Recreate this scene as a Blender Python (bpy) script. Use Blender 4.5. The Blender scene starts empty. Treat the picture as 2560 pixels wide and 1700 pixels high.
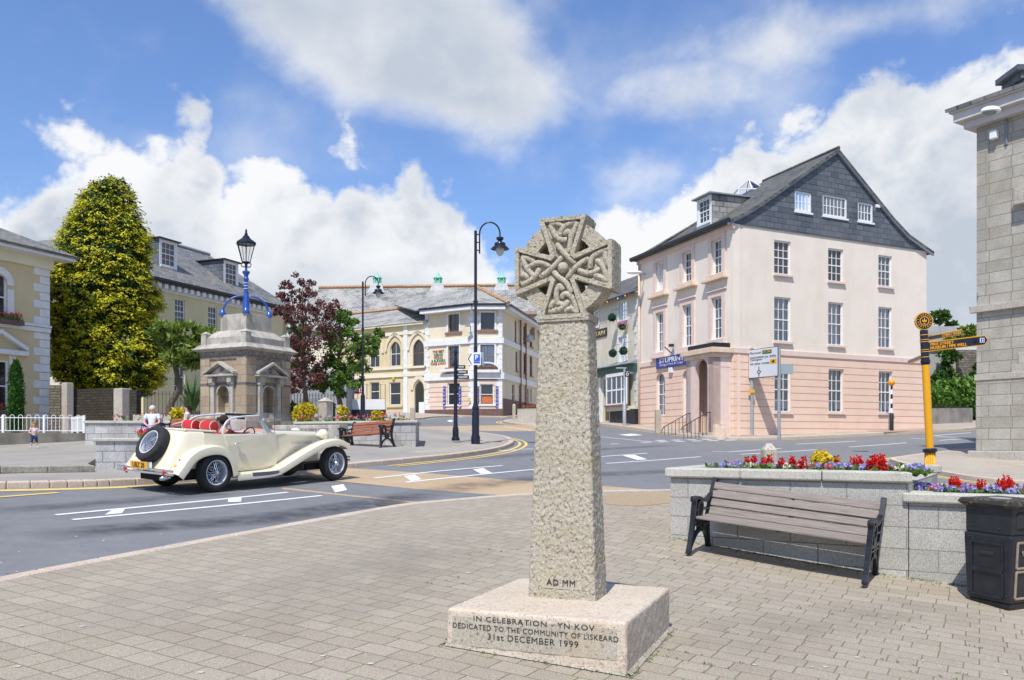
import bpy, bmesh, math, random
import numpy as np
from mathutils import Vector, Matrix, noise as mnoise
random.seed(7); rng = np.random.default_rng(7)
S = bpy.context.scene
COL = S.collection
PI = math.pi
# ---------------------------------------------------------------- camera, sky, sun
F = 2133.0; E = 1.42; HOR = 1100.0
cd = bpy.data.cameras.new('camera'); cam = bpy.data.objects.new('camera', cd); COL.objects.link(cam)
cam.location = (0, 0, E); cam.rotation_euler = (PI/2, 0, 0)
cd.sensor_width = 36; cd.lens = 36*F/2560; cd.shift_y = (HOR-850)/2560
cd.clip_start = 0.05; cd.clip_end = 3000
S.camera = cam; S.render.resolution_x = 1024; S.render.resolution_y = 680
S.view_settings.view_transform = 'Standard'; S.view_settings.look = 'None'
S.view_settings.exposure = 0.42; S.view_settings.gamma = 1
SUN_EL = math.radians(57); SUNV = Vector((-0.31, -0.95, 0)).normalized()   # horizontal direction towards the sun
w = bpy.data.worlds.new('World'); S.world = w; w.use_nodes = True
N = w.node_tree.nodes; L = w.node_tree.links; N.clear()
def wn(t, **k):
    n = N.new(t)
    for a, b in k.items(): setattr(n, a, b)
    return n
def wm(op, a, b=None, c=None, clamp=False):
    n = N.new('ShaderNodeMath'); n.operation = op; n.use_clamp = clamp
    for i, x in enumerate((a, b, c)):
        if x is None: continue
        if isinstance(x, (int, float)): n.inputs[i].default_value = x
        else: L.new(x, n.inputs[i])
    return n.outputs[0]
def dirang(u, v):
    x = (u-1280)/F; z = (HOR-v)/F
    return math.atan(x), math.atan(z/math.sqrt(1+x*x))
sky = wn('ShaderNodeTexSky', sky_type='NISHITA', sun_disc=False)
sky.sun_elevation = SUN_EL; sky.sun_rotation = math.atan2(SUNV.x, SUNV.y)
sky.air_density = 1.25; sky.dust_density = 0.6; sky.ozone_density = 3.5
tc = wn('ShaderNodeTexCoord'); sep = wn('ShaderNodeSeparateXYZ'); L.new(tc.outputs['Generated'], sep.inputs[0])
X_, Y_, Z_ = sep.outputs
az = wm('ARCTAN2', X_, Y_); el = wm('ARCSINE', Z_)
def wnoise(scale, detail, rough, dist, off, stretch=1.0):
    mp = wn('ShaderNodeMapping'); mp.inputs['Location'].default_value = off; mp.inputs['Scale'].default_value = (1, 1, stretch)
    L.new(tc.outputs['Generated'], mp.inputs[0])
    n = wn('ShaderNodeTexNoise'); n.inputs['Scale'].default_value = scale; n.inputs['Detail'].default_value = detail
    n.inputs['Roughness'].default_value = rough; n.inputs['Distortion'].default_value = dist
    L.new(mp.outputs[0], n.inputs['Vector']); return n.outputs['Fac']
nA = wnoise(6.0, 7, 0.52, 0.15, (0.3, 0.1, 0), 1.1)
nB = wnoise(3.0, 7, 0.56, 0.3, (4.3, 1.1, 2), 1.1)
nC = wnoise(9.0, 7, 0.56, 0.15, (1.3, 7.1, 2), 1.25)
fc = wn('ShaderNodeFloatCurve'); cv = fc.mapping.curves[0]
bound = [(-1400, 300), (-500, 380), (0, 400), (110, 395), (190, 340), (260, 305), (360, 325), (395, 265), (470, 262), (535, 320), (560, 395), (640, 405), (750, 395), (860, 400), (960, 440), (1060, 455), (1160, 500), (1240, 575), (1330, 700), (1420, 640), (1470, 530), (1540, 480), (1640, 500), (1700, 440), (1790, 345), (1930, 265), (2030, 205), (2120, 160), (2200, 165), (2300, 165), (2400, 110), (2560, 95), (3000, 40)]
pts = sorted((dirang(u, v)[0]/2+0.5, dirang(u, v)[1]) for u, v in bound)
cv.points[0].location = pts[0]; cv.points[1].location = pts[-1]
for p in pts[1:-1]: cv.points.new(*p)
fc.mapping.update()
L.new(wm('MULTIPLY_ADD', az, 0.5, 0.5), fc.inputs['Value'])
low = wm('SUBTRACT', fc.outputs[0], el)          # positive below the cumulus tops
def blob(u, v, ru, rv, k=1.0, tilt=0.0):
    a, e = dirang(u, v); ra, re = ru/F, rv/F
    da = wm('SUBTRACT', az, a); de = wm('SUBTRACT', el, e)
    de2 = wm('MULTIPLY_ADD', da, tilt, de)
    dx = wm('DIVIDE', da, ra); dy = wm('DIVIDE', de2, re)
    r = wm('SQRT', wm('ADD', wm('MULTIPLY', dx, dx), wm('MULTIPLY', dy, dy)))
    return wm('MULTIPLY', wm('SUBTRACT', 1.0, r), 0.16*k)
base = low; topb = None
for b in [(880, 30, 520, 210, 1.9, 0.25), (1120, 160, 330, 150, 1.6, 0.35), (620, 0, 240, 60, .8, 0.3), (1700, 240, 160, 70, .45, -.1), (1240, 330, 110, 70, .4), (2200, 40, 420, 60, .3, -.05), (1560, 420, 120, 80, .4)]:
    x_ = blob(*b); topb = x_ if topb is None else wm('MAXIMUM', topb, x_)
bil = lambda n_: wm('ABSOLUTE', wm('SUBTRACT', wm('MULTIPLY', n_, 2.0), 1.0))
fb_ = wm('ADD', wm('MULTIPLY', wm('SUBTRACT', bil(nA), 0.14), 0.20), wm('MULTIPLY', wm('SUBTRACT', bil(nC), 0.14), 0.13))
dens = wm('ADD', base, fb_)
def sstep(x, a_, b_, hi=1.0):
    m_ = wn('ShaderNodeMapRange', interpolation_type='SMOOTHSTEP'); L.new(x, m_.inputs[0]); m_.inputs[1].default_value = a_; m_.inputs[2].default_value = b_; m_.inputs[4].default_value = hi; return m_.outputs[0]
mask = sstep(dens, -0.012, 0.028)
dens2 = wm('ADD', topb, wm('ADD', wm('MULTIPLY', wm('SUBTRACT', nB, 0.5), 0.30), wm('MULTIPLY', wm('SUBTRACT', nC, 0.5), 0.22)))
mask = wm('MAXIMUM', mask, sstep(dens2, -0.03, 0.12, .97))
veil = sstep(wm('ADD', nB, wm('MULTIPLY', nC, 0.35)), 0.60, 1.0, .6)
mask = wm('MAXIMUM', mask, veil)
dens = wm('MAXIMUM', dens, dens2)
# cloud colour: bright rims, blue-grey bellies
edge = wn('ShaderNodeMapRange', interpolation_type='SMOOTHSTEP'); L.new(dens, edge.inputs[0])
edge.inputs[1].default_value = 0.01; edge.inputs[2].default_value = 0.17; edge.inputs[3].default_value = 0.75; edge.inputs[4].default_value = 0.0
lum = wm('ADD', edge.outputs[0], wm('MULTIPLY', wm('SUBTRACT', nC, 0.45), 2.8), clamp=True)
top = wn('ShaderNodeMapRange'); L.new(el, top.inputs[0]); top.inputs[1].default_value = 0.3; top.inputs[2].default_value = 0.46; top.inputs[4].default_value = 0.45
lum = wm('MULTIPLY', lum, wm('SUBTRACT', 1.0, top.outputs[0]))
cm = wn('ShaderNodeMix', data_type='RGBA'); L.new(lum, cm.inputs[0])
cm.inputs[6].default_value = (4.15, 4.6, 5.3, 1); cm.inputs[7].default_value = (7.1, 7.2, 7.35, 1)
tint = wn('ShaderNodeMix', data_type='RGBA', blend_type='MULTIPLY'); tint.inputs[0].default_value = 1
L.new(sky.outputs[0], tint.inputs[6]); tint.inputs[7].default_value = (0.88, 0.99, 1.27, 1)
fm = wn('ShaderNodeMix', data_type='RGBA'); L.new(mask, fm.inputs[0]); L.new(tint.outputs[2], fm.inputs[6]); L.new(cm.outputs[2], fm.inputs[7])
bg = wn('ShaderNodeBackground'); bg.inputs['Strength'].default_value = 0.1; L.new(fm.outputs[2], bg.inputs['Color'])
wo = wn('ShaderNodeOutputWorld'); L.new(bg.outputs[0], wo.inputs[0])
sd = bpy.data.lights.new('sun', 'SUN'); sun = bpy.data.objects.new('sun', sd); COL.objects.link(sun)
sd.energy = 3.6; sd.angle = math.radians(0.5); sd.color = (1.0, 0.96, 0.89)
sdir = Vector((SUNV.x*math.cos(SUN_EL), SUNV.y*math.cos(SUN_EL), math.sin(SUN_EL)))
sun.rotation_euler = sdir.to_track_quat('Z', 'Y').to_euler(); sun.location = (0, 0, 30)

# ---------------------------------------------------------------- materials
def lin(c):
    if isinstance(c, str):
        c = [int(c[i:i+2], 16)/255 for i in (0, 2, 4)]
        return tuple(x/12.92 if x <= .04045 else ((x+.055)/1.055)**2.4 for x in c)
    return c
class NT:
    def __init__(s, name):
        s.m = bpy.data.materials.new(name); s.m.use_nodes = True; s.t = s.m.node_tree; s.n = s.t.nodes; s.l = s.t.links
        s.b = s.n['Principled BSDF']; s.tc = s.n.new('ShaderNodeTexCoord')
    def node(s, t, **k):
        n = s.n.new(t)
        for a, b in k.items(): setattr(n, a, b)
        return n
    def noise(s, scale, detail=4, rough=.55, co='Object', dist=0, vec=None):
        n = s.n.new('ShaderNodeTexNoise'); n.inputs['Scale'].default_value = scale; n.inputs['Detail'].default_value = detail
        n.inputs['Roughness'].default_value = rough; n.inputs['Distortion'].default_value = dist
        s.l.new(vec or s.tc.outputs[co], n.inputs['Vector']); return n.outputs['Fac']
    def ramp(s, fac, stops):
        r = s.n.new('ShaderNodeValToRGB'); e = r.color_ramp.elements
        while len(e) < len(stops): e.new(.5)
        for q, (p, c) in zip(e, stops): q.position = p; q.color = (*lin(c), 1) if not isinstance(c, (int, float)) else (c, c, c, 1)
        s.l.new(fac, r.inputs[0]); return r.outputs[0]
    def mix(s, fac, a, b, bt='MIX'):
        m = s.n.new('ShaderNodeMix'); m.data_type = 'RGBA'; m.blend_type = bt
        for i, x in ((0, fac), (6, a), (7, b)):
            if isinstance(x, (int, float)): m.inputs[i].default_value = x if i == 0 else (x, x, x, 1)
            elif isinstance(x, (tuple, str)): m.inputs[i].default_value = (*lin(x), 1)
            else: s.l.new(x, m.inputs[i])
        return m.outputs[2]
    def math(s, op, a, b=0.0, clamp=False):
        m = s.n.new('ShaderNodeMath'); m.operation = op; m.use_clamp = clamp
        for i, x in enumerate((a, b)):
            if isinstance(x, (int, float)): m.inputs[i].default_value = x
            else: s.l.new(x, m.inputs[i])
        return m.outputs[0]
    def bump(s, h, strength, dist=0.01, prev=None):
        b = s.n.new('ShaderNodeBump'); b.inputs['Strength'].default_value = strength; b.inputs['Distance'].default_value = dist
        s.l.new(h, b.inputs['Height'])
        if prev is not None: s.l.new(prev, b.inputs['Normal'])
        s.l.new(b.outputs[0], s.b.inputs['Normal']); return b.outputs[0]
    def out(s, col, rough=.7, metal=0, spec=.5):
        if isinstance(col, (tuple, str)): s.b.inputs['Base Color'].default_value = (*lin(col), 1)
        else: s.l.new(col, s.b.inputs['Base Color'])
        s.b.inputs['Roughness'].default_value = rough; s.b.inputs['Metallic'].default_value = metal
        s.b.inputs['Specular IOR Level'].default_value = spec
        return s.m
def mat(name, c, c2=None, rough=.7, scale=4, detail=5, metal=0, spec=.4, bump=0, bscale=60, bdist=.005, lo=.35, hi=.65, stain=0, stainc=.55, sscale=.7):
    t = NT(name)
    col = t.ramp(t.noise(scale, detail), [(lo, c), (hi, c2 or c)]) if c2 else lin(c)
    if stain:
        mp = t.node('ShaderNodeMapping'); mp.inputs['Scale'].default_value = (1, 1, .22); t.l.new(t.tc.outputs['Object'], mp.inputs[0])
        f = t.ramp(t.noise(sscale, 8, .7, vec=mp.outputs[0]), [(.48, 0.0), (.72, 1.0)])
        col = t.mix(t.math('MULTIPLY', f, stain), col, t.mix(1.0, col, stainc, 'MULTIPLY'))
    if bump: t.bump(t.noise(bscale, 4, .6), bump, bdist)
    return t.out(col, rough, metal, spec)
def brickmat(name, c1, c2, mortar, bw, bh, ms=.01, rough=.8, bump=.5, rot=0, off=.5, tint=None, tscale=.6, tfac=.6, speck=None, squash=1.0, freq=2, fine=80, finef=.25, co='UV', smooth=.1, moss=None, lichen=None):
    t = NT(name)
    mp = t.node('ShaderNodeMapping'); mp.inputs['Rotation'].default_value = (0, 0, rot); t.l.new(t.tc.outputs[co], mp.inputs[0])
    b = t.node('ShaderNodeTexBrick', offset=off, squash=squash, squash_frequency=freq); t.l.new(mp.outputs[0], b.inputs['Vector'])
    b.inputs['Color1'].default_value = (*lin(c1), 1); b.inputs['Color2'].default_value = (*lin(c2), 1); b.inputs['Mortar'].default_value = (*lin(mortar), 1)
    b.inputs['Scale'].default_value = 1; b.inputs['Mortar Size'].default_value = ms; b.inputs['Mortar Smooth'].default_value = smooth
    b.inputs['Bias'].default_value = 0; b.inputs['Brick Width'].default_value = bw; b.inputs['Row Height'].default_value = bh
    col = b.outputs['Color']
    if moss:
        f = t.ramp(t.noise(moss[1], 6, .6), [(moss[2], 0.0), (moss[2]+.08, 1.0)])
        mm = t.math('MULTIPLY', b.outputs['Fac'], f)
        col = t.mix(mm, col, moss[0])
    if tint: col = t.mix(t.math('MULTIPLY', t.ramp(t.noise(tscale, 6, .65), [(.38, 0.0), (.62, 1.0)]), tfac), col, tint)
    if lichen: col = t.mix(t.math('MULTIPLY', t.ramp(t.noise(lichen[1], 8, .7), [(lichen[2], 0.0), (lichen[2]+.06, 1.0)]), lichen[3]), col, lichen[0])
    sp = t.noise(fine, 3, .7)
    col = t.mix(finef, col, t.ramp(sp, [(.3, .0), (.7, 1.0)]), 'OVERLAY')
    if speck:
        v = t.noise(speck[1], 2, .8); col = t.mix(t.ramp(v, [(speck[2], 0.0), (speck[2]+.05, 1.0)]), col, speck[0])
    hgt = t.math('ADD', t.math('MULTIPLY', b.outputs['Fac'], -1.0), t.math('MULTIPLY', sp, .35))
    t.bump(hgt, bump, .008)
    return t.out(col, rough, 0, .3)
def granite(name, a, b_, dark, light, sc=140, bump=.5, bdist=.004, bs=55, mossc=None, rough=.85):
    t = NT(name)
    n1 = t.noise(sc, 4, .75); n2 = t.noise(sc*.45, 3, .6); big = t.noise(2.2, 6, .6)
    col = t.ramp(big, [(.35, a), (.65, b_)])
    col = t.mix(t.ramp(n1, [(.54, 0.0), (.6, 1.0)]), col, light)
    col = t.mix(t.ramp(n2, [(.36, 1.0), (.43, 0.0)]), col, dark)
    if mossc: col = t.mix(t.math('MULTIPLY', t.ramp(t.noise(4.5, 8, .7), [(.5, 0.0), (.66, 1.0)]), mossc[1]), col, mossc[0])
    t.bump(t.noise(bs, 6, .65), bump, bdist)
    return t.out(col, rough, 0, .3)
def paint(name, c, rough=.35, coat=0, metal=0):
    t = NT(name); m = t.out(c, rough, metal, .5)
    t.b.inputs['Coat Weight'].default_value = coat; t.b.inputs['Coat Roughness'].default_value = .05
    t.bump(t.noise(25, 3), .03, .002); return m
def leafmat(name, cols, rough=.6, trans=.25, zmix=None):
    t = NT(name); g = t.node('ShaderNodeNewGeometry')
    st = [(i/max(1, len(cols)-1), c) for i, c in enumerate(cols)]
    fac = t.math('MULTIPLY_ADD' if 0 else 'MULTIPLY', g.outputs['Random Per Island'], .6)
    fac = t.math('ADD', fac, t.math('MULTIPLY', t.noise(1.1, 3), .8)); fac = t.math('SUBTRACT', fac, .2)
    col = t.ramp(fac, st)
    m = t.out(col, rough, 0, .35)
    tb = t.node('ShaderNodeBsdfTranslucent'); t.l.new(col, tb.inputs[0])
    mx = t.node('ShaderNodeMixShader'); mx.inputs[0].default_value = trans
    t.l.new(t.b.outputs[0], mx.inputs[1]); t.l.new(tb.outputs[0], mx.inputs[2]); t.l.new(mx.outputs[0], t.n['Material Output'].inputs[0])
    return m
def glassmat(name, c=(.02, .025, .03), rough=.04, clear=0.0, wav=.02):
    t = NT(name); m = t.out(c, rough, 0, .9)
    t.bump(t.noise(1.6, 2), wav, .05)
    if clear:
        tr = t.node('ShaderNodeBsdfTransparent'); mx = t.node('ShaderNodeMixShader'); fr = t.node('ShaderNodeFresnel'); fr.inputs[0].default_value = 1.5
        f = t.math('ADD', t.math('MULTIPLY', fr.outputs[0], 1.6), 1-clear, clamp=True)
        t.b.inputs['Metallic'].default_value = 0
        gl = t.node('ShaderNodeBsdfGlossy'); gl.inputs['Roughness'].default_value = .03; gl.inputs[0].default_value = (.8, .88, .95, 1)
        t.l.new(f, mx.inputs[0]); t.l.new(tr.outputs[0], mx.inputs[1]); t.l.new(gl.outputs[0], mx.inputs[2])
        t.l.new(mx.outputs[0], t.n['Material Output'].inputs[0])
    return m

# ---------------------------------------------------------------- mesh builder
def uvs(me):
    nv = len(me.vertices); co = np.empty(nv*3); me.vertices.foreach_get('co', co); co = co.reshape(-1, 3)
    nl = len(me.loops); vi = np.empty(nl, int); me.loops.foreach_get('vertex_index', vi)
    nf = len(me.polygons); no = np.empty(nf*3); me.polygons.foreach_get('normal', no); no = no.reshape(-1, 3)
    tot = np.empty(nf, int); me.polygons.foreach_get('loop_total', tot); ln = np.repeat(no, tot, axis=0)
    flat = np.abs(ln[:, 2]) > .93
    t = np.stack([-ln[:, 1], ln[:, 0], np.zeros(nl)], 1); d = np.linalg.norm(t, axis=1, keepdims=True); t = t/np.where(d < 1e-6, 1, d)
    b = np.cross(ln, t); c = co[vi]
    uv = np.stack([(c*t).sum(1), (c*b).sum(1)], 1); uv[flat] = c[flat][:, :2]
    lay = me.uv_layers.new(name='UVMap'); lay.data.foreach_set('uv', uv.ravel())
class MB:
    def __init__(s): s.v = []; s.f = []
    def add(s, vs, fs):
        o = len(s.v); s.v += [tuple(v) for v in vs]; s.f += [tuple(i+o for i in f) for f in fs]; return s
    def poly(s, *pts): return s.add(pts, [tuple(range(len(pts)))])
    def hexa(s, b, t): # 4 bottom pts, 4 top pts
        return s.add(list(b)+list(t), [(3, 2, 1, 0), (4, 5, 6, 7), (0, 1, 5, 4), (1, 2, 6, 5), (2, 3, 7, 6), (3, 0, 4, 7)])
    def box(s, x0, x1, y0, y1, z0, z1):
        return s.hexa([(x0, y0, z0), (x1, y0, z0), (x1, y1, z0), (x0, y1, z0)], [(x0, y0, z1), (x1, y0, z1), (x1, y1, z1), (x0, y1, z1)])
    def cbox(s, c, d, l, wd, h): # centre of the base, direction d, length along d, width, height
        d = Vector((d[0], d[1], 0)).normalized(); n = Vector((-d.y, d.x, 0)); c = Vector(c)
        q = [c+d*a*l/2+n*b*wd/2 for a, b in ((-1, -1), (1, -1), (1, 1), (-1, 1))]
        return s.hexa(q, [p+Vector((0, 0, h)) for p in q])
    def bar(s, a, b, w, h=None, up=(0, 0, 1)): # rectangular bar from a to b
        a = Vector(a); b = Vector(b); h = h or w; d = (b-a).normalized(); up = Vector(up)
        if abs(d.dot(up)) > .97: up = Vector((1, 0, 0))
        r = d.cross(up).normalized(); q = r.cross(d).normalized()
        c = [r*x*w/2+q*y*h/2 for x, y in ((-1, -1), (1, -1), (1, 1), (-1, 1))]
        return s.hexa([a+k for k in c], [b+k for k in c])
    def prism(s, pts, vec):
        n = len(pts); vec = Vector(vec); a = [Vector(p) for p in pts]; b = [p+vec for p in a]
        return s.add(a+b, [tuple(range(n))[::-1], tuple(range(n, 2*n))]+[(i, (i+1) % n, n+(i+1) % n, n+i) for i in range(n)])
    def tube(s, path, r, seg=8, cap=True, closed=False, flat=1.0, up=(0, 0, 1)):
        p = [Vector(q) for q in path]; n = len(p)
        R = list(r) if hasattr(r, '__len__') else [r]*n
        vs = []; prev = None
        for i in range(n):
            d = (p[(i+1) % n]-p[i-1]) if closed else (p[min(i+1, n-1)]-p[max(i-1, 0)])
            d.normalize()
            if prev is None:
                u = Vector(up)
                if abs(d.dot(u)) > .95: u = Vector((1, 0, 0))
                x = d.cross(u).normalized()
            else: x = (prev-d*prev.dot(d)).normalized()
            prev = x; y = d.cross(x)
            for k in range(seg):
                a = 2*PI*k/seg; vs.append(p[i]+x*math.cos(a)*R[i]+y*math.sin(a)*R[i]*flat)
        fs = []
        for i in range(n if closed else n-1):
            for k in range(seg):
                j = (i+1) % n; fs.append((i*seg+k, i*seg+(k+1) % seg, j*seg+(k+1) % seg, j*seg+k))
        if cap and not closed: fs += [tuple(range(seg))[::-1], tuple((n-1)*seg+k for k in range(seg))]
        return s.add(vs, fs)
    def lathe(s, prof, c=(0, 0, 0), seg=16, axis='z', sx=1, sy=1, rot=0):
        vs = []; fs = []; n = len(prof); c = Vector(c)
        for r, z in prof:
            for k in range(seg):
                a = 2*PI*k/seg+rot; x, y = r*math.cos(a)*sx, r*math.sin(a)*sy
                vs.append(c+(Vector((x, y, z)) if axis == 'z' else Vector((x, z, y)) if axis == 'y' else Vector((z, x, y))))
        for i in range(n-1):
            for k in range(seg): fs.append((i*seg+k, i*seg+(k+1) % seg, (i+1)*seg+(k+1) % seg, (i+1)*seg+k))
        fs += [tuple(range(seg))[::-1], tuple((n-1)*seg+k for k in range(seg))]
        return s.add(vs, fs)
    def ball(s, c, rx, ry=None, rz=None, seg=14, rings=9):
        ry = ry or rx; rz = rz or rx; c = Vector(c); vs = [c+Vector((0, 0, -rz))]; fs = []
        for i in range(1, rings):
            t = -PI/2+PI*i/rings
            for k in range(seg):
                a = 2*PI*k/seg; vs.append(c+Vector((rx*math.cos(t)*math.cos(a), ry*math.cos(t)*math.sin(a), rz*math.sin(t))))
        vs.append(c+Vector((0, 0, rz))); m = len(vs)-1
        for k in range(seg):
            fs.append((0, 1+(k+1) % seg, 1+k)); fs.append((m, m-seg+k, m-seg+(k+1) % seg))
            for i in range(rings-2):
                a = 1+i*seg; fs.append((a+k, a+(k+1) % seg, a+seg+(k+1) % seg, a+seg+k))
        return s.add(vs, fs)
    def xf(s, M, start=0):
        for i in range(start, len(s.v)): s.v[i] = tuple(M @ Vector(s.v[i]))
        return s
    def build(s, name, m, parent=None, smooth=False, bevel=0, seg=2, keep=False, autos=None):
        me = bpy.data.meshes.new(name); me.from_pydata(s.v, [], s.f); me.validate()
        if not keep:
            bm = bmesh.new(); bm.from_mesh(me); bmesh.ops.remove_doubles(bm, verts=bm.verts, dist=1e-5)
            bmesh.ops.recalc_face_normals(bm, faces=bm.faces); bm.to_mesh(me); bm.free()
        uvs(me)
        o = bpy.data.objects.new(name, me); COL.objects.link(o)
        if parent is not None:
            off = Vector((0, 0, 0)); p = parent
            while p is not None: off += p.location; p = p.parent
            me.transform(Matrix.Translation(-off)); o.parent = parent
        for q in (m if isinstance(m, (list, tuple)) else [m]): me.materials.append(q)
        if smooth:
            for q in me.polygons: q.use_smooth = True
            if autos:
                try: me.set_sharp_from_angle(angle=math.radians(autos))
                except Exception: pass
        if bevel:
            md = o.modifiers.new('bevel', 'BEVEL'); md.width = bevel; md.segments = seg; md.limit_method = 'ANGLE'; md.angle_limit = math.radians(35)
        return o
def tag(o, label=None, cat=None, group=None, kind=None):
    if label: o['label'] = label
    if cat: o['category'] = cat
    if group: o['group'] = group
    if kind: o['kind'] = kind
    return o
def thing(name, loc, label, cat, group=None):
    o = bpy.data.objects.new(name, None); COL.objects.link(o); o.location = loc; o.empty_display_size = .2
    return tag(o, label, cat, group)
def solo(o, label, cat, group=None):  # a one-mesh thing: move its origin to its base
    me = o.data; c = Vector([sum(v.co[i] for v in me.vertices)/len(me.vertices) for i in range(3)]); c.z = min(v.co.z for v in me.vertices)
    me.transform(Matrix.Translation(-c)); o.location = c; return tag(o, label, cat, group)
def copy_tree(o, parent=None):
    c = o.copy(); COL.objects.link(c); c.parent = parent
    for ch in o.children: copy_tree(ch, c)
    return c
def text(name, s, size, origin, right, up, m, parent=None, ext=.004, align='CENTER', sx=1.0, bold=0.0, spacing=1.0, kids=None):
    cu = bpy.data.curves.new(name, 'FONT'); cu.body = s; cu.size = size; cu.align_x = align; cu.extrude = ext; cu.offset = bold; cu.space_character = spacing; cu.resolution_u = 3
    o = bpy.data.objects.new(name, cu); me = bpy.data.meshes.new_from_object(o); bpy.data.objects.remove(o)
    r = Vector(right).normalized(); u_ = Vector(up).normalized(); n = r.cross(u_).normalized()
    M = Matrix(((r.x*sx, u_.x, n.x, origin[0]), (r.y*sx, u_.y, n.y, origin[1]), (r.z*sx, u_.z, n.z, origin[2]), (0, 0, 0, 1)))
    me.transform(M); me.materials.clear(); me.materials.append(m)
    q = bpy.data.objects.new(name, me); COL.objects.link(q)
    if parent is not None:
        off = Vector((0, 0, 0)); p = parent
        while p is not None: off += p.location; p = p.parent
        me.transform(Matrix.Translation(-off)); q.parent = parent
    return q
# ---------------------------------------------------------------- terrain
CP = [(0, 5, 0), (3.5, 8.9, -.17), (2.04, 9.8, -.08), (4.6, 8.2, -.18), (4.7, 9.1, -.13), (6.5, 7, -.2), (3, 5.5, -.08), (2, 10.9, 0), (-3, 8, 0), (-.3, 14, 0), (-5.0, 14.4, -.03), (-3.44, 16.65, .0), (-1, 28, 0), (-4.9, 24.5, 0), (10.4, 40, .08), (7.2, 48.4, .2), (-3.5, 74, -.32),
      (-15, 30, -.78), (-21, 37, -1.1), (-9.6, 16, -.1), (-8.9, 18.5, -.25), (-12.5, 23, -.5), (-4.5, 20, 0), (22.3, 46, .65), (13.6, 28, .12), (30, 58, 1.0), (-9.6, 31, -.15), (-22, 55, -1.0), (-6, 40, 0), (8, 20, 0), (3, 35, 0), (-32, 30, -1.7), (16, 10, 0), (-10, 4, 0), (10, 3, -.2), (6, 13, 0), (5, 60, 0), (-14, 74, -.4), (12, 74, .1)]
cp = np.array(CP, float)
def tk(r): return np.where(r > 1e-9, r*r*np.log(r+1e-9), 0)
_n = len(cp); _K = tk(np.linalg.norm(cp[:, None, :2]-cp[None, :, :2], axis=2))+np.eye(_n)*.6
_A = np.zeros((_n+3, _n+3)); _A[:_n, :_n] = _K; _A[:_n, _n:] = np.c_[np.ones(_n), cp[:, :2]]; _A[_n:, :_n] = _A[:_n, _n:].T
_W = np.linalg.solve(_A, np.r_[cp[:, 2], 0, 0, 0])
def H(x, y):
    x = np.asarray(x, float); y = np.asarray(y, float)
    xc = np.clip(x, -38, 34); yc = np.clip(y, 0, 82)
    r = np.sqrt((xc[..., None]-cp[:, 0])**2+(yc[..., None]-cp[:, 1])**2)
    res = tk(r) @ _W[:_n]+_W[_n]+_W[_n+1]*xc+_W[_n+2]*yc
    z = E-1.72-.035*xc+.055*yc+res-(.004*np.clip(y-82, 0, 400))
    return z
def h(x, y, dz=0): return float(H(x, y))+dz
def P(u, v, Y): return Vector(((u-1280)/F*Y, Y, E+(HOR-v)/F*Y))
_T = np.linspace(2.5, 130, 2600)
def G(u, v, dz=0):
    kx = (u-1280)/F; kz = (HOR-v)/F
    d = (E+kz*_T)-(H(kx*_T, _T)+dz); i = int(np.argmax(d < 0)) if (d < 0).any() else int(np.argmin(np.abs(d)))
    if 0 < i and d[i] < 0: t = _T[i-1]+(_T[i]-_T[i-1])*d[i-1]/(d[i-1]-d[i])
    else: t = _T[i]
    return Vector((kx*t, t, 0))
def gz(p, dz=0): return Vector((p[0], p[1], h(p[0], p[1], dz)))
def drape(name, poly, dz, m, step=1.0, parent=None, skirt=0, kind='structure'):
    bm = bmesh.new(); vs = [bm.verts.new((p[0], p[1], 0)) for p in poly]
    es = [bm.edges.new((vs[i], vs[(i+1) % len(vs)])) for i in range(len(vs))]
    bmesh.ops.triangle_fill(bm, edges=es, use_beauty=True, normal=(0, 0, 1))
    xs = [p[0] for p in poly]; ys = [p[1] for p in poly]
    for ax, lo, hi in ((0, min(xs), max(xs)), (1, min(ys), max(ys))):
        k = math.floor(lo/step)+1
        while k*step < hi:
            no = (1, 0, 0) if ax == 0 else (0, 1, 0); c = (k*step, 0, 0) if ax == 0 else (0, k*step, 0)
            bmesh.ops.bisect_plane(bm, geom=bm.verts[:]+bm.edges[:]+bm.faces[:], plane_co=c, plane_no=no, dist=1e-4); k += 1
    if skirt:
        be = [e for e in bm.edges if len(e.link_faces) == 1]
    co = np.array([v.co[:] for v in bm.verts]); z = H(co[:, 0], co[:, 1])+dz
    for v, q in zip(bm.verts, z): v.co.z = q
    for f in bm.faces:
        f.normal_update()
        if f.normal.z < 0: f.normal_flip()
    if skirt:
        r = bmesh.ops.extrude_edge_only(bm, edges=be)
        for v in [q for q in r['geom'] if isinstance(q, bmesh.types.BMVert)]: v.co.z -= skirt
    me = bpy.data.meshes.new(name); bm.to_mesh(me); bm.free(); uvs(me); me.materials.append(m)
    o = bpy.data.objects.new(name, me); COL.objects.link(o)
    for q in me.polygons: q.use_smooth = not skirt
    return tag(o, kind=kind)
def offset(pl, d):  # left-hand offset of an open polyline in xy
    out = []
    for i, p in enumerate(pl):
        a = Vector(pl[max(i-1, 0)][:2]); b = Vector(pl[min(i+1, len(pl)-1)][:2]); t = (b-a).normalized(); n = Vector((-t.y, t.x))
        out.append(Vector((p[0]+n.x*d, p[1]+n.y*d, 0)))
    return out
def densify(pl, step=.5):
    out = [Vector(pl[0])]
    for a, b in zip(pl, pl[1:]):
        a = Vector(a); b = Vector(b); k = max(1, int((b-a).length/step))
        out += [a+(b-a)*i/k for i in range(1, k+1)]
    return out
def smoothpl(pl, it=2):
    for _ in range(it):
        q = [pl[0]]
        for a, b in zip(pl, pl[1:]): q += [a*.75+b*.25, a*.25+b*.75]
        pl = q+[pl[-1]]
    return pl
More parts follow.
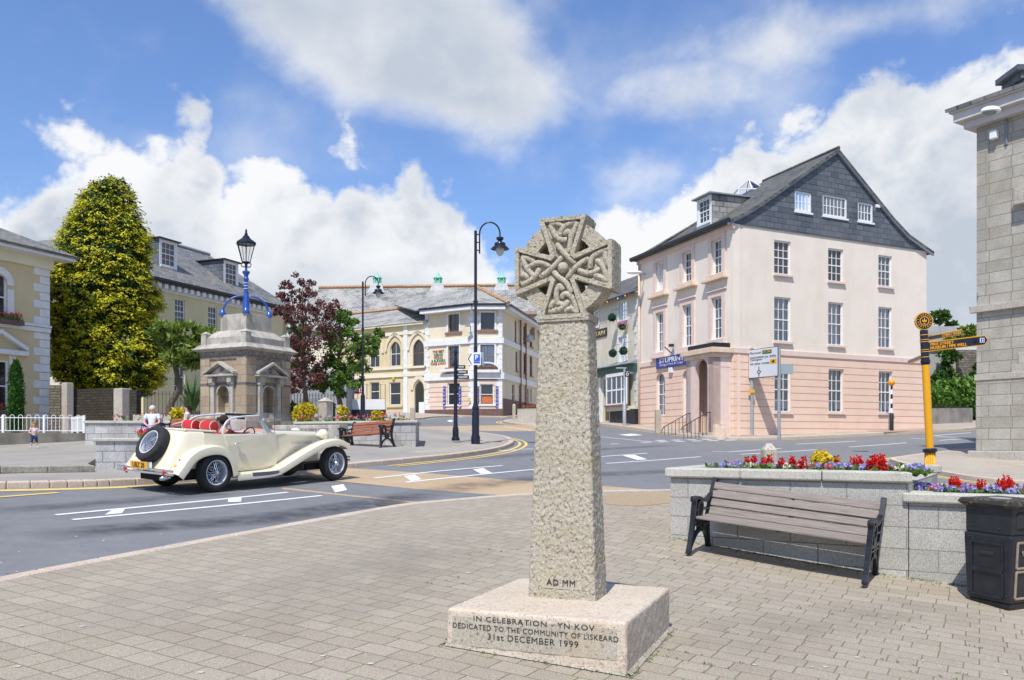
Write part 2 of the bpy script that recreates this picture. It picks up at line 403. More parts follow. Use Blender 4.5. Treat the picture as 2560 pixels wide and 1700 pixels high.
def strip(mb, pl, w, dz, step=.5):
    pl = densify(pl, step); a = offset(pl, w/2); b = offset(pl, -w/2)
    for i in range(len(pl)-1):
        mb.poly(gz(b[i], dz), gz(b[i+1], dz), gz(a[i+1], dz), gz(a[i], dz))
    return mb
def kerb(name, pl, w, top, drop, m, side=1):
    pl = densify(pl, .9); a = pl; b = offset(pl, w*side); mb = MB()
    for i in range(len(pl)-1):
        g = .008; p, q, r, s_ = a[i], a[i+1], b[i+1], b[i]
        e = (q-p).normalized()*g; p = p+e; s_ = s_+e
        T = [gz(x, top) for x in (p, q, r, s_)]; mb.hexa([Vector((t.x, t.y, t.z-drop)) for t in T], T)
    o = mb.build(name, m); md = o.modifiers.new('bevel', 'BEVEL'); md.width = .02; md.segments = 2; md.limit_method = 'ANGLE'; md.angle_limit = math.radians(50)
    return tag(o, kind='structure')
# ---------------------------------------------------------------- ground, roads, pavements
M = {}
def asphalt():
    t = NT('asphalt'); a = t.noise(.35, 6, .6); b = t.noise(3.0, 5, .65); f = t.noise(120, 3, .8)
    col = t.ramp(a, [(.3, (.163, .165, .17)), (.7, (.215, .217, .22))])
    col = t.mix(.5, col, t.ramp(b, [(.3, (.145, .147, .152)), (.7, (.232, .234, .238))]))
    col = t.mix(.6, col, t.ramp(f, [(.25, .12), (.75, .85)]), 'OVERLAY')
    # darker polished wheel tracks running along the road
    mp = t.node('ShaderNodeMapping'); mp.inputs['Rotation'].default_value = (0, 0, math.radians(-55)); mp.inputs['Scale'].default_value = (.10, 1.1, 1)
    t.l.new(t.tc.outputs['Object'], mp.inputs[0])
    tr = t.noise(.9, 4, .6, vec=mp.outputs[0]); col = t.mix(t.ramp(tr, [(.54, 0.0), (.75, .3)]), col, (.085, .088, .1))
    pt = t.noise(.22, 2, .5); col = t.mix(t.ramp(pt, [(.60, 0.0), (.61, .18)]), col, (.2, .2, .2))
    t.bump(f, .5, .006); return t.out(col, .8, 0, .35)
M['asphalt'] = asphalt()
def tarpave(name, c1, c2, patch):
    t = NT(name); col = t.ramp(t.noise(.5, 7, .65), [(.32, c1), (.68, c2)])
    col = t.mix(.5, col, t.ramp(t.noise(90, 3, .8), [(.25, .15), (.75, .85)]), 'OVERLAY')
    col = t.mix(t.ramp(t.noise(1.7, 8, .7), [(.57, 0.0), (.66, .35)]), col, patch)
    t.bump(t.noise(110, 3), .4, .005); return t.out(col, .85, 0, .3)
M['tar_pave'] = tarpave('worn_tarmac', (.27, .25, .22), (.36, .335, .29), (.2, .19, .165))
M['tan_pave'] = tarpave('tan_paving', (.34, .3, .25), (.43, .38, .31), (.27, .24, .2))
M['buff'] = tarpave('buff_surfacing', (.4, .29, .175), (.48, .365, .24), (.34, .25, .16))
M['pinkband'] = tarpave('pink_surfacing', (.36, .23, .19), (.42, .28, .23), (.3, .2, .17))
PR = math.atan2(.48, .876)
M['paving'] = brickmat('paving_blocks', (.315, .27, .205), (.38, .33, .258), (.16, .135, .1), .27, .2, .005, rough=.85, bump=.8, rot=PR, off=.37, squash=.72, freq=3,
    tint=(.34, .295, .235), tscale=.8, tfac=.4, fine=110, finef=.45, speck=((.5, .46, .4), 190, .66), moss=((.1, .16, .02), 1.6, .49), smooth=.35)
M['paving2'] = brickmat('pale_paving', (.36, .32, .27), (.44, .4, .33), (.24, .21, .17), .4, .25, .012, rot=.4, bump=.3, tint=(.3, .27, .22), tfac=.4)
M['tactile'] = brickmat('buff_tactile', (.46, .34, .2), (.52, .4, .25), (.3, .22, .14), .066, .066, .012, off=0, rot=PR, bump=.8, tint=(.36, .3, .2), tfac=.5)
M['kerb'] = granite('kerb_granite', (.47, .37, .29), (.55, .45, .36), (.3, .23, .18), (.68, .6, .52), 120, .5)
M['kerb_grey'] = granite('kerb_grey', (.3, .265, .22), (.4, .36, .3), (.16, .13, .1), (.5, .46, .4), 90, .6, mossc=((.12, .14, .06), .5))
def roadpaint(name, c, dirt, cut):
    t = NT(name); n = t.noise(6, 9, .75); col = t.mix(t.ramp(n, [(cut, 0.0), (cut+.1, .75)]), c, dirt)
    t.bump(t.noise(120, 3), .4, .004); return t.out(col, .6, 0, .35)
M['white_line'] = roadpaint('white_road_paint', (.76, .76, .76), (.28, .29, .3), .6)
M['yellow_line'] = roadpaint('yellow_road_paint', (.72, .52, .16), (.3, .26, .18), .58)
M['soil_edge'] = mat('edge_soil', (.1, .085, .05), (.09, .13, .03), scale=6, bump=.6, bscale=30, bdist=.02)
drape('road', [(-14, -6), (14, -6), (70, 8), (70, 92), (-75, 92), (-75, 6)], -.11, M['asphalt'], 2.0)
big = MB(); ys = [92, 110, 140, 220, 500, 1200]
def far_ground():
    mb = MB(); ring = [(-14, -6), (14, -6), (70, 8), (70, 92), (-75, 92), (-75, 6)]; c = Vector((0, 40)); prev = [Vector(p) for p in ring]; pv = [gz(p, -.11) for p in prev]
    den = []
    for i in range(6):
        a = prev[i]; b = prev[(i+1) % 6]; k = max(2, int((b-a).length/4)); den += [a+(b-a)*j/k for j in range(k)]
    pv = [gz(p, -.11) for p in den]; prev = den
    for f in (1.3, 2, 4, 20):
        nx = [c+(p-c)*f for p in den]; zs = [Vector((p.x, p.y, q.z-(.3 if f > 3 else 0))) for p, q in zip(nx, pv)]
        for i in range(len(pv)): j = (i+1) % len(pv); mb.poly(pv[i], zs[i], zs[j], pv[j])
        pv = zs
    tag(mb.build('ground', mat('field_grass', (.06, .09, .03), (.1, .12, .05), scale=.1), smooth=True), kind='structure')
far_ground()
g = lambda u, v, dz=0: G(u, v, dz)
# near paved corner with the cross
kA = [g(*p) for p in [(-420, 1530), (0, 1440), (310, 1382), (640, 1322), (899, 1276), (1020, 1256), (1123, 1248), (1209, 1240), (1297, 1234), (1400, 1229), (1511, 1226), (1620, 1224), (1720, 1222), (1850, 1212)]]
end = kA[-1]; kA2 = kA+[end+Vector((2.2, .2, 0)), end+Vector((4.4, -1.6, 0)), end+Vector((8.5, -5.2, 0))]
kA2 = smoothpl(kA2, 1)
polyA = offset(kA2, -.16)
polyA = polyA+[Vector((10.5, -4, 0)), Vector((-13, -4, 0)), Vector((-13, polyA[0].y-1, 0))]
drape('near_pavement', polyA, 0, M['paving'], .8, skirt=.15)
kerb('near_kerb', kA2, .157, .004, .14, M['kerb'], side=-1)
# far left pavement with the monument, running to a rounded corner
kB = [g(*p) for p in [(-400, 1214), (0, 1206), (196, 1202), (320, 1198)]]+[g(871, 1160), g(1073, 1141), g(1160, 1132), g(1230, 1122), g(1270, 1112), g(1288, 1102), g(1276, 1092), g(1233, 1084), g(1145, 1074), g(1038, 1067)]
kBs = smoothpl(kB, 2)
tail = [Vector((-9.5, 43, 0)), Vector((-17, 52, 0)), Vector((-50, 56, 0)), Vector((-50, 18, 0))]
inB = offset(kBs, .2)
drape('far_pavement', inB+tail, 0, M['tar_pave'], 1.0, skirt=.15)
kerb('far_kerb', kBs, .197, .004, .14, M['kerb'], side=1)
cor = [p for p in inB if p.x > -4.6 and p.y > 22]
pav = MB()
strip(pav, offset(cor, .55), 1.1, .004, .8); tag(pav.build('pale_paving_band', M['paving2'], smooth=True), kind='structure')
# raised terrace at the left
e0 = [g(-420, 1172, .13), g(0, 1166, .13), g(120, 1165, .13), g(238, 1164, .13)]
polyC = offset(e0, .25)+[Vector((-9.2, 18.5, 0)), Vector((-10.6, 22, 0)), Vector((-12, 27, 0)), Vector((-12.5, 46, 0)), Vector((-30, 50, 0)), Vector((-48, 40, 0))]
drape('raised_terrace', polyC, .13, M['tar_pave'], 1.0, skirt=.16)
kerb('terrace_step', e0, .25, .134, .14, M['kerb_grey'], side=1)
gs = MB()
# right hand pavement by the granite building
kR = [Vector((19.5, 20.5, 0)), Vector((13.2, 21.2, 0)), Vector((10.4, 22.0, 0)), g(2224, 1149)+Vector((0, .2, 0)), g(2236, 1143), g(2290, 1134), g(2370, 1126), g(2450, 1119), Vector((17.2, 31.5, 0)), Vector((26, 42, 0))]
kR0 = g(2560, 1206); kR[0] = kR0+Vector((6, -3.5, 0)); kR[1] = kR0; kR[2] = g(2370, 1183)
kR = smoothpl(kR, 2)
drape('right_pavement', offset(kR, -.18)+[Vector((48, 42, 0)), Vector((48, 2, 0))], 0, M['tan_pave'], 1.0, skirt=.15)
kerb('right_kerb', kR, .177, .004, .13, M['kerb'], side=-1)
# pavement round the pink building
PA, PB, PC = Vector((10.36, 40.0)), Vector((22.3, 45.9)), Vector((7.24, 48.4))
kG = [Vector((2.2, 70, 0)), Vector((4.2, 56, 0)), Vector((4.9, 49.5, 0)), Vector((7.6, 41.5, 0)), Vector((9.5, 38.7, 0)), Vector((11.6, 38.9, 0)), Vector((16, 41.2, 0)), Vector((20, 43.0, 0)), Vector((24.5, 45.2, 0)), Vector((30, 52, 0)), Vector((40, 60, 0))]
kG = smoothpl(kG, 2)
drape('pink_side_pavement', offset(kG, .18)+[Vector((40, 85, 0)), Vector((2, 85, 0))], 0, M['tan_pave'], 1.0, skirt=.15)
kerb('pink_side_kerb', kG, .177, .004, .13, M['kerb'], side=1)
pk = MB(); strip(pk, [Vector((18.2, 42.75, 0)), Vector((22.6, 44.9, 0))], 1.1, .005, 1); tag(pk.build('crossing_paving', M['pinkband'], smooth=True), kind='structure')
# kebab shop side and the trough island
kK = smoothpl([Vector((-40, 60, 0)), Vector((-15.5, 62, 0)), g(1030, 1048), Vector((-6.2, 69.5, 0)), Vector((-3.2, 72.4, 0)), Vector((1.2, 72.6, 0)), Vector((0.8, 90, 0))], 2)
drape('shop_pavement', offset(kK, .16)+[Vector((-40, 90, 0))], 0, M['tan_pave'], 1.5, skirt=.15)
kerb('shop_kerb', kK, .157, .004, .13, M['kerb'], side=1)
isl = smoothpl([Vector((2.6, 53, 0)), Vector((.6, 51, 0)), Vector((-1.2, 50.8, 0)), Vector((-2.2, 52.6, 0)), Vector((-1.6, 56, 0)), Vector((.4, 66, 0))], 2)
isl = [g(1420, 1062), g(1333, 1060.5), g(1290, 1058), g(1260, 1054), g(1258, 1050), g(1290, 1046), g(1360, 1042)]
isl = smoothpl(isl, 2)
drape('trough_island', offset(isl, -.18)+[Vector((6, 62, 0))], 0, M['tan_pave'], 1.5, skirt=.15)
kerb('trough_kerb', isl, .177, .004, .13, M['kerb'], side=-1)
RD = -.11
def region(name, px, m, dz):
    mb = [g(u, v, RD) for u, v in px]; return drape(name, mb, RD+dz, m, 1.0)
region('buff_crossing', [(780, 1163), (874, 1171), (1100, 1186), (1326, 1204), (1500, 1215), (1690, 1229), (1560, 1233), (1297, 1241), (1200, 1235), (1030, 1222), (860, 1205), (700, 1190), (640, 1182)], M['buff'], .003)
region('buff_crossing_far', [(1038, 1067), (1180, 1064), (1333, 1063), (1440, 1064), (1440, 1080), (1333, 1078), (1250, 1078), (1200, 1077), (1150, 1075.5)], M['buff'], .003)
b = MB(); strip(b, [g(680, 1218, RD), g(860, 1238, RD), g(1000, 1252, RD), g(1118, 1265, RD)], .16, RD+.003); tag(b.build('buff_band', M['buff']), kind='structure')
def lines(name, segs, m, w=.1, dz=.006):
    mb = MB()
    for s_ in segs:
        ww = w
        if isinstance(s_[0], (int, float)): ww, s_ = s_[0], s_[1]
        strip(mb, [g(u, v, RD) for u, v in s_], ww, RD+dz, .6)
    return tag(mb.build(name, m, keep=True), kind='structure')
lines('median_lines', [[(139, 1288), (720, 1231)], [(181, 1300), (804, 1239.5)], [(935, 1195.7), (1100, 1178), (1257, 1164.4)], [(1015, 1206), (1170, 1190), (1400, 1168.5)], [(1440, 1146), (1618, 1133)], [(1515, 1159), (1700, 1146), (1752, 1142)]], M['white_line'], .1)
lines('white_dashes', [[(1782, 1128), (1820, 1130), (1953, 1121)], [(1853, 1136), (2042, 1124.5)], [(1990, 1110.5), (2139, 1103)], [(2123, 1117.7), (2266, 1107)], [(2279, 1095.5), (2330, 1099)], [(2348, 1101.3), (2450, 1094)], [(2340, 1090.5), (2398, 1094.7)], [(2330, 1089.5), (2428, 1082)],
    [(1500, 1092), (1600, 1102), (1660, 1106)], [(1242, 1127), (1293, 1124.5)], [(1305, 1123.5), (1335, 1122.5)], [(1525, 1110.5), (1547, 1109.5)], [(1150, 1061), (1178, 1063)], [(1260, 1067), (1329, 1076.5)]], M['white_line'], .12)
lines('give_way_marks', [(.22, [(1603+42*i, 1106-1.0*i), (1628+42*i, 1105.4-1.0*i)]) for i in range(6)]+[(.22, [(1640+38*i, 1101.6-.8*i), (1664+38*i, 1101-.8*i)]) for i in range(6)], M['white_line'], .2)
def patch(mb, px, dz=.007):
    q = [g(u, v, RD) for u, v in px]; mb.poly(*[gz(p, RD+dz) for p in q])
b = MB()
for q in [[(262, 1288), (280, 1276), (313, 1273), (305, 1284)], [(570, 1256), (571, 1246), (604, 1244), (603, 1255)], [(828, 1216), (858, 1211), (868, 1226), (838, 1232)], [(1010, 1191), (1037, 1187), (1054, 1199), (1028, 1203)], [(1182, 1174), (1208, 1171), (1230, 1183), (1202, 1185)],
          [(1556, 1139), (1586, 1137.5), (1618, 1149), (1592, 1150)], [(1547, 1087), (1580, 1084.5), (1607, 1088), (1572, 1090)]]: patch(b, q)
tag(b.build('lane_blocks', M['white_line']), kind='structure')
# mini roundabout arrows far off
b = MB()
for cx, cy in ((1128, 1052.5), (1150, 1040.5)):
    strip(b, [g(cx+6, cy-2.6, RD), g(cx-2, cy-1.6, RD), g(cx-5, cy, RD), g(cx-1, cy+1.8, RD), g(cx+5, cy+2.6, RD)], .28, RD+.006)
tag(b.build('road_arrows', M['white_line']), kind='structure')
b = MB()
strip(b, offset(kB[:1]+[k for k in kBs if k.x < -5.4], -.3), .28, RD+.006)
b2 = [g(-60, 1248, RD), g(0, 1243, RD), g(145, 1232, RD)]; strip(b, b2, .13, RD+.006)
cr = [k for k in kBs if k.x > -3.4 and k.y < 48]
for o_ in (-.22, -.45): strip(b, offset(cr, o_), .1, RD+.006)
nk = [k for k in kA2 if -1.2 < k.x < 1.6 and k.y > 12]; strip(b, offset(nk, .12), .1, RD+.006)
for o_ in (.22, .44): strip(b, offset(kR[2:-2], o_), .1, RD+.006)
for o_ in (.2, .42): strip(b, offset(isl, o_), .1, RD+.006)
strip(b, offset([k for k in kG if k.y < 50], -.25), .1, RD+.006)
strip(b, offset([k for k in kK if -12 < k.x < 2], -.3), .12, RD+.006)
tag(b.build('yellow_lines', M['yellow_line'], keep=True), kind='structure')
tac = [g(1500, 1239), g(1571, 1233), g(1690, 1230), g(1720, 1240), g(1690, 1256), g(1600, 1266), g(1520, 1262)]
drape('tactile_paving', tac, .004, M['tactile'], 1.0)

def stain(name, px, wd, col, strength, dz, lift=RD, sc=3.0):
    nm = 'stain_%s' % name; t = NT(nm); sp_ = t.node('ShaderNodeSeparateXYZ'); t.l.new(t.tc.outputs['UV'], sp_.inputs[0]); f = t.math('MULTIPLY', sp_.outputs[1], t.math('SUBTRACT', 1.0, sp_.outputs[1])); f = t.math('MULTIPLY', f, 4.0, True)
    f = t.math('MULTIPLY', f, t.ramp(t.noise(sc, 8, .7), [(.32, 0.0), (.68, 1.0)])); f = t.math('MULTIPLY', f, strength)
    e = t.math('MULTIPLY', sp_.outputs[0], t.math('SUBTRACT', 1.0, sp_.outputs[0])); f = t.math('MULTIPLY', f, t.math('MULTIPLY', e, 8.0, True)); t.out(col, .7, 0, .3); tr = t.node('ShaderNodeBsdfTransparent'); mx = t.node('ShaderNodeMixShader')
    t.l.new(f, mx.inputs[0]); t.l.new(tr.outputs[0], mx.inputs[1]); t.l.new(t.b.outputs[0], mx.inputs[2]); t.l.new(mx.outputs[0], t.n['Material Output'].inputs[0])
    pl = dens_pl([G(u, v, lift) for u, v in px]); a, b = offset(pl, wd/2), offset(pl, -wd/2); vs, fs, uv = [], [], []; n = len(pl); K = 4
    for i in range(n):
        for k in range(K+1): q = b[i].lerp(a[i], k/K); vs.append(gz(q, lift+dz)); uv.append((i/(n-1), k/K))
    for i in range(n-1):
        for k in range(K): j = i*(K+1)+k; fs.append((j, j+K+1, j+K+2, j+1))
    me = bpy.data.meshes.new(name); me.from_pydata([tuple(v) for v in vs], [], fs); l_ = me.uv_layers.new(name='UVMap')
    for lp in me.loops: l_.data[lp.index].uv = uv[lp.vertex_index]
    me.materials.append(t.m); o = bpy.data.objects.new(name, me); COL.objects.link(o); tag(o, kind='structure')
dens_pl = globals()['densify']
stain('tyre_polish', [(60, 1345), (300, 1322), (640, 1300), (900, 1262), (1080, 1232)], 1.0, (.05, .053, .062), .75, .0042)
stain('tyre_polish', [(-100, 1285), (200, 1262), (500, 1238), (760, 1205)], .8, (.06, .063, .07), .5, .0045)
stain('tyre_polish', [(1010, 1240), (1200, 1212), (1400, 1190), (1700, 1178), (1900, 1172)], 1.0, (.06, .063, .07), .5, .0048)
stain('tyre_polish', [(1180, 1150), (1400, 1128), (1700, 1112)], .9, (.06, .063, .07), .45, .0051)
stain('worn_paving', [(300, 1640), (700, 1530), (1000, 1420), (1250, 1330)], 1.6, (.2, .17, .14), .2, .009, 0, 1.5)
stain('worn_paving', [(1700, 1660), (2000, 1560), (2300, 1530), (2560, 1560)], 1.1, (.18, .155, .125), .18, .009, 0, 1.8)
stain('pale_paving_wear', [(0, 1600), (400, 1500), (900, 1400), (1200, 1310)], 1.3, (.46, .42, .36), .3, .0105, 0, 1.2)

for (u, v, r_) in ((1350, 1150, .3), (980, 1262, .28), (2150, 1128, .3)):
    c = G(u, v, RD); mb = MB(); mb.lathe([(0, -.05), (r_, -.05), (r_, 0), (0, 0)], gz(c, RD+.007), 24); mb.lathe([(0, 0), (r_*.86, 0), (r_*.86, .004), (0, .004)], gz(c, RD+.007), 24)
    tag(mb.build('manhole_cover', mat('cast_iron_cover', (.06, .06, .062), (.1, .095, .09), rough=.6, scale=20, bump=.8, bscale=40) if 'cast_iron_cover' not in bpy.data.materials else bpy.data.materials['cast_iron_cover']), kind='structure')

mb = MB(); rr_ = random.Random(11)
for k in range(70):
    u, v = rr_.uniform(0, 2560), rr_.uniform(1330, 1700); c = G(u, v)
    if not (-5 < c.x < 6 and c.y < 10.2) or (abs(c.x-.41) < .95 and abs(c.y-6.2) < 1.0): continue
    r_ = rr_.uniform(.006, .02); mb.lathe([(0, 0), (r_, 0), (r_*.8, .003), (0, .003)], gz(c, .0035), 9, sx=rr_.uniform(.7, 1.4))
tag(mb.build('paving_spots', mat('gum_spots', (.55, .53, .48), (.42, .4, .36), scale=9)), kind='stuff')
# ---------------------------------------------------------------- buildings
M['white'] = mat('white_paint', (.78, .78, .77), (.7, .7, .69), rough=.5, scale=3)
M['frame'] = mat('window_frame_white', (.8, .8, .8), rough=.4)
M['brown_frame'] = mat('brown_frame', (.22, .11, .08), (.28, .16, .12), rough=.6)
M['pane'] = glassmat('window_glass', (.018, .022, .028), .05)
M['clear'] = glassmat('clear_glass', clear=.93)
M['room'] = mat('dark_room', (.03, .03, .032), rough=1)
def curtain(name, c):
    t = NT(name); mp = t.node('ShaderNodeMapping'); mp.inputs['Scale'].default_value = (5, 5, .25); t.l.new(t.tc.outputs['Object'], mp.inputs[0])
    col = t.mix(t.ramp(t.noise(2.2, 4, .6, vec=mp.outputs[0]), [(.35, 0.0), (.65, 1.0)]), tuple(x*.42 for x in lin(c)), c)
    return t.out(col, .9)
M['net'] = curtain('net_curtain', (.78, .78, .86)); M['blind'] = curtain('beige_blind', (.5, .46, .36)); M['greyc'] = curtain('grey_curtain', (.22, .22, .24))
M['pink_up'] = mat('cream_pink_render', (.83, .735, .63), (.79, .69, .58), rough=.9, scale=1.1, detail=8, bump=.25, bscale=45, stain=.35, stainc=(.78, .76, .7), sscale=.9)
M['pink_lo'] = mat('pink_render', (.83, .615, .49), (.78, .57, .44), rough=.9, scale=1.1, detail=8, bump=.25, bscale=45, stain=.35, stainc=(.86, .74, .62), sscale=.9)
M['pink_trim'] = mat('pink_trim', (.76, .60, .53), (.7, .55, .47), rough=.85, scale=3)
M['ochre_trim'] = mat('stained_sill', (.68, .50, .34), (.72, .57, .46), rough=.85, scale=2.5, lo=.42, hi=.58)
M['slate'] = brickmat('roof_slates', (.12, .125, .135), (.27, .27, .27), (.035, .035, .04), .32, .22, .012, rough=.55, bump=.9, tint=(.24, .225, .18), tscale=.5, tfac=.65, lichen=((.33, .3, .2), 1.6, .58, .5))
M['slate_blue'] = brickmat('hanging_slates', (.075, .09, .112), (.15, .165, .19), (.025, .03, .04), .5, .27, .014, rough=.5, bump=.8, tint=(.15, .16, .17), tscale=.7, tfac=.5)
M['slate_dk'] = brickmat('dark_slates', (.065, .068, .07), (.16, .155, .145), (.025, .025, .025), .3, .2, .014, rough=.6, bump=.9, tint=(.17, .165, .13), tscale=.9, tfac=.6, lichen=((.3, .28, .18), 2.5, .6, .5))
M['slate_old'] = brickmat('weathered_slates', (.15, .155, .15), (.38, .38, .36), (.06, .06, .06), .45, .3, .03, rough=.7, bump=1, tint=(.44, .42, .38), tscale=.5, tfac=.75, lichen=((.42, .3, .16), .9, .62, .6))
M['ridge'] = brickmat('orange_ridge_tiles', (.42, .2, .09), (.5, .28, .14), (.25, .13, .07), .45, .4, .03, rough=.8, off=0, tint=(.4, .3, .2), tfac=.5)
M['lead'] = mat('lead_flashing', (.22, .24, .27), (.3, .32, .35), rough=.5, scale=3)
M['gutter'] = mat('black_gutter', (.02, .021, .025), rough=.4)
M['cream'] = mat('cream_render', (.68, .60, .37), (.62, .54, .32), rough=.9, scale=.8, detail=8, bump=.15, stain=.3, stainc=(.8, .78, .7))
M['cream_pale'] = mat('pale_cream_render', (.77, .73, .58), (.7, .66, .51), rough=.9, scale=.7, detail=8, bump=.15, stain=.35, stainc=(.8, .78, .7))
M['cream_wall'] = mat('sand_render', (.67, .56, .35), (.61, .5, .3), rough=.9, scale=.8, detail=8, bump=.15, stain=.3)
M['inn_wall'] = mat('inn_render', (.7, .65, .52), (.62, .56, .44), rough=.9, scale=.8, detail=8, stain=.5, stainc=(.8, .76, .66))
M['kebab_wall'] = mat('shop_render', (.75, .66, .5), (.69, .6, .44), rough=.9, scale=.7, detail=8, stain=.4, stainc=(.82, .78, .7))
M['kebab_low'] = mat('shop_render_low', (.75, .6, .5), (.7, .55, .44), rough=.9, scale=.7, detail=8, stain=.4, stainc=(.82, .78, .7))
M['grey_ashlar'] = brickmat('granite_ashlar', (.39, .36, .30), (.5, .465, .4), (.2, .185, .15), 1.0, .36, .012, rough=.9, bump=.45, tint=(.29, .255, .2), tscale=1.0, tfac=.6, fine=45, finef=.35, freq=2, squash=.7)
M['dark_plinth'] = mat('dark_plinth', (.02, .021, .025), (.035, .035, .04), rough=.5)
M['brown_plinth'] = mat('brown_plinth', (.13, .075, .065), (.17, .1, .085), rough=.7)
M['green_cu'] = mat('verdigris', (.16, .5, .36), (.3, .6, .45), rough=.6, scale=6)
M['rubble'] = brickmat('rubble_stone', (.17, .14, .11), (.3, .25, .2), (.08, .07, .055), .3, .12, .02, rough=.95, bump=1, tint=(.1, .1, .07), tscale=1.2, tfac=.7, squash=1.6, freq=3, fine=20, finef=.4)
M['dark_rubble'] = brickmat('dark_rubble_stone', (.045, .038, .03), (.085, .07, .055), (.03, .025, .02), .3, .12, .02, rough=.95, bump=1, tint=(.05, .045, .03), tscale=1.2, tfac=.6, squash=1.6, freq=3, fine=20, finef=.4)  # same pattern as the rubble in much darker stone colours
M['granite_pillar'] = granite('pillar_granite', (.42, .37, .31), (.5, .45, .38), (.26, .22, .18), (.6, .56, .5), 60, .4, mossc=((.28, .24, .17), .4))
class Fac:
    def __init__(s, A, B, z=0.0):
        s.A = Vector((A[0], A[1])); s.B = Vector((B[0], B[1])); s.d = (s.B-s.A).normalized(); s.L = (s.B-s.A).length
        s.n = Vector((s.d.y, -s.d.x)); s.z0 = z       # normal to the right of A->B
    def pt(s, a, z, p=0): q = s.A+s.d*a+s.n*p; return Vector((q.x, q.y, z))
    def s(s, u, p=0):
        k = (u-1280)/F; A = s.A+s.n*p; return (k*A.y-A.x)/(s.d.x-k*s.d.y)
    def z(s, a, v, p=0): Y = (s.A+s.d*a+s.n*p).y; return E+(HOR-v)/F*Y
    def r(s, u0, v0, u1, v1, p=0):
        a, b = s.s(u0, p), s.s(u1, p); m = (a+b)/2; return [min(a, b), max(a, b), s.z(m, v1, p), s.z(m, v0, p)]
    def off(s, p): n = s.n*p; return Fac(s.A+n, s.B+n)
def fbox(mb, f, a0, a1, z0, z1, p0, p1):
    return mb.hexa([f.pt(a0, z0, p1), f.pt(a1, z0, p1), f.pt(a1, z0, p0), f.pt(a0, z0, p0)], [f.pt(a0, z1, p1), f.pt(a1, z1, p1), f.pt(a1, z1, p0), f.pt(a0, z1, p0)])
def wall(mb, f, a0, a1, z0, z1, holes=(), rev=.16, grooves=(), gd=.02, gw=.03, base=0.0):
    hs = [(h_[0], h_[1], h_[2], h_[3]) for h_ in holes]
    xs = {a0, a1}; zs = {z0, z1}
    for q in hs: xs |= {max(a0, min(a1, q[0])), max(a0, min(a1, q[1]))}; zs |= {max(z0, min(z1, q[2])), max(z0, min(z1, q[3]))}
    gr = []
    for gz_ in grooves:
        if z0 < gz_ < z1: gr.append((gz_-gw/2, gz_+gw/2)); zs |= {gz_-gw/2, gz_+gw/2}
    xs = sorted(xs); zs = sorted(zs)
    xs = [x for i, x in enumerate(xs) if i == 0 or x-xs[i-1] > 1e-4]; zs = [x for i, x in enumerate(zs) if i == 0 or x-zs[i-1] > 1e-4]
    nx, nz = len(xs)-1, len(zs)-1; D = {}
    for i in range(nx):
        for j in range(nz):
            cx = (xs[i]+xs[i+1])/2; cz = (zs[j]+zs[j+1])/2; d = base
            if any(a < cz < b for a, b in gr): d = base-gd
            if any(q[0] < cx < q[1] and q[2] < cz < q[3] for q in hs): d = None
            D[i, j] = d
            if d is not None: mb.poly(f.pt(xs[i], zs[j], d), f.pt(xs[i+1], zs[j], d), f.pt(xs[i+1], zs[j+1], d), f.pt(xs[i], zs[j+1], d))
    def val(i, j):
        d = D.get((i, j), -.4 if not (0 <= i < nx and 0 <= j < nz) else None); return base-rev if d is None else d
    for i in range(-1, nx):
        for j in range(nz):
            p, q = val(i, j), val(i+1, j)
            if abs(p-q) > 1e-6: x = xs[i+1]; mb.poly(f.pt(x, zs[j], p), f.pt(x, zs[j+1], p), f.pt(x, zs[j+1], q), f.pt(x, zs[j], q))
    for i in range(nx):
        for j in range(-1, nz):
            p, q = val(i, j), val(i, j+1)
            if abs(p-q) > 1e-6: zz = zs[j+1]; mb.poly(f.pt(xs[i], zz, p), f.pt(xs[i+1], zz, p), f.pt(xs[i+1], zz, q), f.pt(xs[i], zz, q))
    return mb
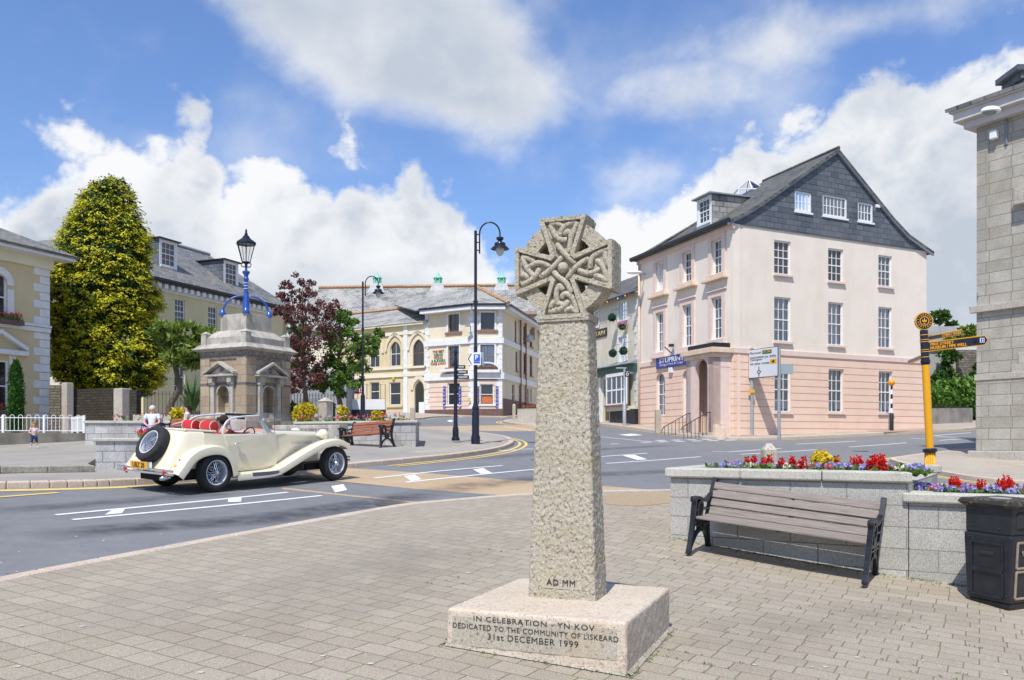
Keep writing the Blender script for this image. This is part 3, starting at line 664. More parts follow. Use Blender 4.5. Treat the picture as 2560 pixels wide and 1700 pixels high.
def window(root, f, r, cols=3, rows=4, p=-.16, fr='frame', sill='pink_trim', cur=None, bar=.03, fw=.07, sash=True, sillw=.08, sillp=.12, paper=None, name='window', pane='pane', silh=.09):
    a0, a1, z0, z1 = r; mb = MB(); d0, d1 = p+.005, p+.055
    W = a1-a0; fw = min(fw, W*.16)
    fbox(mb, f, a0, a0+fw, z0, z1, d0, d1+.02); fbox(mb, f, a1-fw, a1, z0, z1, d0, d1+.02)
    fbox(mb, f, a0+fw, a1-fw, z1-fw, z1, d0, d1+.02); fbox(mb, f, a0+fw, a1-fw, z0, z0+fw*1.2, d0, d1+.02)
    ia, ib, iz, it = a0+fw, a1-fw, z0+fw*1.2, z1-fw
    for i in range(1, cols): x = ia+(ib-ia)*i/cols; fbox(mb, f, x-bar/2, x+bar/2, iz, it, d0, d1-.01)
    for j in range(1, rows):
        zz = iz+(it-iz)*j/rows; b_ = bar*.9 if (sash and rows % 2 == 0 and j == rows//2) else bar/2
        fbox(mb, f, ia, ib, zz-b_, zz+b_, d0+.003, d1-(0 if b_ > bar/2 else .014))
    o = mb.build(name, M[fr], root)
    g_ = MB(); gp = p+.02; g_.poly(f.pt(a0, z0, gp), f.pt(a1, z0, gp), f.pt(a1, z1, gp), f.pt(a0, z1, gp))
    g_.build('pane', M['clear' if cur else pane], o)
    if cur:
        c = MB(); n = 10; 
        for i in range(n):
            x0, x1 = a0+W*i/n, a0+W*(i+1)/n; q0, q1 = (-.05 if i % 2 else -.09)+p, (-.09 if i % 2 else -.05)+p
            c.poly(f.pt(x0, z0, q0), f.pt(x1, z0, q1), f.pt(x1, z1, q1), f.pt(x0, z1, q0))
        if cur == 'blind': c = MB(); zz = z0+(z1-z0)*.30; c.poly(f.pt(a0, zz, p-.06), f.pt(a1, zz, p-.06), f.pt(a1, z1, p-.06), f.pt(a0, z1, p-.06))
        c.build('blind' if cur == 'blind' else 'curtain', M[cur], o, smooth=True)
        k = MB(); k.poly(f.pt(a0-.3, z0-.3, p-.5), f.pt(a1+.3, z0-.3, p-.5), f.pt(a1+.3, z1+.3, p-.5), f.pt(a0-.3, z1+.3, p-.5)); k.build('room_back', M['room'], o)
    if paper:
        k = MB()
        for a, b, c_, d in paper: k.poly(*[f.pt(a0+W*x, z0+(z1-z0)*y, p-.02) for x, y in ((a, c_), (b, c_), (b, d), (a, d))])
        k.build('poster', M['white'], o)
    if sill:
        k = MB(); fbox(k, f, a0-sillw, a1+sillw, z0-silh, z0, p, sillp); k.build('sill', M[sill], o)
    return o
def arch_fill(mb, f, r, p0, p1, pointed=False, seg=10, inset=0, fromz=None):
    # the spandrels that close a rectangular hole to an arch
    a0, a1, z0, z1 = r; m = (a0+a1)/2; R = (a1-a0)/2-inset
    rise = R*1.45 if pointed else R; zs = z1-rise-inset
    for sg in (-1, 1):
        pts = []
        for i in range(seg+1):
            t = i/seg*PI/2
            if pointed: # arc centred on the far springing
                ang = math.acos(.5)*i/seg if False else None
                x = 1-i/seg; zz = math.sqrt(max(0, 1-((x+.55)/1.55)**2))/math.sqrt(1-(.55/1.55)**2); pts.append((m+sg*R*x, zs+rise*zz))
            else: pts.append((m+sg*R*math.cos(t), zs+R*math.sin(t)))
        edge = m+sg*(a1-a0)/2
        poly = [(edge, zs)]+pts+[(m, z1), (edge, z1)] if inset else pts+[(edge, z1)]
        for q in range(len(pts)-1):
            a, b = pts[q], pts[q+1]
            mb.hexa([f.pt(a[0], a[1], p0), f.pt(b[0], b[1], p0), f.pt(b[0], z1, p0), f.pt(a[0], z1, p0)], [f.pt(a[0], a[1], p1), f.pt(b[0], b[1], p1), f.pt(b[0], z1, p1), f.pt(a[0], z1, p1)])
    return mb
def arch_ring(mb, f, m, zs, R, w_, p0, p1, pointed=False, seg=12, rise=None):
    pts = lambda r_: [(m-r_*math.cos(PI*i/(2*seg)) if False else m+r_*math.cos(PI-PI*i/(2*seg)), zs+(rise*r_/R if rise else r_)*math.sin(PI*i/(2*seg))) for i in range(2*seg+1)]
    if pointed:
        def pts(r_):
            L_ = []
            for i in range(2*seg+1):
                x = -1+i/seg; zz = math.sqrt(max(0, 1-((abs(x)+.55)/1.55)**2))/math.sqrt(1-(.55/1.55)**2); L_.append((m+x*r_, zs+zz*r_*1.45))
            return L_
    A_, B_ = pts(R), pts(R+w_)
    for i in range(2*seg):
        q = [A_[i], A_[i+1], B_[i+1], B_[i]]; mb.hexa([f.pt(x, z, p0) for x, z in q], [f.pt(x, z, p1) for x, z in q])
    return mb
def quoins(root, f, a, z0, z1, w1=.5, w2=.32, hgt=.33, side=1, m='white', p=.035):
    mb = MB(); z = z0; k = 0
    while z < z1-.05:
        w_ = w1 if k % 2 == 0 else w2; t = min(hgt-.02, z1-z); x0, x1 = (a, a+w_) if side > 0 else (a-w_, a); fbox(mb, f, x0, x1, z, z+t, -.05, p if k % 2 == 0 else p-.004); z += hgt; k += 1
    return mb.build('quoins', M[m], root, bevel=.01)
def roofslab(mb, pts, t=.12):
    a = [Vector(p) for p in pts]; n = (a[1]-a[0]).cross(a[2]-a[0]).normalized()
    if n.z < 0: n = -n
    lo = [p-n*t for p in a]; k = len(a)
    mb.add(a+lo, [tuple(range(k)), tuple(range(k, 2*k))[::-1]]+[(i, (i+1) % k, k+(i+1) % k, k+i) for i in range(k)])
# ================= pink building
root = thing('pink_building', (15, 45, 2), 'three storey pink and cream building with slate hung gable', 'building')
fb = Fac(PA, PB); fa = Fac(PC, PA); ez = E+10.2; bz = E+4.31; lowz = E-.6
grv = [bz-.30-.345*i for i in range(14)]
U = [(1935.5, 1977), (2070.5, 2108.5), (2196, 2230)]
rows3 = [[(602, 687), (622, 705), (639, 717)], [(743, 855), (756, 864), (768, 871)], [(917, 1031), (922.5, 1031.5), (928, 1033)]]
WB = [[fb.r(U[i][0], rows3[k][i][0], U[i][1], rows3[k][i][1]) for i in range(3)] for k in range(3)]
mb = MB(); wall(mb, fb, 0, fb.L, bz, ez, WB[0]+WB[1]); wall(mb, fa, 0, fa.L, bz, ez, [])
UA = [(1641, 1660), (1707.7, 1730), (1780, 1806)]
rA = [[(654, 728), (629, 705), (598, 685)], [(781, 880), (762, 866.5), (742.5, 848)]]
WA = [[fa.r(UA[i][0], rA[k][i][0], UA[i][1], rA[k][i][1]) for i in range(3)] for k in range(2)]
WG = [fa.r(1641, 932, 1663, 1040), fa.r(1707, 925, 1730, 1044)]
mb = MB(); wall(mb, fb, 0, fb.L, bz, ez, WB[0]+WB[1]); wall(mb, fa, 0, fa.L, bz, ez, WA[0]+WA[1], rev=.2)
bk = Vector((PB.x+PC.x-PA.x, PB.y+PC.y-PA.y)); f3 = Fac(PB, bk); f4 = Fac(bk, PC)
for q in (f3, f4): wall(mb, q, 0, q.L, E-.6, ez, [])
mb.build('upper_wall', M['pink_up'], root)
mb = MB(); wall(mb, fb, 0, fb.L, lowz, bz-.002, WB[2], grooves=grv, gd=.028, gw=.034, base=.03); wall(mb, fa, 0, fa.L, lowz, bz-.002, WG, rev=.2, grooves=grv, gd=.028, gw=.034, base=.03)
for q in WG: arch_fill(mb, fa, q, -.17, .028)
mb.build('ground_floor_wall', M['pink_lo'], root)
mb = MB(); fbox(mb, fb, -.07, fb.L+.05, bz-.22, bz+.03, -.05, .07); fbox(mb, fa, -.02, fa.L+.05, bz-.22, bz+.03, -.05, .068); mb.build('string_band', M['pink_trim'], root, bevel=.01)
cu = [[None, None, 'greyc'], ['net', 'net', 'net'], ['blind', 'blind', 'blind']]
pp = [(.08, .45, .05, .28), (.55, .92, .08, .27)]
for k in range(3):
    for i in range(3): window(root, fb, WB[k][i], 3, 4 if k else 4, p=-.16, cur=cu[k][i], paper=pp if k == 2 else None)
for k in range(2):
    for i in range(3):
        r = WA[k][i]; o = window(root, fa, r, 3, 4, p=-.2, cur='net' if k else ('greyc' if i != 1 else None), sill='frame', sillw=0, sillp=-.1)
        s_ = MB(); w_ = .28
        fbox(s_, fa, r[0]-w_, r[0], r[2]-.02, r[3]+w_, -.02, .06); fbox(s_, fa, r[1], r[1]+w_, r[2]-.02, r[3]+w_, -.02, .06); fbox(s_, fa, r[0], r[1], r[3], r[3]+w_, -.02, .06)
        fbox(s_, fa, r[0]-w_-.08, r[1]+w_+.08, r[3]+w_, r[3]+w_+.08, -.02, .12 if k else .09)
        s_.build('surround', M['pink_trim'], o, bevel=.01)
        s_ = MB(); zt = r[2]-.02; e = .62 if k == 0 else .3
        fbox(s_, fa, r[0]-w_-.02, r[1]+w_+.02, zt-.2, zt, -.02, .16); fbox(s_, fa, r[0]-w_-.25 if k == 0 else r[0]-w_-.1, r[1]+w_+(.25 if k == 0 else .1), zt-.32, zt-.2, -.02, .3 if k == 0 else .2)
        s_.build('ledge', M['ochre_trim' if k == 0 else 'pink_trim'], o, bevel=.015)
for i, r in enumerate(WG):
    o = window(root, fa, r, 2, 4, p=-.18, cur='net', sill='frame', sillw=0, sillp=-.05)
# cornice and gutters
mb = MB(); fbox(mb, fa, -.1, fa.L+.12, ez-.28, ez-.05, -.02, .14); mb.build('cornice', M['pink_trim'], root)
fo = fa.off(.42); mb = MB(); fbox(mb, fo, -.35, fa.L+.3, ez-.04, ez+.14, -.09, .07); mb.build('gutter', M['gutter'], root, bevel=.03)
mb = MB(); fbox(mb, fa, -.3, fa.L, ez-.05, ez-.01, -.02, .36); mb.build('soffit', M['gutter'], root)
# roof, gable
sa = fb.s(2088.6); za = fb.z(sa, 374); nb = fb.n; back = (PC-PA).normalized()
R2 = Vector((14.2, 48.2))
lft, rgt = -.42, fb.L+.35; zl = ez+.02
def gab(a, z, p=.22): return fb.pt(a, z, p)
def gp_(u, v): a = fb.s(u, .22); return (a, fb.z(a, v, .22))
gl = [(lft, zl), gp_(1868, 528), gp_(1910, 502), (sa, za)]; grt = [(sa, za), gp_(2237, 545), gp_(2275, 586), (rgt, zl-.1)]
bl = Vector((PC.x, PC.y, 0))+Vector((fa.n.x, fa.n.y, 0))*.42-Vector((fa.d.x, fa.d.y, 0))*.35
eb = Vector((bk.x, bk.y, zl))
mb = MB()
R1, R2v = gab(sa, za), Vector((R2.x, R2.y, za-.02)); back3 = Vector((back.x, back.y, 0))
tl = [gab(a, z) for a, z in gl]; far = [Vector((bl.x, bl.y, zl))]; 
f1 = [R2v.lerp(far[0], k) for k in (1, .8, .5, 0)]
for i, (k, dz) in enumerate(((0, 0), (.14, -.0), (.35, 0), (1, 0))): 
    f1[i] = Vector((far[0].x+(R2v.x-far[0].x)*((gl[i][0]-lft)/(sa-lft)), far[0].y+(R2v.y-far[0].y)*((gl[i][0]-lft)/(sa-lft)), gl[i][1]))
for i in range(3): roofslab(mb, [tl[i], tl[i+1], f1[i+1], f1[i]])
tr_ = [gab(a, z) for a, z in grt]; fr_ = [Vector((R2v.x+(eb.x-R2v.x)*((a-sa)/(rgt-sa)), R2v.y+(eb.y-R2v.y)*((a-sa)/(rgt-sa)), z)) for a, z in grt]
for i in range(3): roofslab(mb, [tr_[i], tr_[i+1], fr_[i+1], fr_[i]])
roofslab(mb, [R2v, far[0], eb])
rf = mb.build('roof', M['slate_dk'], root)
mb = MB(); mb.tube([R1+Vector((0, 0, .03)), R2v+Vector((0, 0, .03))], .1, 8); mb.build('ridge', M['slate_dk'], root)
mb = MB(); out = gl+grt[1:]; front = [(0-.01, ez-.02)]+[(a, z-.14) for a, z in out[1:-1]]+[(fb.L+.01, ez-.02)]
GW = [fb.r(1987, 479, 2029, 530, .06), fb.r(2057, 490, 2118, 543, .06), fb.r(2145, 507, 2183, 555, .06)]
def gz_at(a): 
    for (p, q) in zip(out, out[1:]):
        if p[0] <= a <= q[0]: return p[1]+(q[1]-p[1])*(a-p[0])/(q[0]-p[0])-.15
    return ez
zc0, zc1 = min(q[2] for q in GW), max(q[3] for q in GW)
# slate hanging: strips between opening edges, following the verge
xs = sorted({0.0, fb.L, sa}|{q[0] for q in GW}|{q[1] for q in GW}|{a for a, z in out if 0 < a < fb.L})
slz = ez-.05
for x0, x1 in zip(xs, xs[1:]):
    hole = [q for q in GW if q[0] <= (x0+x1)/2 <= q[1]]
    t0, t1 = gz_at(x0+1e-4), gz_at(x1-1e-4)
    if hole:
        q = hole[0]; mb.poly(fb.pt(x0, slz, .06), fb.pt(x1, slz, .06), fb.pt(x1, q[2], .06), fb.pt(x0, q[2], .06)); mb.poly(fb.pt(x0, q[3], .06), fb.pt(x1, q[3], .06), fb.pt(x1, t1, .06), fb.pt(x0, t0, .06))
    else: mb.poly(fb.pt(x0, slz, .06), fb.pt(x1, slz, .06), fb.pt(x1, t1, .06), fb.pt(x0, t0, .06))
for q in GW:
    c = [(q[0], q[2]), (q[1], q[2]), (q[1], q[3]), (q[0], q[3])]
    for i in range(4): (x0, y0), (x1, y1) = c[i], c[(i+1) % 4]; mb.poly(fb.pt(x0, y0, .06), fb.pt(x1, y1, .06), fb.pt(x1, y1, -.1), fb.pt(x0, y0, -.1))
mb.poly(fb.pt(0, slz, .06), fb.pt(fb.L, slz, .06), fb.pt(fb.L, slz, -.05), fb.pt(0, slz, -.05))
mb.build('gable_slates', M['slate_blue'], root, keep=True)
for q, c_ in zip(GW, (4, 6, 4)): window(root, fb, q, c_, 2, p=-.06, cur='net', sill='frame', sillw=.05, sillp=.12, bar=.035, sash=False, fw=.09)
mb = MB()
for p, q in zip(out, out[1:]): mb.hexa([fb.pt(p[0], p[1]-.2, .08), fb.pt(q[0], q[1]-.2, .08), fb.pt(q[0], q[1]-.2, .2), fb.pt(p[0], p[1]-.2, .2)], [fb.pt(p[0], p[1]-.02, .08), fb.pt(q[0], q[1]-.02, .08), fb.pt(q[0], q[1]-.02, .2), fb.pt(p[0], p[1]-.02, .2)])
mb.build('bargeboard', mat('blue_grey_paint', (.3, .34, .42), rough=.5), root)
r = fb.r(2188, 512, 2197, 520, .06); mb = MB(); fbox(mb, fb, *r, .062, .16); tag(solo(mb.build('alarm_box', M['frame'], bevel=.01), 'small white alarm box on the slate gable', 'alarm'))
# dormer on the left slope
def dormer(root, c, d, w_, hh, dep, wm_, sm, cols=3, rows=4, hip=True):
    # c base centre of the dormer face, d outward dir
    d = Vector(d).normalized(); t = Vector((-d.y, d.x)); q = Fac(Vector((c[0], c[1]))-t*w_/2*(1), Vector((c[0], c[1]))+t*w_/2)
    if q.n.dot(d) < 0: q = Fac(q.B, q.A)
    z0 = c[2]; m_ = MB(); r_ = [.16, w_-.16, z0+.14, z0+hh-.12]
    wall(m_, q, 0, w_, z0-.3, z0+hh, [r_], rev=.12); o = m_.build('dormer', wm_, root)
    window(root, q, r_, cols, rows, p=-.1, sill='frame', sillw=.1, sillp=.06)
    m_ = MB()
    for a in (0, w_): m_.hexa([q.pt(a-.02, z0-.4, -.02), q.pt(a+.02, z0-.4, -.02), q.pt(a+.02, z0-.4, -dep), q.pt(a-.02, z0-.4, -dep)], [q.pt(a-.02, z0+hh-.02, -.02), q.pt(a+.02, z0+hh-.02, -.02), q.pt(a+.02, z0+hh-.02, -dep), q.pt(a-.02, z0+hh-.02, -dep)])
    m_.build('cheek', sm, o)
    m_ = MB(); zz = z0+hh
    m_.add([q.pt(-.2, zz, .22), q.pt(w_+.2, zz, .22), q.pt(w_+.2, zz, -dep), q.pt(-.2, zz, -dep), q.pt(-.2, zz+.07, .22), q.pt(w_+.2, zz+.07, .22), q.pt(w_+.2, zz+.07, -dep), q.pt(-.2, zz+.07, -dep), q.pt(w_/2, zz+.22, -.5), q.pt(w_/2, zz+.22, -dep)], [(0, 1, 5, 4), (1, 2, 6, 5), (2, 3, 7, 6), (3, 0, 4, 7), (4, 5, 8), (5, 6, 9, 8), (6, 7, 9), (7, 4, 8, 9), (3, 2, 1, 0)])
    return m_, o
dp = P(1760, 565, 44.6)
m_, o = dormer(root, (dp.x, dp.y, dp.z), fa.n, 1.35, 1.5, 2.6, M['frame'], M['slate_old'])
m_.build('dormer_roof', M['lead'], o)
sp = P(1872, 480, 47.5); mb = MB(); c = Vector(sp)
q = [c+Vector(v) for v in ((-.75, -.6, -.5), (.75, -.6, -.5), (.75, .6, -.5), (-.75, .6, -.5))]; top_ = c+Vector((0, 0, .7))
for i in range(4):
    a, b = q[i]+Vector((0, 0, .5)), q[(i+1) % 4]+Vector((0, 0, .5)); mb.bar(a, b, .05); mb.bar(a, top_, .04); mb.bar(q[i], a, .05); mb.bar((a+b)/2, top_, .04)
sk = mb.build('roof_lantern', M['frame'], root); mb = MB()
for i in range(4): a, b = q[i]+Vector((0, 0, .5)), q[(i+1) % 4]+Vector((0, 0, .5)); mb.poly(a, b, top_-Vector((0, 0, .03))); mb.poly(q[i], q[(i+1) % 4], b, a)
mb.build('pane', M['clear'], sk)
# porch
pf = fa.off(1.0); s0 = pf.s(1716); s1 = fa.L-.12; ptop = pf.z(s1, 868); pz = lowz
ar = [pf.s(1737), pf.s(1769), E+.35, pf.z((s0+s1)/2, 898)]
mb = MB(); wall(mb, pf, s0, s1, pz, ptop-.45, [ar], rev=.25); arch_fill(mb, pf, ar, -.2, -.002)
fn = Fac(pf.pt(s1, 0)[:2], fa.pt(s1, 0, .035)[:2]); ff = Fac(fa.pt(s0, 0, .035)[:2], pf.pt(s0, 0)[:2])
wall(mb, fn, 0, fn.L, pz, ptop-.45, [], grooves=[bz-.9]); wall(mb, ff, 0, ff.L, pz, ptop-.45, []); po = mb.build('porch', M['pink_trim'], root)
mb = MB()
for dz, e in ((-.45, .1), (-.25, .22)): 
    z_ = ptop+dz; z2 = ptop-.25 if dz < -.3 else ptop
    pts = [pf.pt(s0-e, z_, e), pf.pt(s1+e, z_, e), fa.pt(s1+e, z_, .04), fa.pt(s0-e, z_, .04)]; mb.prism(pts, (0, 0, z2-z_))
mb.build('porch_cornice', M['ochre_trim'], po, bevel=.02)
pts = [pf.pt(s0+.1, ptop, -.02), pf.pt(s1-.05, ptop, -.02), fa.pt(s1-.05, ptop, .04), fa.pt(s0+.1, ptop, .04)]; mb = MB(); mb.prism(pts, (0, 0, .24)); mb.build('porch_parapet', M['gutter'], po)
mb = MB(); fbox(mb, fa, ar[0]-.2, ar[1]+.1, E+.1, E+3.1, .036, .09); mb.build('inner_door', mat('ochre_door', (.5, .28, .14), (.55, .34, .2), rough=.6), root)
mb = MB(); fbox(mb, pf, pf.s(1790), fa.L-.1, pz-.5, E+.75, -.5, .035); mb.build('rough_base', granite('painted_rubble', (.72, .53, .4), (.76, .6, .47), (.6, .4, .28), (.8, .7, .6), 8, .9, bs=9, bdist=.03), root)
st = thing('entrance_steps', pf.pt(ar[0]+.5, E-.1, 1.0), 'stone steps with thin iron handrails up to the pink porch', 'steps')
mb = MB(); zt = E+.35
for i in range(5): fbox(mb, pf, ar[0]-.25-.02*i, ar[1]+.5+.02*i, zt-.17*(i+1)-.02, zt-.17*i, -.15, .3+.33*i)
mb.build('treads', M['granite_pillar'], st, bevel=.01)
for a in (ar[0]-.2, ar[1]+.42):
    mb = MB()
    for i in range(8): x = .15+.2*i; z_ = zt-.17*min(4, max(0, (x-.3)/.33)); mb.tube([pf.pt(a, z_-.05, x), pf.pt(a, z_+.95, x)], .014, 6)
    mb.tube([pf.pt(a, zt+.95, .1), pf.pt(a, zt+.92, .3), pf.pt(a, zt-.17*4+.95, 1.6), pf.pt(a, zt-.17*4+.8, 1.7)], .02, 6); mb.build('handrail', M['gutter'], st)
# shop sign
fs = fa.off(.12); r = [fs.s(1640), fs.s(1714), fs.z(fs.s(1677), 916), fs.z(fs.s(1677), 889)]
sg = thing('shop_sign', fs.pt((r[0]+r[1])/2, r[2]), 'blue shop sign lettered STUPRINT above arched windows', 'sign')
mb = MB(); fbox(mb, fs, r[0], r[1], r[2]-.02, r[3], -.08, 0); mb.build('board', mat('sign_blue', (.03, .06, .3), rough=.4), sg)
SIGNJOBS = [('STUPRINT', fs, [r[0]+.35, r[1]-.15, r[2]+(r[3]-r[2])*.42, r[3]-.06], 'white', sg), ('Design Print & Copy', fs, [r[0]+.4, r[1]-.25, r[2]+.05, r[2]+(r[3]-r[2])*.36], 'ochre_trim', sg)]
c = fs.pt(fs.s(1676), 0); mb = MB(); zc = fs.z(fs.s(1676), 868); mb.bar(fs.pt(fs.s(1676), zc-.3, -.05), fs.pt(fs.s(1676), zc, .35), .04); mb.box(c.x-.12, c.x+.12, c.y-.35, c.y-.1, zc, zc+.14); tag(solo(mb.build('floodlight', M['gutter']), 'small black floodlight bracket above the blue shop sign', 'light'))
r = fs.r(1672, 919, 1680, 932, 0); mb = MB(); fbox(mb, fs, *r, -.09, .04); tag(solo(mb.build('alarm_box', M['frame'], bevel=.01), 'white alarm box hanging below the blue shop sign', 'alarm'))
mb = MB(); x_ = fa.s(1607); mb.tube([fa.pt(.12, ez-.1, .1), fa.pt(.12, E+.4, .1)], .06, 8); tag(solo(mb.build('drainpipe', M['ochre_trim'], smooth=True), 'ochre drainpipe down the left edge of the pink building', 'pipe'))
# ================= inn
root = thing('inn_building', (5.5, 54, 2), 'cream inn with white quoins, green fascia and bay window', 'building')
I0 = PC+Vector((-.35, .93)).normalized()*10.5; fi = Fac(I0, PC); iz = E+8.45
wi = [fi.r(1547, 753, 1568, 800), fi.r(1547, 842, 1567, 909)]; wi2 = [fi.r(1480, 776, 1497, 818)]
dr = fi.r(1508, 948, 1527, 1052)
mb = MB(); wall(mb, fi, 0, fi.L-.03, E-.4, iz, wi+wi2+[dr]); q = Fac(PC, PC+Vector((8, 3))); mb.poly(fi.pt(0, E-.4, 0), fi.pt(0, E-.4, -8), fi.pt(0, iz, -8), fi.pt(0, iz, 0)); mb.build('wall', M['inn_wall'], root)
for r in wi+wi2:
    o = window(root, fi, r, 2, 4, p=-.14, cur='net', sill='frame'); s_ = MB(); fbox(s_, fi, r[0]-.12, r[0], r[2], r[3]+.1, -.01, .05); fbox(s_, fi, r[1], r[1]+.12, r[2], r[3]+.1, -.01, .05); fbox(s_, fi, r[0], r[1], r[3], r[3]+.1, -.01, .048); s_.build('surround', M['white'], o)
mb = MB(); fbox(mb, fi, dr[0], dr[1], dr[2], dr[3], -.5, -.15); mb.build('door', mat('dark_door', (.1, .08, .05)), root)
for a in (dr[0]-.35, dr[1]+.1):
    mb = MB(); fbox(mb, fi, a, a+.25, E+.2, dr[3]+.1, 0, .14); mb.build('pilaster', M['white'], root)
quoins(root, fi, fi.L-.05, E+.2, iz-.4, side=-1)
mb = MB(); zf = fi.z(fi.L-2, 927); fbox(mb, fi, 2, fi.L-.2, zf-.15, zf+.3, -.01, .22); mb.build('fascia', mat('dark_green', (.03, .11, .08), rough=.4), root)
mb = MB(); mb.prism([fi.pt(2, zf+.3, .0), fi.pt(2, zf+.3, .6), fi.pt(2, zf+.55, 0)], fi.pt(fi.L-.2, 0)-fi.pt(2, 0)); mb.build('lean_to_roof', M['lead'], root)
mb = MB(); fbox(mb, fi, dr[1]+.5, fi.L-.05, E-.4, fi.z(fi.L-2, 1025)+0, 0, .32); fbox(mb, fi, 1, dr[0]-.4, E-.4, E+1.1, 0, .06); mb.build('black_plinth', M['dark_plinth'], root)
bw = Fac(fi.pt(fi.s(1534), 0, 0)[:2], fi.pt(fi.s(1586), 0, 0)[:2]).off(.5); b0, b1 = 0, bw.L; zb0 = bw.z(b1/2, 1012); zb1 = bw.z(b1/2, 938)
window(root, bw, [b0, b1, zb0, zb1], 4, 2, p=-.05, fr='frame', sill='brown_frame', cur='greyc', sash=False, name='bay_window', bar=.09)
mb = MB(); fbox(mb, bw, b0, b1, bw.z(b1/2, 1027), zb0-.1, -.5, -.03); mb.build('bay_base', M['inn_wall'], root); mb = MB(); fbox(mb, bw, b0-.03, b1+.03, zb1, zb1+.12, -.5, .02); mb.build('bay_head', M['white'], root)
mb = MB(); ov = .35; ridge = 2.6
e0_, e1_ = fi.pt(-.2, iz+.0, ov), fi.pt(fi.L-.02, iz, ov); t0, t1 = fi.pt(-.2, iz+2.6, -4.2), fi.pt(fi.L-.02, iz+2.6, -4.2)
roofslab(mb, [e0_, e1_, t1, t0]); mb.build('roof', M['slate_dk'], root)
mb = MB(); fbox(mb, fi, -.2, fi.L-.05, iz-.12, iz-.02, .3, .42); mb.build('gutter', M['gutter'], root)
cols_ = ['b02020', 'e0c040', '2040b0', 'd0d0d0', '208040']
lm = [mat('bulb_'+n_, c, rough=.3) for n_, c in zip(('red', 'yellow', 'blue', 'white', 'green'), cols_)]
bt = thing('festoon_lights', fi.pt(4, iz-.2, .45), 'string of coloured bulbs along the inn gutter', 'lights')
for i in range(20):
    p = fi.pt(fi.L-.4-.45*i, iz-.18+.02*math.sin(i*2), .47); mb = MB(); mb.ball(p, .055, seg=6, rings=5); mb.build('bulb', lm[i % 5], bt, smooth=True)
mb = MB(); mb.tube([fi.pt(fi.L-.2, iz-.12, .45), fi.pt(1, iz-.12, .45)], .01, 4); mb.build('cable', M['gutter'], bt)
fsn = fi.off(.06); r = fsn.r(1440, 829, 1516, 849); sg = thing('inn_sign', fsn.pt(r[1], r[2]), 'dark inn name board with gold letters ending NTAIN', 'sign')
mb = MB(); fbox(mb, fsn, r[0], r[1], r[2], r[3], -.05, 0); mb.build('board', M['gutter'], sg)
text('lettering', 'FOUNTAIN', .4, fsn.pt(r[1]-.15, r[2]+.1, .01), (*fsn.d, 0), (0, 0, 1), mat('gold_leaf', (.65, .5, .2), rough=.35), sg, .01, align='RIGHT', sx=1.5)
M['box_leaf'] = leafmat('box_leaf', [(.012, .05, .028), (.03, .09, .05), (.02, .07, .045)], trans=.1)
def leaves(name, pts, size, m, parent=None, nrm=None, asp=1.6, jit=.35, fold=.25, up=None):
    pts = np.asarray(pts, float); n = len(pts)
    a = rng.normal(size=(n, 3)); 
    if nrm is not None: a = a*jit*2+nrm
    a /= np.linalg.norm(a, axis=1, keepdims=True)+1e-9
    b = rng.normal(size=(n, 3)); 
    if up is not None: b = b*.5+up
    b -= (b*a).sum(1, keepdims=True)*a; b /= np.linalg.norm(b, axis=1, keepdims=True)+1e-9
    c = np.cross(a, b); s_ = size*(1+rng.uniform(-jit, jit, (n, 1)))
    v = np.empty((n, 4, 3)); v[:, 0] = pts; v[:, 1] = pts+b*s_*asp*.5+c*s_*.5+a*s_*fold; v[:, 2] = pts+b*s_*asp; v[:, 3] = pts+b*s_*asp*.5-c*s_*.5+a*s_*fold
    me = bpy.data.meshes.new(name); me.vertices.add(4*n); me.loops.add(4*n); me.polygons.add(n)
    off = Vector((0, 0, 0)); p = parent
    while p is not None: off += p.location; p = p.parent
    v -= np.array(off[:]); me.vertices.foreach_set('co', v.ravel()); me.loops.foreach_set('vertex_index', np.arange(4*n)); me.polygons.foreach_set('loop_start', np.arange(n)*4)
    try: me.polygons.foreach_set('loop_total', np.full(n, 4))
    except Exception: pass
    me.update(); me.validate(); me.materials.append(m)
    o = bpy.data.objects.new(name, me); COL.objects.link(o); o.parent = parent; return o
def sph(n, r0=1, r1=1):
    d = rng.normal(size=(n, 3)); d /= np.linalg.norm(d, axis=1, keepdims=True); return d*rng.uniform(r0, r1, (n, 1)), d
for (u, v, lab) in ((1530, 793.6, 'green topiary ball hanging high beside the upper inn window'), (1532, 883, 'green topiary ball above the inn doorway, lower left one'), (1558.6, 877, 'green topiary ball hanging in front of the middle inn window')):
    a = fi.s(u, .5); c = fi.pt(a, fi.z(a, v, .5), .5); t_ = thing('topiary_ball', c-Vector((0, 0, .24)), lab, 'topiary', 'topiary balls on the inn front')
    p, d = sph(900, .19, .225); leaves('foliage', p+np.array(c[:]), .045, M['box_leaf'], t_, nrm=d)
    mb = MB(); mb.tube([c+Vector((0, 0, .2)), fi.pt(a, c.z+.45, .5), fi.pt(a, c.z+.55, 0)], .012, 5); mb.build('bracket', M['gutter'], t_)
    mb = MB(); mb.ball(c, .185, seg=10, rings=7); mb.build('core', M['gutter'], t_)
M['petal_red'] = leafmat('red_petals', [(.55, .01, .01), (.75, .03, .02), (.6, .02, .03)], trans=.3)
M['petal_pink'] = leafmat('pink_petals', [(.7, .08, .2), (.75, .2, .3), (.6, .04, .12)], trans=.3)
M['petal_white'] = leafmat('white_petals', [(.75, .74, .68), (.8, .78, .7)], trans=.3)
M['petal_blue'] = leafmat('lilac_petals', [(.42, .36, .72), (.52, .46, .8), (.36, .3, .68)], trans=.3)
M['petal_yellow'] = leafmat('yellow_petals', [(.75, .55, .02), (.8, .65, .05), (.7, .45, .01)], trans=.3)
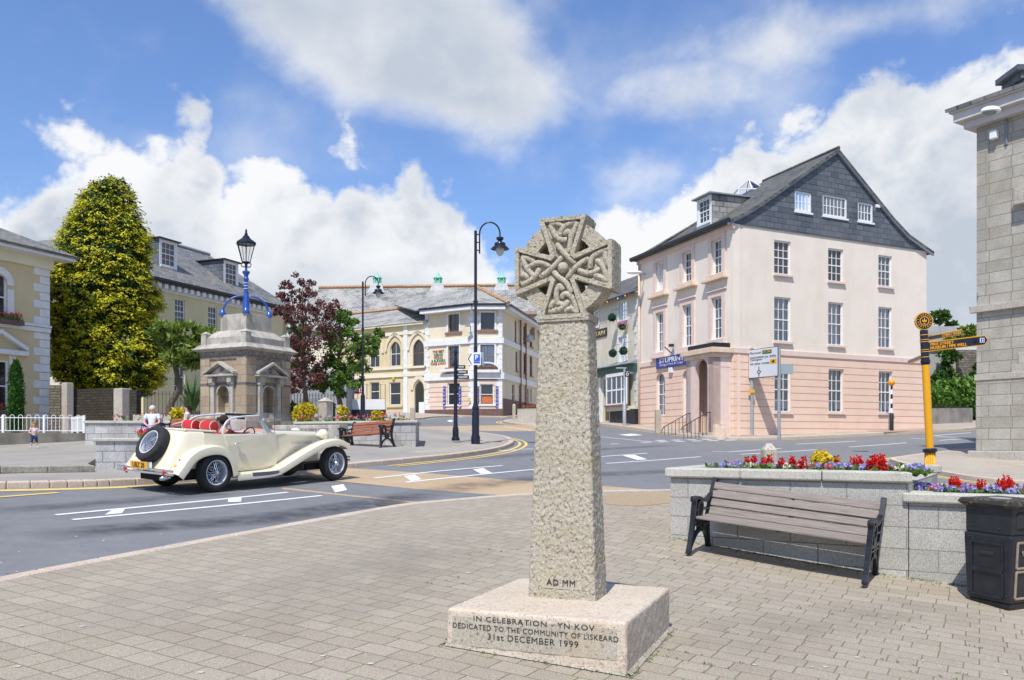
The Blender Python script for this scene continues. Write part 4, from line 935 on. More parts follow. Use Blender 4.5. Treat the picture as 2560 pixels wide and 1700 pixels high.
M['leaf_mid'] = leafmat('mid_green_leaf', [(.08, .18, .03), (.14, .27, .04), (.22, .35, .07)], trans=.35)
a = fi.s(1555.6, .35); c = fi.pt(a, fi.z(a, 812, .35), .35); t_ = thing('hanging_basket', c-Vector((0, 0, .3)), 'hanging basket of pink and purple flowers on the inn wall', 'flower basket')
p, d = sph(260, .1, .26); p[:, 2] *= .7; leaves('foliage', p+np.array(c[:])-[0, 0, .1], .06, M['leaf_mid'], t_); p, d = sph(160, .2, .3); p[:, 2] = abs(p[:, 2])*.7
leaves('pink_flowers', p[:80]+np.array(c[:]), .06, M['petal_pink'], t_, nrm=d[:80]); leaves('purple_flowers', p[80:]+np.array(c[:]), .06, M['petal_blue'], t_, nrm=d[80:])
mb = MB(); mb.tube([c, c+Vector((0, 0, .5))], .01, 4); mb.lathe([(.02, -.32), (.16, -.25), (.24, -.05)], c, 12); mb.build('basket', M['gutter'], t_)
# ================= grey granite building at the right
root = thing('granite_building', (18, 24, 0), 'tall grey granite ashlar building at the right edge', 'building')
J1 = Vector((15.25, 28)); fj = Fac(J1, J1+Vector((.6, -1)).normalized()*9); jz = E+10.35
if fj.n.x > 0: fj = Fac(fj.B, fj.A); J_flip = True
JL = fj.L; jl = 0 if (fj.A-J1).length < .1 else JL
js = lambda t: t if jl == 0 else JL-t
st1 = fj.z(jl, 783); st0 = fj.z(jl, 767); st3 = fj.z(jl, 952); st2 = fj.z(jl, 937)
fj2 = Fac(J1+Vector((.86, .51))*9, J1) 
def jw(z0, z1, base): 
    m_ = MB(); wall(m_, fj, 0, JL, z0, z1, base=base); q = Fac(fj2.A, fj2.B)
    if q.n.y < 0: q = Fac(q.B, q.A)
    wall(m_, q, 0, q.L, z0, z1, base=base); return m_
a = jw(st1, jz, 0); a2 = jw(st3, st2, .012); a3 = jw(E-.38, st3, .03)
mb = MB(); 
for q in (a, a2, a3): mb.add(q.v, q.f)
wall(mb, fj, 0, JL, st2, st1-.0, base=.006)
mb.build('ashlar_wall', M['grey_ashlar'], root)
mb = MB(); fbox(mb, fj, js(-.16) if jl == 0 else 0, JL if jl == 0 else js(-.16), st1, st0, 0, .16); mb.build('string_course', M['granite_pillar'], root, bevel=.01)
mb = MB(); fbox(mb, fj, js(-.05) if jl == 0 else 0, JL if jl == 0 else js(-.05), st3, st2, .02, .06); mb.build('string_course', M['granite_pillar'], root, bevel=.01)
mb = MB(); fbox(mb, fj, *( (js(-.2), JL) if jl == 0 else (0, js(-.2))), E-1.2, E-.35, 0, .2); mb.build('base_course', M['granite_pillar'], root, bevel=.03)
mb = MB()
A_ = fj.pt(js(-.75), jz, .75); Bf = fj.pt(js(9), jz, .75)
for z0, z1, o_ in ((jz-.12, jz+.12, .28), (jz+.12, jz+.42, .5), (jz+.42, jz+.56, .6)):
    pts = [fj.pt(js(-o_), z0, o_), fj.pt(js(9), z0, o_), fj.pt(js(9), z0, -2), fj.pt(js(-o_), z0, -4)]; mb.prism(pts, (0, 0, z1-z0))
mb.build('eaves_cornice', mat('off_white_soffit', (.6, .56, .53), (.52, .48, .46), rough=.7, scale=2), root, bevel=.02)
mb = MB(); roofslab(mb, [fj.pt(js(-.68), jz+.58, .68), fj.pt(js(9), jz+.58, .68), fj.pt(js(9), jz+2.1, -3.6), fj.pt(js(3.6), jz+2.1, -3.6)]); mb.build('roof', M['slate_old'], root)
mb = MB(); c = P(2562, 250, 30.5); mb.box(c.x-.05, c.x+1.2, c.y, c.y+1, c.z-2.5, c.z+.75); mb.box(c.x-.2, c.x+1.3, c.y-.1, c.y+1.1, c.z+.75, c.z+1.0); mb.box(c.x-.38, c.x+1.4, c.y-.2, c.y+1.2, c.z+1.0, c.z+1.2); mb.build('chimney', M['slate_blue'], root)
hs = MB(); r = fj.r(2548, 468, 2600, 510); fbox(hs, fj, *r, 0, .3); hs.build('window_hood', M['granite_pillar'], root, bevel=.02)
r = fj.r(2530, 908, 2600, 932); hs = MB(); fbox(hs, fj, *r, 0, .05); r2 = fj.r(2548, 880, 2600, 907); fbox(hs, fj, *r2, 0, .05); hs.build('raised_voussoirs', M['granite_pillar'], root, bevel=.01)
# wall lamp
p0 = fj.pt(fj.s(2516), fj.z(fj.s(2516), 335), .02); 
t_ = thing('wall_lamp', p0, 'curved arm street lamp fixed to the granite wall under its eaves', 'lamp')
hd = P(2477, 277, p0.y-2.2)
mb = MB(); mb.bar(p0+Vector((0, 0, -.35)), p0+Vector((0, 0, .5)), .1, .06); pa = [p0+Vector((-.08, -.05, -.1)), p0+Vector((-.1, -.1, .5)), p0.lerp(hd, .4)+Vector((0, 0, .55)), hd+Vector((.12, .2, .12))]
pa = [pa[0]]+smoothpl(pa, 2)+[pa[-1]]; mb.tube(pa, .035, 8); mb.build('bracket', mat('galvanised', (.3, .32, .34), rough=.5, metal=.6), t_, smooth=True, autos=40)
mb = MB(); mb.ball(hd, .29, .2, .13, 16, 9); mb.v = [(x, y, max(z, hd.z-.04)) for x, y, z in mb.v]; mb.build('lamp_head', M['frame'], t_, smooth=True, autos=50)
mb = MB(); mb.ball(hd-Vector((.04, 0, .04)), .21, .15, .1, 14, 7); mb.build('diffuser', mat('lamp_glass', (.25, .27, .27), rough=.1), t_, smooth=True)
r = fj.r(2481, 328, 2499, 350); mb = MB(); fbox(mb, fj, *r, .01, .2); tag(solo(mb.build('junction_box', M['frame'], bevel=.03), 'small white box fixed below the granite wall lamp', 'box'))
# ================= corner shop (kebab)
root = thing('corner_shop', (-2, 76, 3), 'cream three storey corner shop with white quoins and slate roof', 'building')
K2 = Vector((-.82, 73)); K1 = Vector((-3.29, 73)); K0 = Vector((-7.7, 75.8)); K3 = Vector((2.66, 87.2))
k1 = Fac(K0, K1); k2 = Fac(K1, K2); k3 = Fac(K2, K3); kz = E+11.3; kb = E+1.8; km = E+(1100-940)/F*73
fw1 = [k1.r(1121, 785.5, 1148.5, 830), k1.r(1121, 865, 1148.5, 918.6)]; fw2 = [k2.r(1202, 781.5, 1236.4, 825), k2.r(1201, 862, 1236, 917)]
gw1 = k1.r(1119, 957, 1150, 1013); gw2 = k2.r(1200.5, 960, 1234, 1012)
fw3 = [k3.r(1287, 801, 1291.5, 858), k3.r(1308.5, 814, 1314, 860), k3.r(1324.5, 824, 1331, 867), k3.r(1289, 879, 1294, 928), k3.r(1309, 885, 1315, 934), k3.r(1324.5, 891, 1331, 940)]
gw3 = [k3.r(1280, 960, 1287, 1012), k3.r(1298, 963, 1304, 1010), k3.r(1318, 970, 1323, 1008), k3.r(1326, 971, 1330, 1008)]
mb = MB(); wall(mb, k1, 0, k1.L, km, kz, fw1); wall(mb, k2, 0, k2.L, km, kz, fw2); wall(mb, k3, 0, k3.L, kb, kz, fw3+gw3); mb.build('upper_wall', M['kebab_wall'], root)
gvk = [km-.45-.42*i for i in range(9)]
mb = MB(); wall(mb, k1, 0, k1.L, kb, km-.002, [gw1], grooves=gvk, gd=.06, gw=.05, base=.03); wall(mb, k2, 0, k2.L, kb, km-.002, [gw2], grooves=gvk, gd=.06, gw=.05, base=.03); mb.build('ground_floor_wall', M['kebab_low'], root)
mb = MB(); zp = E+(1100-1022)/F*73
for q in (k1, k2, k3): fbox(mb, q, -.02, q.L+.04, kb, zp+(.0 if q is not k3 else .9), 0, .08)
mb.build('plinth', M['brown_plinth'], root)
for q, fs_, cur in ((k1, fw1, None), (k2, fw2, None)):
    for i, r in enumerate(fs_):
        o = window(root, q, r, 2, 2, p=-.2, fr='brown_frame', sill='brown_frame', cur='net' if i else None, sillw=.3, silh=.2)
        s_ = MB(); fbox(s_, q, r[0]-.15, r[0], r[2], r[3]+.15, -.01, .07); fbox(s_, q, r[1], r[1]+.15, r[2], r[3]+.15, -.01, .07); fbox(s_, q, r[0], r[1], r[3], r[3]+.15, -.01, .07); s_.build('surround', M['white'], o)
for i, r in enumerate(fw3+gw3): window(root, k3, r, 1, 2, p=-.15, fr='brown_frame' if i < 6 else 'kebab_low', sill='brown_frame' if i < 6 else None, sillw=.1)
for q, r in ((k1, gw1), (k2, gw2)): window(root, q, r, 1, 2, p=-.15, sill='frame', sillw=.2)
for f_, a_, sd_ in ((k1, 0, 1), (k1, k1.L, -1), (k2, 0, 1), (k2, k2.L, -1)): quoins(root, f_, a_, zp, kz-.2, .5, .34, .47, sd_, p=.06)
for q in (k1, k2, k3):
    mb = MB(); zz = E+(1100-853)/F*73; fbox(mb, q, -.03, q.L+.03, zz-.18, zz+.3, 0, .14); mb.build('string_course', M['white'], root)
    mb = MB(); fbox(mb, q, -.03, q.L+.03, km-.25, km+.28, 0, .16); mb.build('shop_cornice', M['white'], root)
    mb = MB(); fbox(mb, q, -.05, q.L+.25, kz-.2, kz+.1, 0, .75); mb.build('eaves', M['white'], root)
    mb = MB(); fbox(mb, q, -.1, q.L+.32, kz+.1, kz+.28, .6, .84); mb.build('gutter', M['gutter'], root)
apx = P(1190, 718, 79); zz = kz+.2
mb = MB(); e = .8
c0, c1, c1b, c2, c3 = k1.pt(-.6, zz, e), k1.pt(k1.L+.1, zz, e), k2.pt(.05, zz, e), k2.pt(k2.L+.55, zz, e), k3.pt(k3.L, zz, e)
far_ = apx+Vector((2.6, 11, 0)); lf = apx+Vector((-8.5, 7, -.5))
roofslab(mb, [c0, c1, apx, lf]); roofslab(mb, [c1, c2, apx]); roofslab(mb, [c2, c3, far_, apx]); rf = mb.build('roof', M['slate_old'], root)
mb = MB(); mb.tube([apx+Vector((0, 0, .05)), c2+Vector((0, 0, .12))], .16, 6); mb.tube([apx+Vector((0, 0, .05)), far_], .16, 6); mb.build('ridge_tiles', M['ridge'], rf)
mb = MB(); cc = k3.pt(k3.s(1331), 0, -.6); zc_ = k3.z(k3.s(1331), 798)
mb.box(cc.x-.7, cc.x+.8, cc.y-.6, cc.y+.6, zc_-2, zc_+.4); mb.box(cc.x-.95, cc.x+1.05, cc.y-.8, cc.y+.8, zc_+.4, zc_+.7); mb.build('chimney', mat('brick_chimney', (.4, .22, .14), (.34, .3, .25), scale=3), rf)
for u in (1298, 1311):
    a = k3.s(u); mb = MB(); mb.tube([k3.pt(a, kz-.2, .15), k3.pt(a, kb+.5, .15)], .1, 6); mb.build('drainpipe', M['brown_frame'], root)
# shop front details
for q, r, nm in ((k1, gw1, 'THE BEST KEBAB'), (k2, gw2, 'THE BEST BURGER')):
    m0 = (r[0]+r[1])/2; z1 = r[3]+.35; W = r[1]-r[0]
    t_ = thing('fascia_board', q.pt(m0, z1, .1), 'narrow dark fascia board with gold lettering over the %s shop window' % ('left' if q is k1 else 'right'), 'sign')
    mb = MB(); fbox(mb, q, m0-W*.75, m0+W*.75, z1, z1+.5, .04, .1); mb.build('board', M['brown_plinth'], t_)
    text('lettering', nm, .26, q.pt(m0, z1+.12, .11), (*q.d, 0), (0, 0, 1), M['ochre_trim'], t_, .01)
    mb = MB(); fbox(mb, q, m0-W*.95, m0+W*.95, z1+.62, z1+.85, .16, .45); mb.build('hood', M['white'], root)
    if q is k2:
        mb = MB(); arch_ring(mb, q, m0, z1+.85, W*.85, .2, .16, .4, rise=.55); mb.build('hood', M['white'], root)
for q, u, w_, lab in ((k1, 1112, 'KEBABS', 'first'), (k1, 1151, 'PIZZAS', 'second'), (k2, 1194.5, 'BURGERS', 'third'), (k2, 1243, 'PIZZAS', 'fourth')):
    r = q.r(u-3, 966, u+3, 1020); t_ = thing('vertical_sign', q.pt(r[0], r[2], .1), '%s narrow blue sign from the left spelling %s down the shop front' % (lab, w_), 'sign', 'blue vertical signs on the corner shop')
    mb = MB(); fbox(mb, q, *r, .035, .1); mb.build('board', mat('sign_navy', (.05, .06, .3), rough=.4) if 'sign_navy' not in bpy.data.materials else bpy.data.materials['sign_navy'], t_)
    hh = (r[3]-r[2])/len(w_)
    for i, ch in enumerate(w_): text('letter', ch, hh*.75, q.pt((r[0]+r[1])/2, r[3]-hh*(i+.85), .11), (*q.d, 0), (0, 0, 1), M['petal_yellow'] if u == 1194.5 else M['frame'], t_, .01)
r = gw2; mb = MB(); fbox(mb, k2, r[0]+.15, r[1]-.15, r[2]+.15, r[2]+(r[3]-r[2])*.4, -.12, -.1); o = mb.build('window_poster', mat('red_poster', (.5, .05, .03), (.7, .25, .05), scale=9, rough=.5)); tag(solo(o, 'red and orange poster in the right shop window', 'poster'))
t_ = thing('painted_lettering', k1.pt(k1.s(1095), E+6), 'red and green wall lettering advertising kebabs beside the corner shop window', 'lettering')
redm, grm = mat('letter_red', (.35, .05, .04)), mat('letter_green', (.04, .25, .12))
for i, w_ in enumerate(('THE BEST', 'KEBABS', 'PIZZAS', '& BURGERS', 'TAKE AWAY')): text('line', w_, .3, k1.pt(k1.s(1096), k1.z(k1.s(1095), 882+7.6*i), .02), (*k1.d, 0), (0, 0, 1), grm if i in (1, 3) else redm, t_, .01, bold=.006)
a = k3.s(1309); mb = MB(); c = k3.pt(a, k3.z(a, 846), .6); mb.lathe([(.02, 0), (.3, .08), (.38, .2)], c, 12, axis='y'); mb.bar(c, k3.pt(a, c.z-.3, 0), .05); tag(solo(mb.build('satellite_dish', mat('dish_grey', (.5, .5, .5)), smooth=True), 'grey satellite dish on the side wall of the corner shop', 'dish'))
a = k2.s(1176.5); c = k2.pt(a, k2.z(a, 818), .3); mb = MB(); mb.box(c.x-.45, c.x+.02, c.y-.4, c.y, c.z, c.z+.16); mb.bar(c, c+Vector((0, .3, -.45)), .07); tag(solo(mb.build('floodlight', M['lead']), 'grey floodlight between the upper windows of the corner shop', 'light'))
r = k2.r(1169, 996, 1176, 1002); mb = MB(); fbox(mb, k2, *r, .035, .1); tag(solo(mb.build('notice', mat('notice_yellow', (.7, .5, .05))), 'small yellow notice between the two shop windows', 'sign'))
# ================= gothic window house
root = thing('gothic_house', (-11, 78, 3), 'yellow rendered house with pointed gothic windows and white pilaster', 'building')
gd_ = (K1-K0).normalized(); GA = K0-gd_*10.2; fg = Fac(GA, K0); gzt = E+10.4; gb = E+1.8; gm = fg.z(fg.s(1000), 938)
sp = fg.s(1010), fg.s(1020)
wins = [fg.r(975, 853, 1001, 916), fg.r(923.5, 860, 948.5, 919)]; wr = fg.r(1032, 848, 1060, 917); lw = [fg.r(973.5, 955.5, 1001, 1013), fg.r(925, 955, 948, 1003)]; dr = fg.r(1036, 952, 1060, 1034)
mb = MB(); wall(mb, fg, 0, sp[0], gb, gzt, wins+lw); 
for r in wins: arch_fill(mb, fg, r, -.2, -.002, pointed=True)
mb.build('wall', M['cream_wall'], root)
mb = MB(); wall(mb, fg, sp[1], fg.L, gb, gzt, [wr, dr])
for r in (wr, dr): arch_fill(mb, fg, r, -.2, -.002, pointed=True)
mb.build('wall', M['kebab_wall'], root)
mb = MB(); fbox(mb, fg, sp[0], sp[1], gb, gzt-.02, -.1, .1); mb.build('pilaster', M['white'], root)
for i, r in enumerate(wins+[wr]): 
    o = window(root, fg, r, 2, 2, p=-.18, fr='brown_frame' if i == 2 else 'frame', sill='brown_frame' if i == 2 else 'cream_wall', sillw=.3, silh=.2); s_ = MB(); m0 = (r[0]+r[1])/2; R_ = (r[1]-r[0])/2
    arch_ring(s_, fg, m0, r[3]-R_*1.45, R_+.35, .22, 0, .12, pointed=True); s_.build('hood_mould', M['kebab_wall'], o)
for r in lw: window(root, fg, r, 1, 2, p=-.18, sill='cream_wall', sillw=.3, silh=.2)
mb = MB(); fbox(mb, fg, dr[0]+.4, dr[1]-.05, dr[2]-.3, dr[3]-1.9, -.19, -.12); mb.build('door', M['white'], root, bevel=.02)
mb = MB(); arch_ring(mb, fg, (dr[0]+dr[1])/2, dr[3]-(dr[1]-dr[0])/2*1.45, (dr[1]-dr[0])/2+.1, .3, 0, .1, pointed=True); mb.build('door_arch', M['kebab_wall'], root)
mb = MB(); fbox(mb, fg, 0, fg.L, gm-.15, gm+.15, 0, .12); fbox(mb, fg, 0, fg.L, gm+.55, gm+.75, 0, .14); fbox(mb, fg, 0, fg.L, gzt-.9, gzt-.6, 0, .12); fbox(mb, fg, 0, fg.L, gzt-.1, gzt+.15, 0, .35)
mb.build('string_courses', M['cream_pale'], root)
mb = MB(); roofslab(mb, [fg.pt(-.5, gzt+.1, .4), fg.pt(fg.L+.3, gzt+.1, .4), fg.pt(fg.L+2.4, gzt+2.6, -6), fg.pt(-6, gzt+2.6, -6)]); rf = mb.build('roof', M['slate_old'], root)
mb = MB(); mb.tube([fg.pt(-6, gzt+2.7, -6), fg.pt(fg.L+1.5, gzt+2.7, -6)], .16, 6); mb.build('ridge_tiles', M['ridge'], rf)
a = fg.s(985); c = fg.pt(a, fg.z(a, 946), .1); mb = MB(); mb.box(c.x-.13, c.x+.13, c.y-.12, c.y+.1, c.z-.16, c.z+.16); tag(solo(mb.build('alarm_box', M['petal_yellow'], bevel=.05), 'orange alarm box above the ground floor window of the gothic house', 'alarm'))
# ================= long hall behind
root = thing('long_hall', (-9, 98, 4), 'long grey slate roofed hall with green ridge ventilators behind the shop', 'building')
YR = 96; z1 = E+(1100-717)/F*YR; xl, xr = (797-1280)/F*YR, 9.5
mb = MB(); roofslab(mb, [(xl-1.3, YR-9, z1-6.2), (xr, YR-9, z1-6.2), (xr, YR, z1+.2), (xl, YR, z1-.2)]); roofslab(mb, [(xl, YR, z1-.2), (xr, YR, z1+.2), (xr, YR+9, z1-6), (xl-1.3, YR+9, z1-6)]); mb.build('roof', M['slate_old'], root)
mb = MB(); mb.tube([(xl, YR, z1-.1), (xr, YR, z1+.3)], .22, 6); mb.build('ridge_tiles', M['ridge'], root)
mb = MB(); mb.box(xl-.5, xr-.3, YR-8.5, YR+8.5, E+1.5, z1-6); mb.build('wall', M['cream_pale'], root)
for u in (943, 1095, 1254):
    x = (u-1280)/F*YR; mb = MB(); mb.hexa([(x-1.5, YR-1.6, z1-2.2), (x+1.5, YR-1.6, z1-2.2), (x+1.5, YR+1, z1-2), (x-1.5, YR+1, z1-2)], [(x-.55, YR-.5, z1+.3), (x+.55, YR-.5, z1+.3), (x+.55, YR+.5, z1+.3), (x-.55, YR+.5, z1+.3)]); o = mb.build('ventilator', mat('bleached_lead', (.5, .5, .49), (.36, .36, .36), scale=3) if 'bleached_lead' not in bpy.data.materials else bpy.data.materials['bleached_lead'], root)
    mb = MB(); z_ = z1+.3
    for i in range(6): t = PI/3*i; mb.bar((x+.42*math.cos(t), YR+.42*math.sin(t), z_), (x+.42*math.cos(t), YR+.42*math.sin(t), z_+.62), .09)
    mb.lathe([(.52, z_+.6), (.55, z_+.68), (.2, z_+1.0), (.03, z_+1.35)], (x, YR, 0), 6); mb.lathe([(.55, z_-.05), (.55, z_+.08)], (x, YR, 0), 6); mb.lathe([(.34, z_), (.34, z_+.6)], (x, YR, 0), 6); mb.build('cupola', M['green_cu'], o)
# ================= dormer building
root = thing('dormer_building', (-20, 57, 1), 'long pale yellow building with two white dormers in its slate roof', 'building')
dd = Vector((.405, 1)).normalized(); D0 = Vector((-22, 52))-dd*.6; D1 = Vector((-22, 52))+dd*13.3
fd = Fac(D0, D1)
if fd.n.x < 0: fd = Fac(D1, D0)
dz = E+9.75; ws = [fd.r(437.5, 747, 462.5, 811), fd.r(520.7, 766, 543, 826), fd.r(436, 895, 462, 990), fd.r(645, 795, 655, 850)]
mb = MB(); wall(mb, fd, 0, fd.L, E-1.5, dz, ws); fe = Fac(D1, D1+Vector((-10, 4.05))); 
if fe.n.y < 0: fe = Fac(fe.B, fe.A)
wall(mb, fe, 0, fe.L, E-1, dz); mb.build('wall', M['cream'], root)
for r in ws: window(root, fd, r, 3, 4, p=-.15, sill='cream')
mb = MB(); fbox(mb, fd, -.1, fd.L+.2, dz-.12, dz+.05, 0, .5); mb.build('soffit', M['gutter'], root)
mb = MB(); n_ = int(fd.L/.55)
fbox(mb, fd, 0, fd.L, dz-.55, dz-.13, 0, .12)
for i in range(n_): a = .2+i*.55; fbox(mb, fd, a, a+.28, dz-.42, dz-.13, .1, .42)
mb.build('bracket_cornice', M['white'], root)
mb = MB(); fbox(mb, fd, -.2, fd.L+.2, dz, dz+.16, .42, .58); mb.build('gutter', M['gutter'], root)
so = lambda t: fd.s(t)
hi_ = 1 if (fd.B-D1).length < .1 else 0
aR, aL = (fd.L, 0) if hi_ else (0, fd.L); sg_ = 1 if hi_ else -1
rz = E+13.8; ar_ = aR-sg_*2.6
mb = MB(); roofslab(mb, [fd.pt(aL, dz+.12, .55), fd.pt(aR+sg_*.4, dz+.12, .55), fd.pt(ar_, rz, -5), fd.pt(aL, rz, -5)]); roofslab(mb, [fd.pt(aR+sg_*.4, dz+.12, .55), fd.pt(aR+sg_*.4, dz+.12, -10.5), fd.pt(ar_, rz, -5)]); roofslab(mb, [fd.pt(aL, rz, -5), fd.pt(ar_, rz, -5), fd.pt(aR+sg_*.4, dz, -10.5), fd.pt(aL, dz, -10.5)]); rf = mb.build('roof', M['slate'], root)
mb = MB(); mb.tube([fd.pt(aL, rz+.08, -5), fd.pt(ar_, rz+.08, -5)], .12, 6); mb.build('ridge', M['lead'], rf)
roof_n = -(rz-dz)/5.5
for u, v, w_ in ((421, 672, 1.5), (578, 718, 1.5)):
    a = fd.s(u, -1.0); z_ = fd.z(a, v, -1.0); c = fd.pt(a, z_, -1.0)
    m_, o = dormer(rf, (c.x, c.y, c.z), fd.n, w_, 1.8, 3.0, M['frame'], M['slate_blue'])
    o.parent = root; m_.build('dormer_roof', M['gutter'], o)
# far wing seen left of the tree
mb = MB(); q0 = P(60, 606, 55); q1 = P(330, 578, 58)
roofslab(mb, [P(-60, 660, 50), P(330, 692, 52.3), q1, q0]); o = mb.build('wing_roof', M['slate'], root)
mb = MB(); a, b = P(-60, 664, 50.5), P(330, 700, 52.8); mb.hexa([(a.x, a.y, E-1), (b.x, b.y, E-1), (b.x, b.y+1, E-1), (a.x, a.y+1, E-1)], [(a.x, a.y, a.z), (b.x, b.y, a.z), (b.x, b.y+1, a.z), (a.x, a.y+1, a.z)]); mb.build('wing_wall', M['cream_pale'], root)
# ================= left house with quoins
root = thing('quoined_house', (-21, 37, 0), 'sand coloured house with white quoins and bracketed eaves at the left edge', 'building')
L1 = Vector((-20.6, 38)); fl = Fac(L1-dd*13, L1)
if fl.n.x < 0: fl = Fac(fl.B, fl.A)
hiL = (fl.B-L1).length < .1; sL = (lambda t: fl.L-t) if hiL else (lambda t: t)
lz = fl.z(sL(0), 645); lm_ = fl.z(sL(.5), 819)
W1 = [fl.s(-30), fl.s(17), fl.z(fl.s(0), 800), fl.z(fl.s(0), 684)]; W2 = [fl.s(-35), fl.s(21), fl.z(fl.s(0), 1030), fl.z(fl.s(0), 900)]
W1[:2] = sorted(W1[:2]); W2[:2] = sorted(W2[:2])
mb = MB(); wall(mb, fl, 0, fl.L, E-1.4, lz, [W1, W2]); fz = Fac(L1, L1+Vector((-1, .405))*9)
if fz.n.y < 0: fz = Fac(fz.B, fz.A)
wall(mb, fz, 0, fz.L, E-1.4, lz)
Le = L1-dd*13; n9 = Vector((-1, .405)).normalized()*9.5; Lf = Le+n9; mb.poly((Le.x, Le.y, E-1.4), (Lf.x, Lf.y, E-1.4), (Lf.x, Lf.y, lz), ((Le+Lf).x/2, (Le+Lf).y/2, lz+2.7), (Le.x, Le.y, lz))
arch_fill(mb, fl, W1, -.14, -.002)
mb.build('wall', M['cream_wall'], root)
o = window(root, fl, W1, 2, 2, p=-.12, sill='frame'); m_ = MB(); fbox(m_, fl, W1[0]-.3, W1[0], W1[2]-.1, W1[3]-.6, 0, .06); fbox(m_, fl, W1[1], W1[1]+.3, W1[2]-.1, W1[3]-.6, 0, .06); arch_ring(m_, fl, (W1[0]+W1[1])/2, W1[3]-(W1[1]-W1[0])/2, (W1[1]-W1[0])/2, .3, 0, .06); m_.build('surround', M['white'], o)
o = window(root, fl, W2, 2, 2, p=-.12, sill='frame'); m_ = MB(); zt = W2[3]
fbox(m_, fl, W2[0]-.3, W2[0], W2[2]-.1, zt+.25, 0, .08); fbox(m_, fl, W2[1], W2[1]+.3, W2[2]-.1, zt+.25, 0, .08); fbox(m_, fl, W2[0]-.6, W2[1]+.75, zt+.25, zt+.45, 0, .3); mx = (W2[0]+W2[1])/2; 
for sg in (-1, 1):
    e_ = W2[1]+.75 if sg > 0 else W2[0]-.6; q = [(e_, zt+.45), (mx, zt+1.1), (mx, zt+1.28), (e_, zt+.62)]; m_.hexa([fl.pt(a, z, 0) for a, z in q], [fl.pt(a, z, .28) for a, z in q])
m_.build('pedimented_surround', M['white'], o, bevel=.01)
mb = MB(); fbox(mb, fl, 0, fl.L, lm_-.2, lm_, 0, .1); fbox(mb, fl, 0, fl.L, lm_+.02, lm_+.12, 0, .16); mb.build('string_course', M['white'], root)
quoins(root, fl, sL(0), E-.6, lm_-.22, .8, .5, .36, -1 if hiL else 1); quoins(root, fl, sL(0), lm_+.14, lz-.5, .8, .5, .36, -1 if hiL else 1)
mb = MB(); fbox(mb, fl, 0, fl.L+.1, lz-.55, lz-.1, 0, .16)
for i in range(14): a = .3+i*.7; fbox(mb, fl, a, a+.2, lz-.4, lz-.1, .1, .5)
mb.build('bracket_cornice', M['cream_pale'], root)
mb = MB(); fbox(mb, fl, *((0, fl.L+.75) if hiL else (-.75, fl.L)), lz-.1, lz+.1, -.05, .75); mb.build('eaves', M['white'], root)
mb = MB(); e_ = -.85 if not hiL else fl.L+.85; i_ = 5 if not hiL else fl.L-5; far_e = fl.L+.4 if not hiL else -.4
roofslab(mb, [fl.pt(e_, lz+.12, .85), fl.pt(far_e, lz+.12, .85), fl.pt(far_e, lz+2.9, -5), fl.pt(i_, lz+2.9, -5)]); roofslab(mb, [fl.pt(e_, lz+.12, .85), fl.pt(i_, lz+2.9, -5), fl.pt(e_, lz+.12, -10)]); roofslab(mb, [fl.pt(e_, lz+.12, -10), fl.pt(far_e, lz+.12, -10), fl.pt(far_e, lz+2.9, -5), fl.pt(i_, lz+2.9, -5)]); mb.build('roof', M['slate'], root)
def flowerbed(name, c, d, L_, lab, cols, n=120, hgt=.22, wd=.2, lf=True, grp=None, cat='flowers'):
    t = thing(name, c, lab, cat, grp); c = np.array(c[:]); d = np.array([d[0], d[1], 0])/math.hypot(d[0], d[1]); nn = np.array([-d[1], d[0], 0])
    base_ = lambda k: c+d*rng.uniform(-L_/2, L_/2, (k, 1))+nn*rng.uniform(-wd/2, wd/2, (k, 1))
    if lf: leaves('foliage', base_(n)+np.c_[np.zeros((n, 2)), rng.uniform(0, hgt*.7, n)], .07, M['leaf_mid'], t)
    for m_ in cols: k = n//len(cols); leaves('blooms', base_(k)+np.c_[np.zeros((k, 2)), rng.uniform(hgt*.45, hgt, k)], .06, M[m_], t, up=[0, 0, 1])
    return t
for r, lab in ((W1, 'window box of red flowers on the upper sill of the quoined house'), (W2, 'window box of red flowers below the ground floor window of the quoined house')):
    c = fl.pt((r[0]+r[1])/2+.2, r[2], .2); t_ = flowerbed('window_box', c, fl.d, 1.5, lab, ['petal_red', 'petal_pink'], 160, .3, .2, cat='window box'); mb = MB(); mb.cbox(c-Vector((0, 0, .15)), fl.d, 1.6, .25, .18); mb.build('trough', M['brown_plinth'], t_)
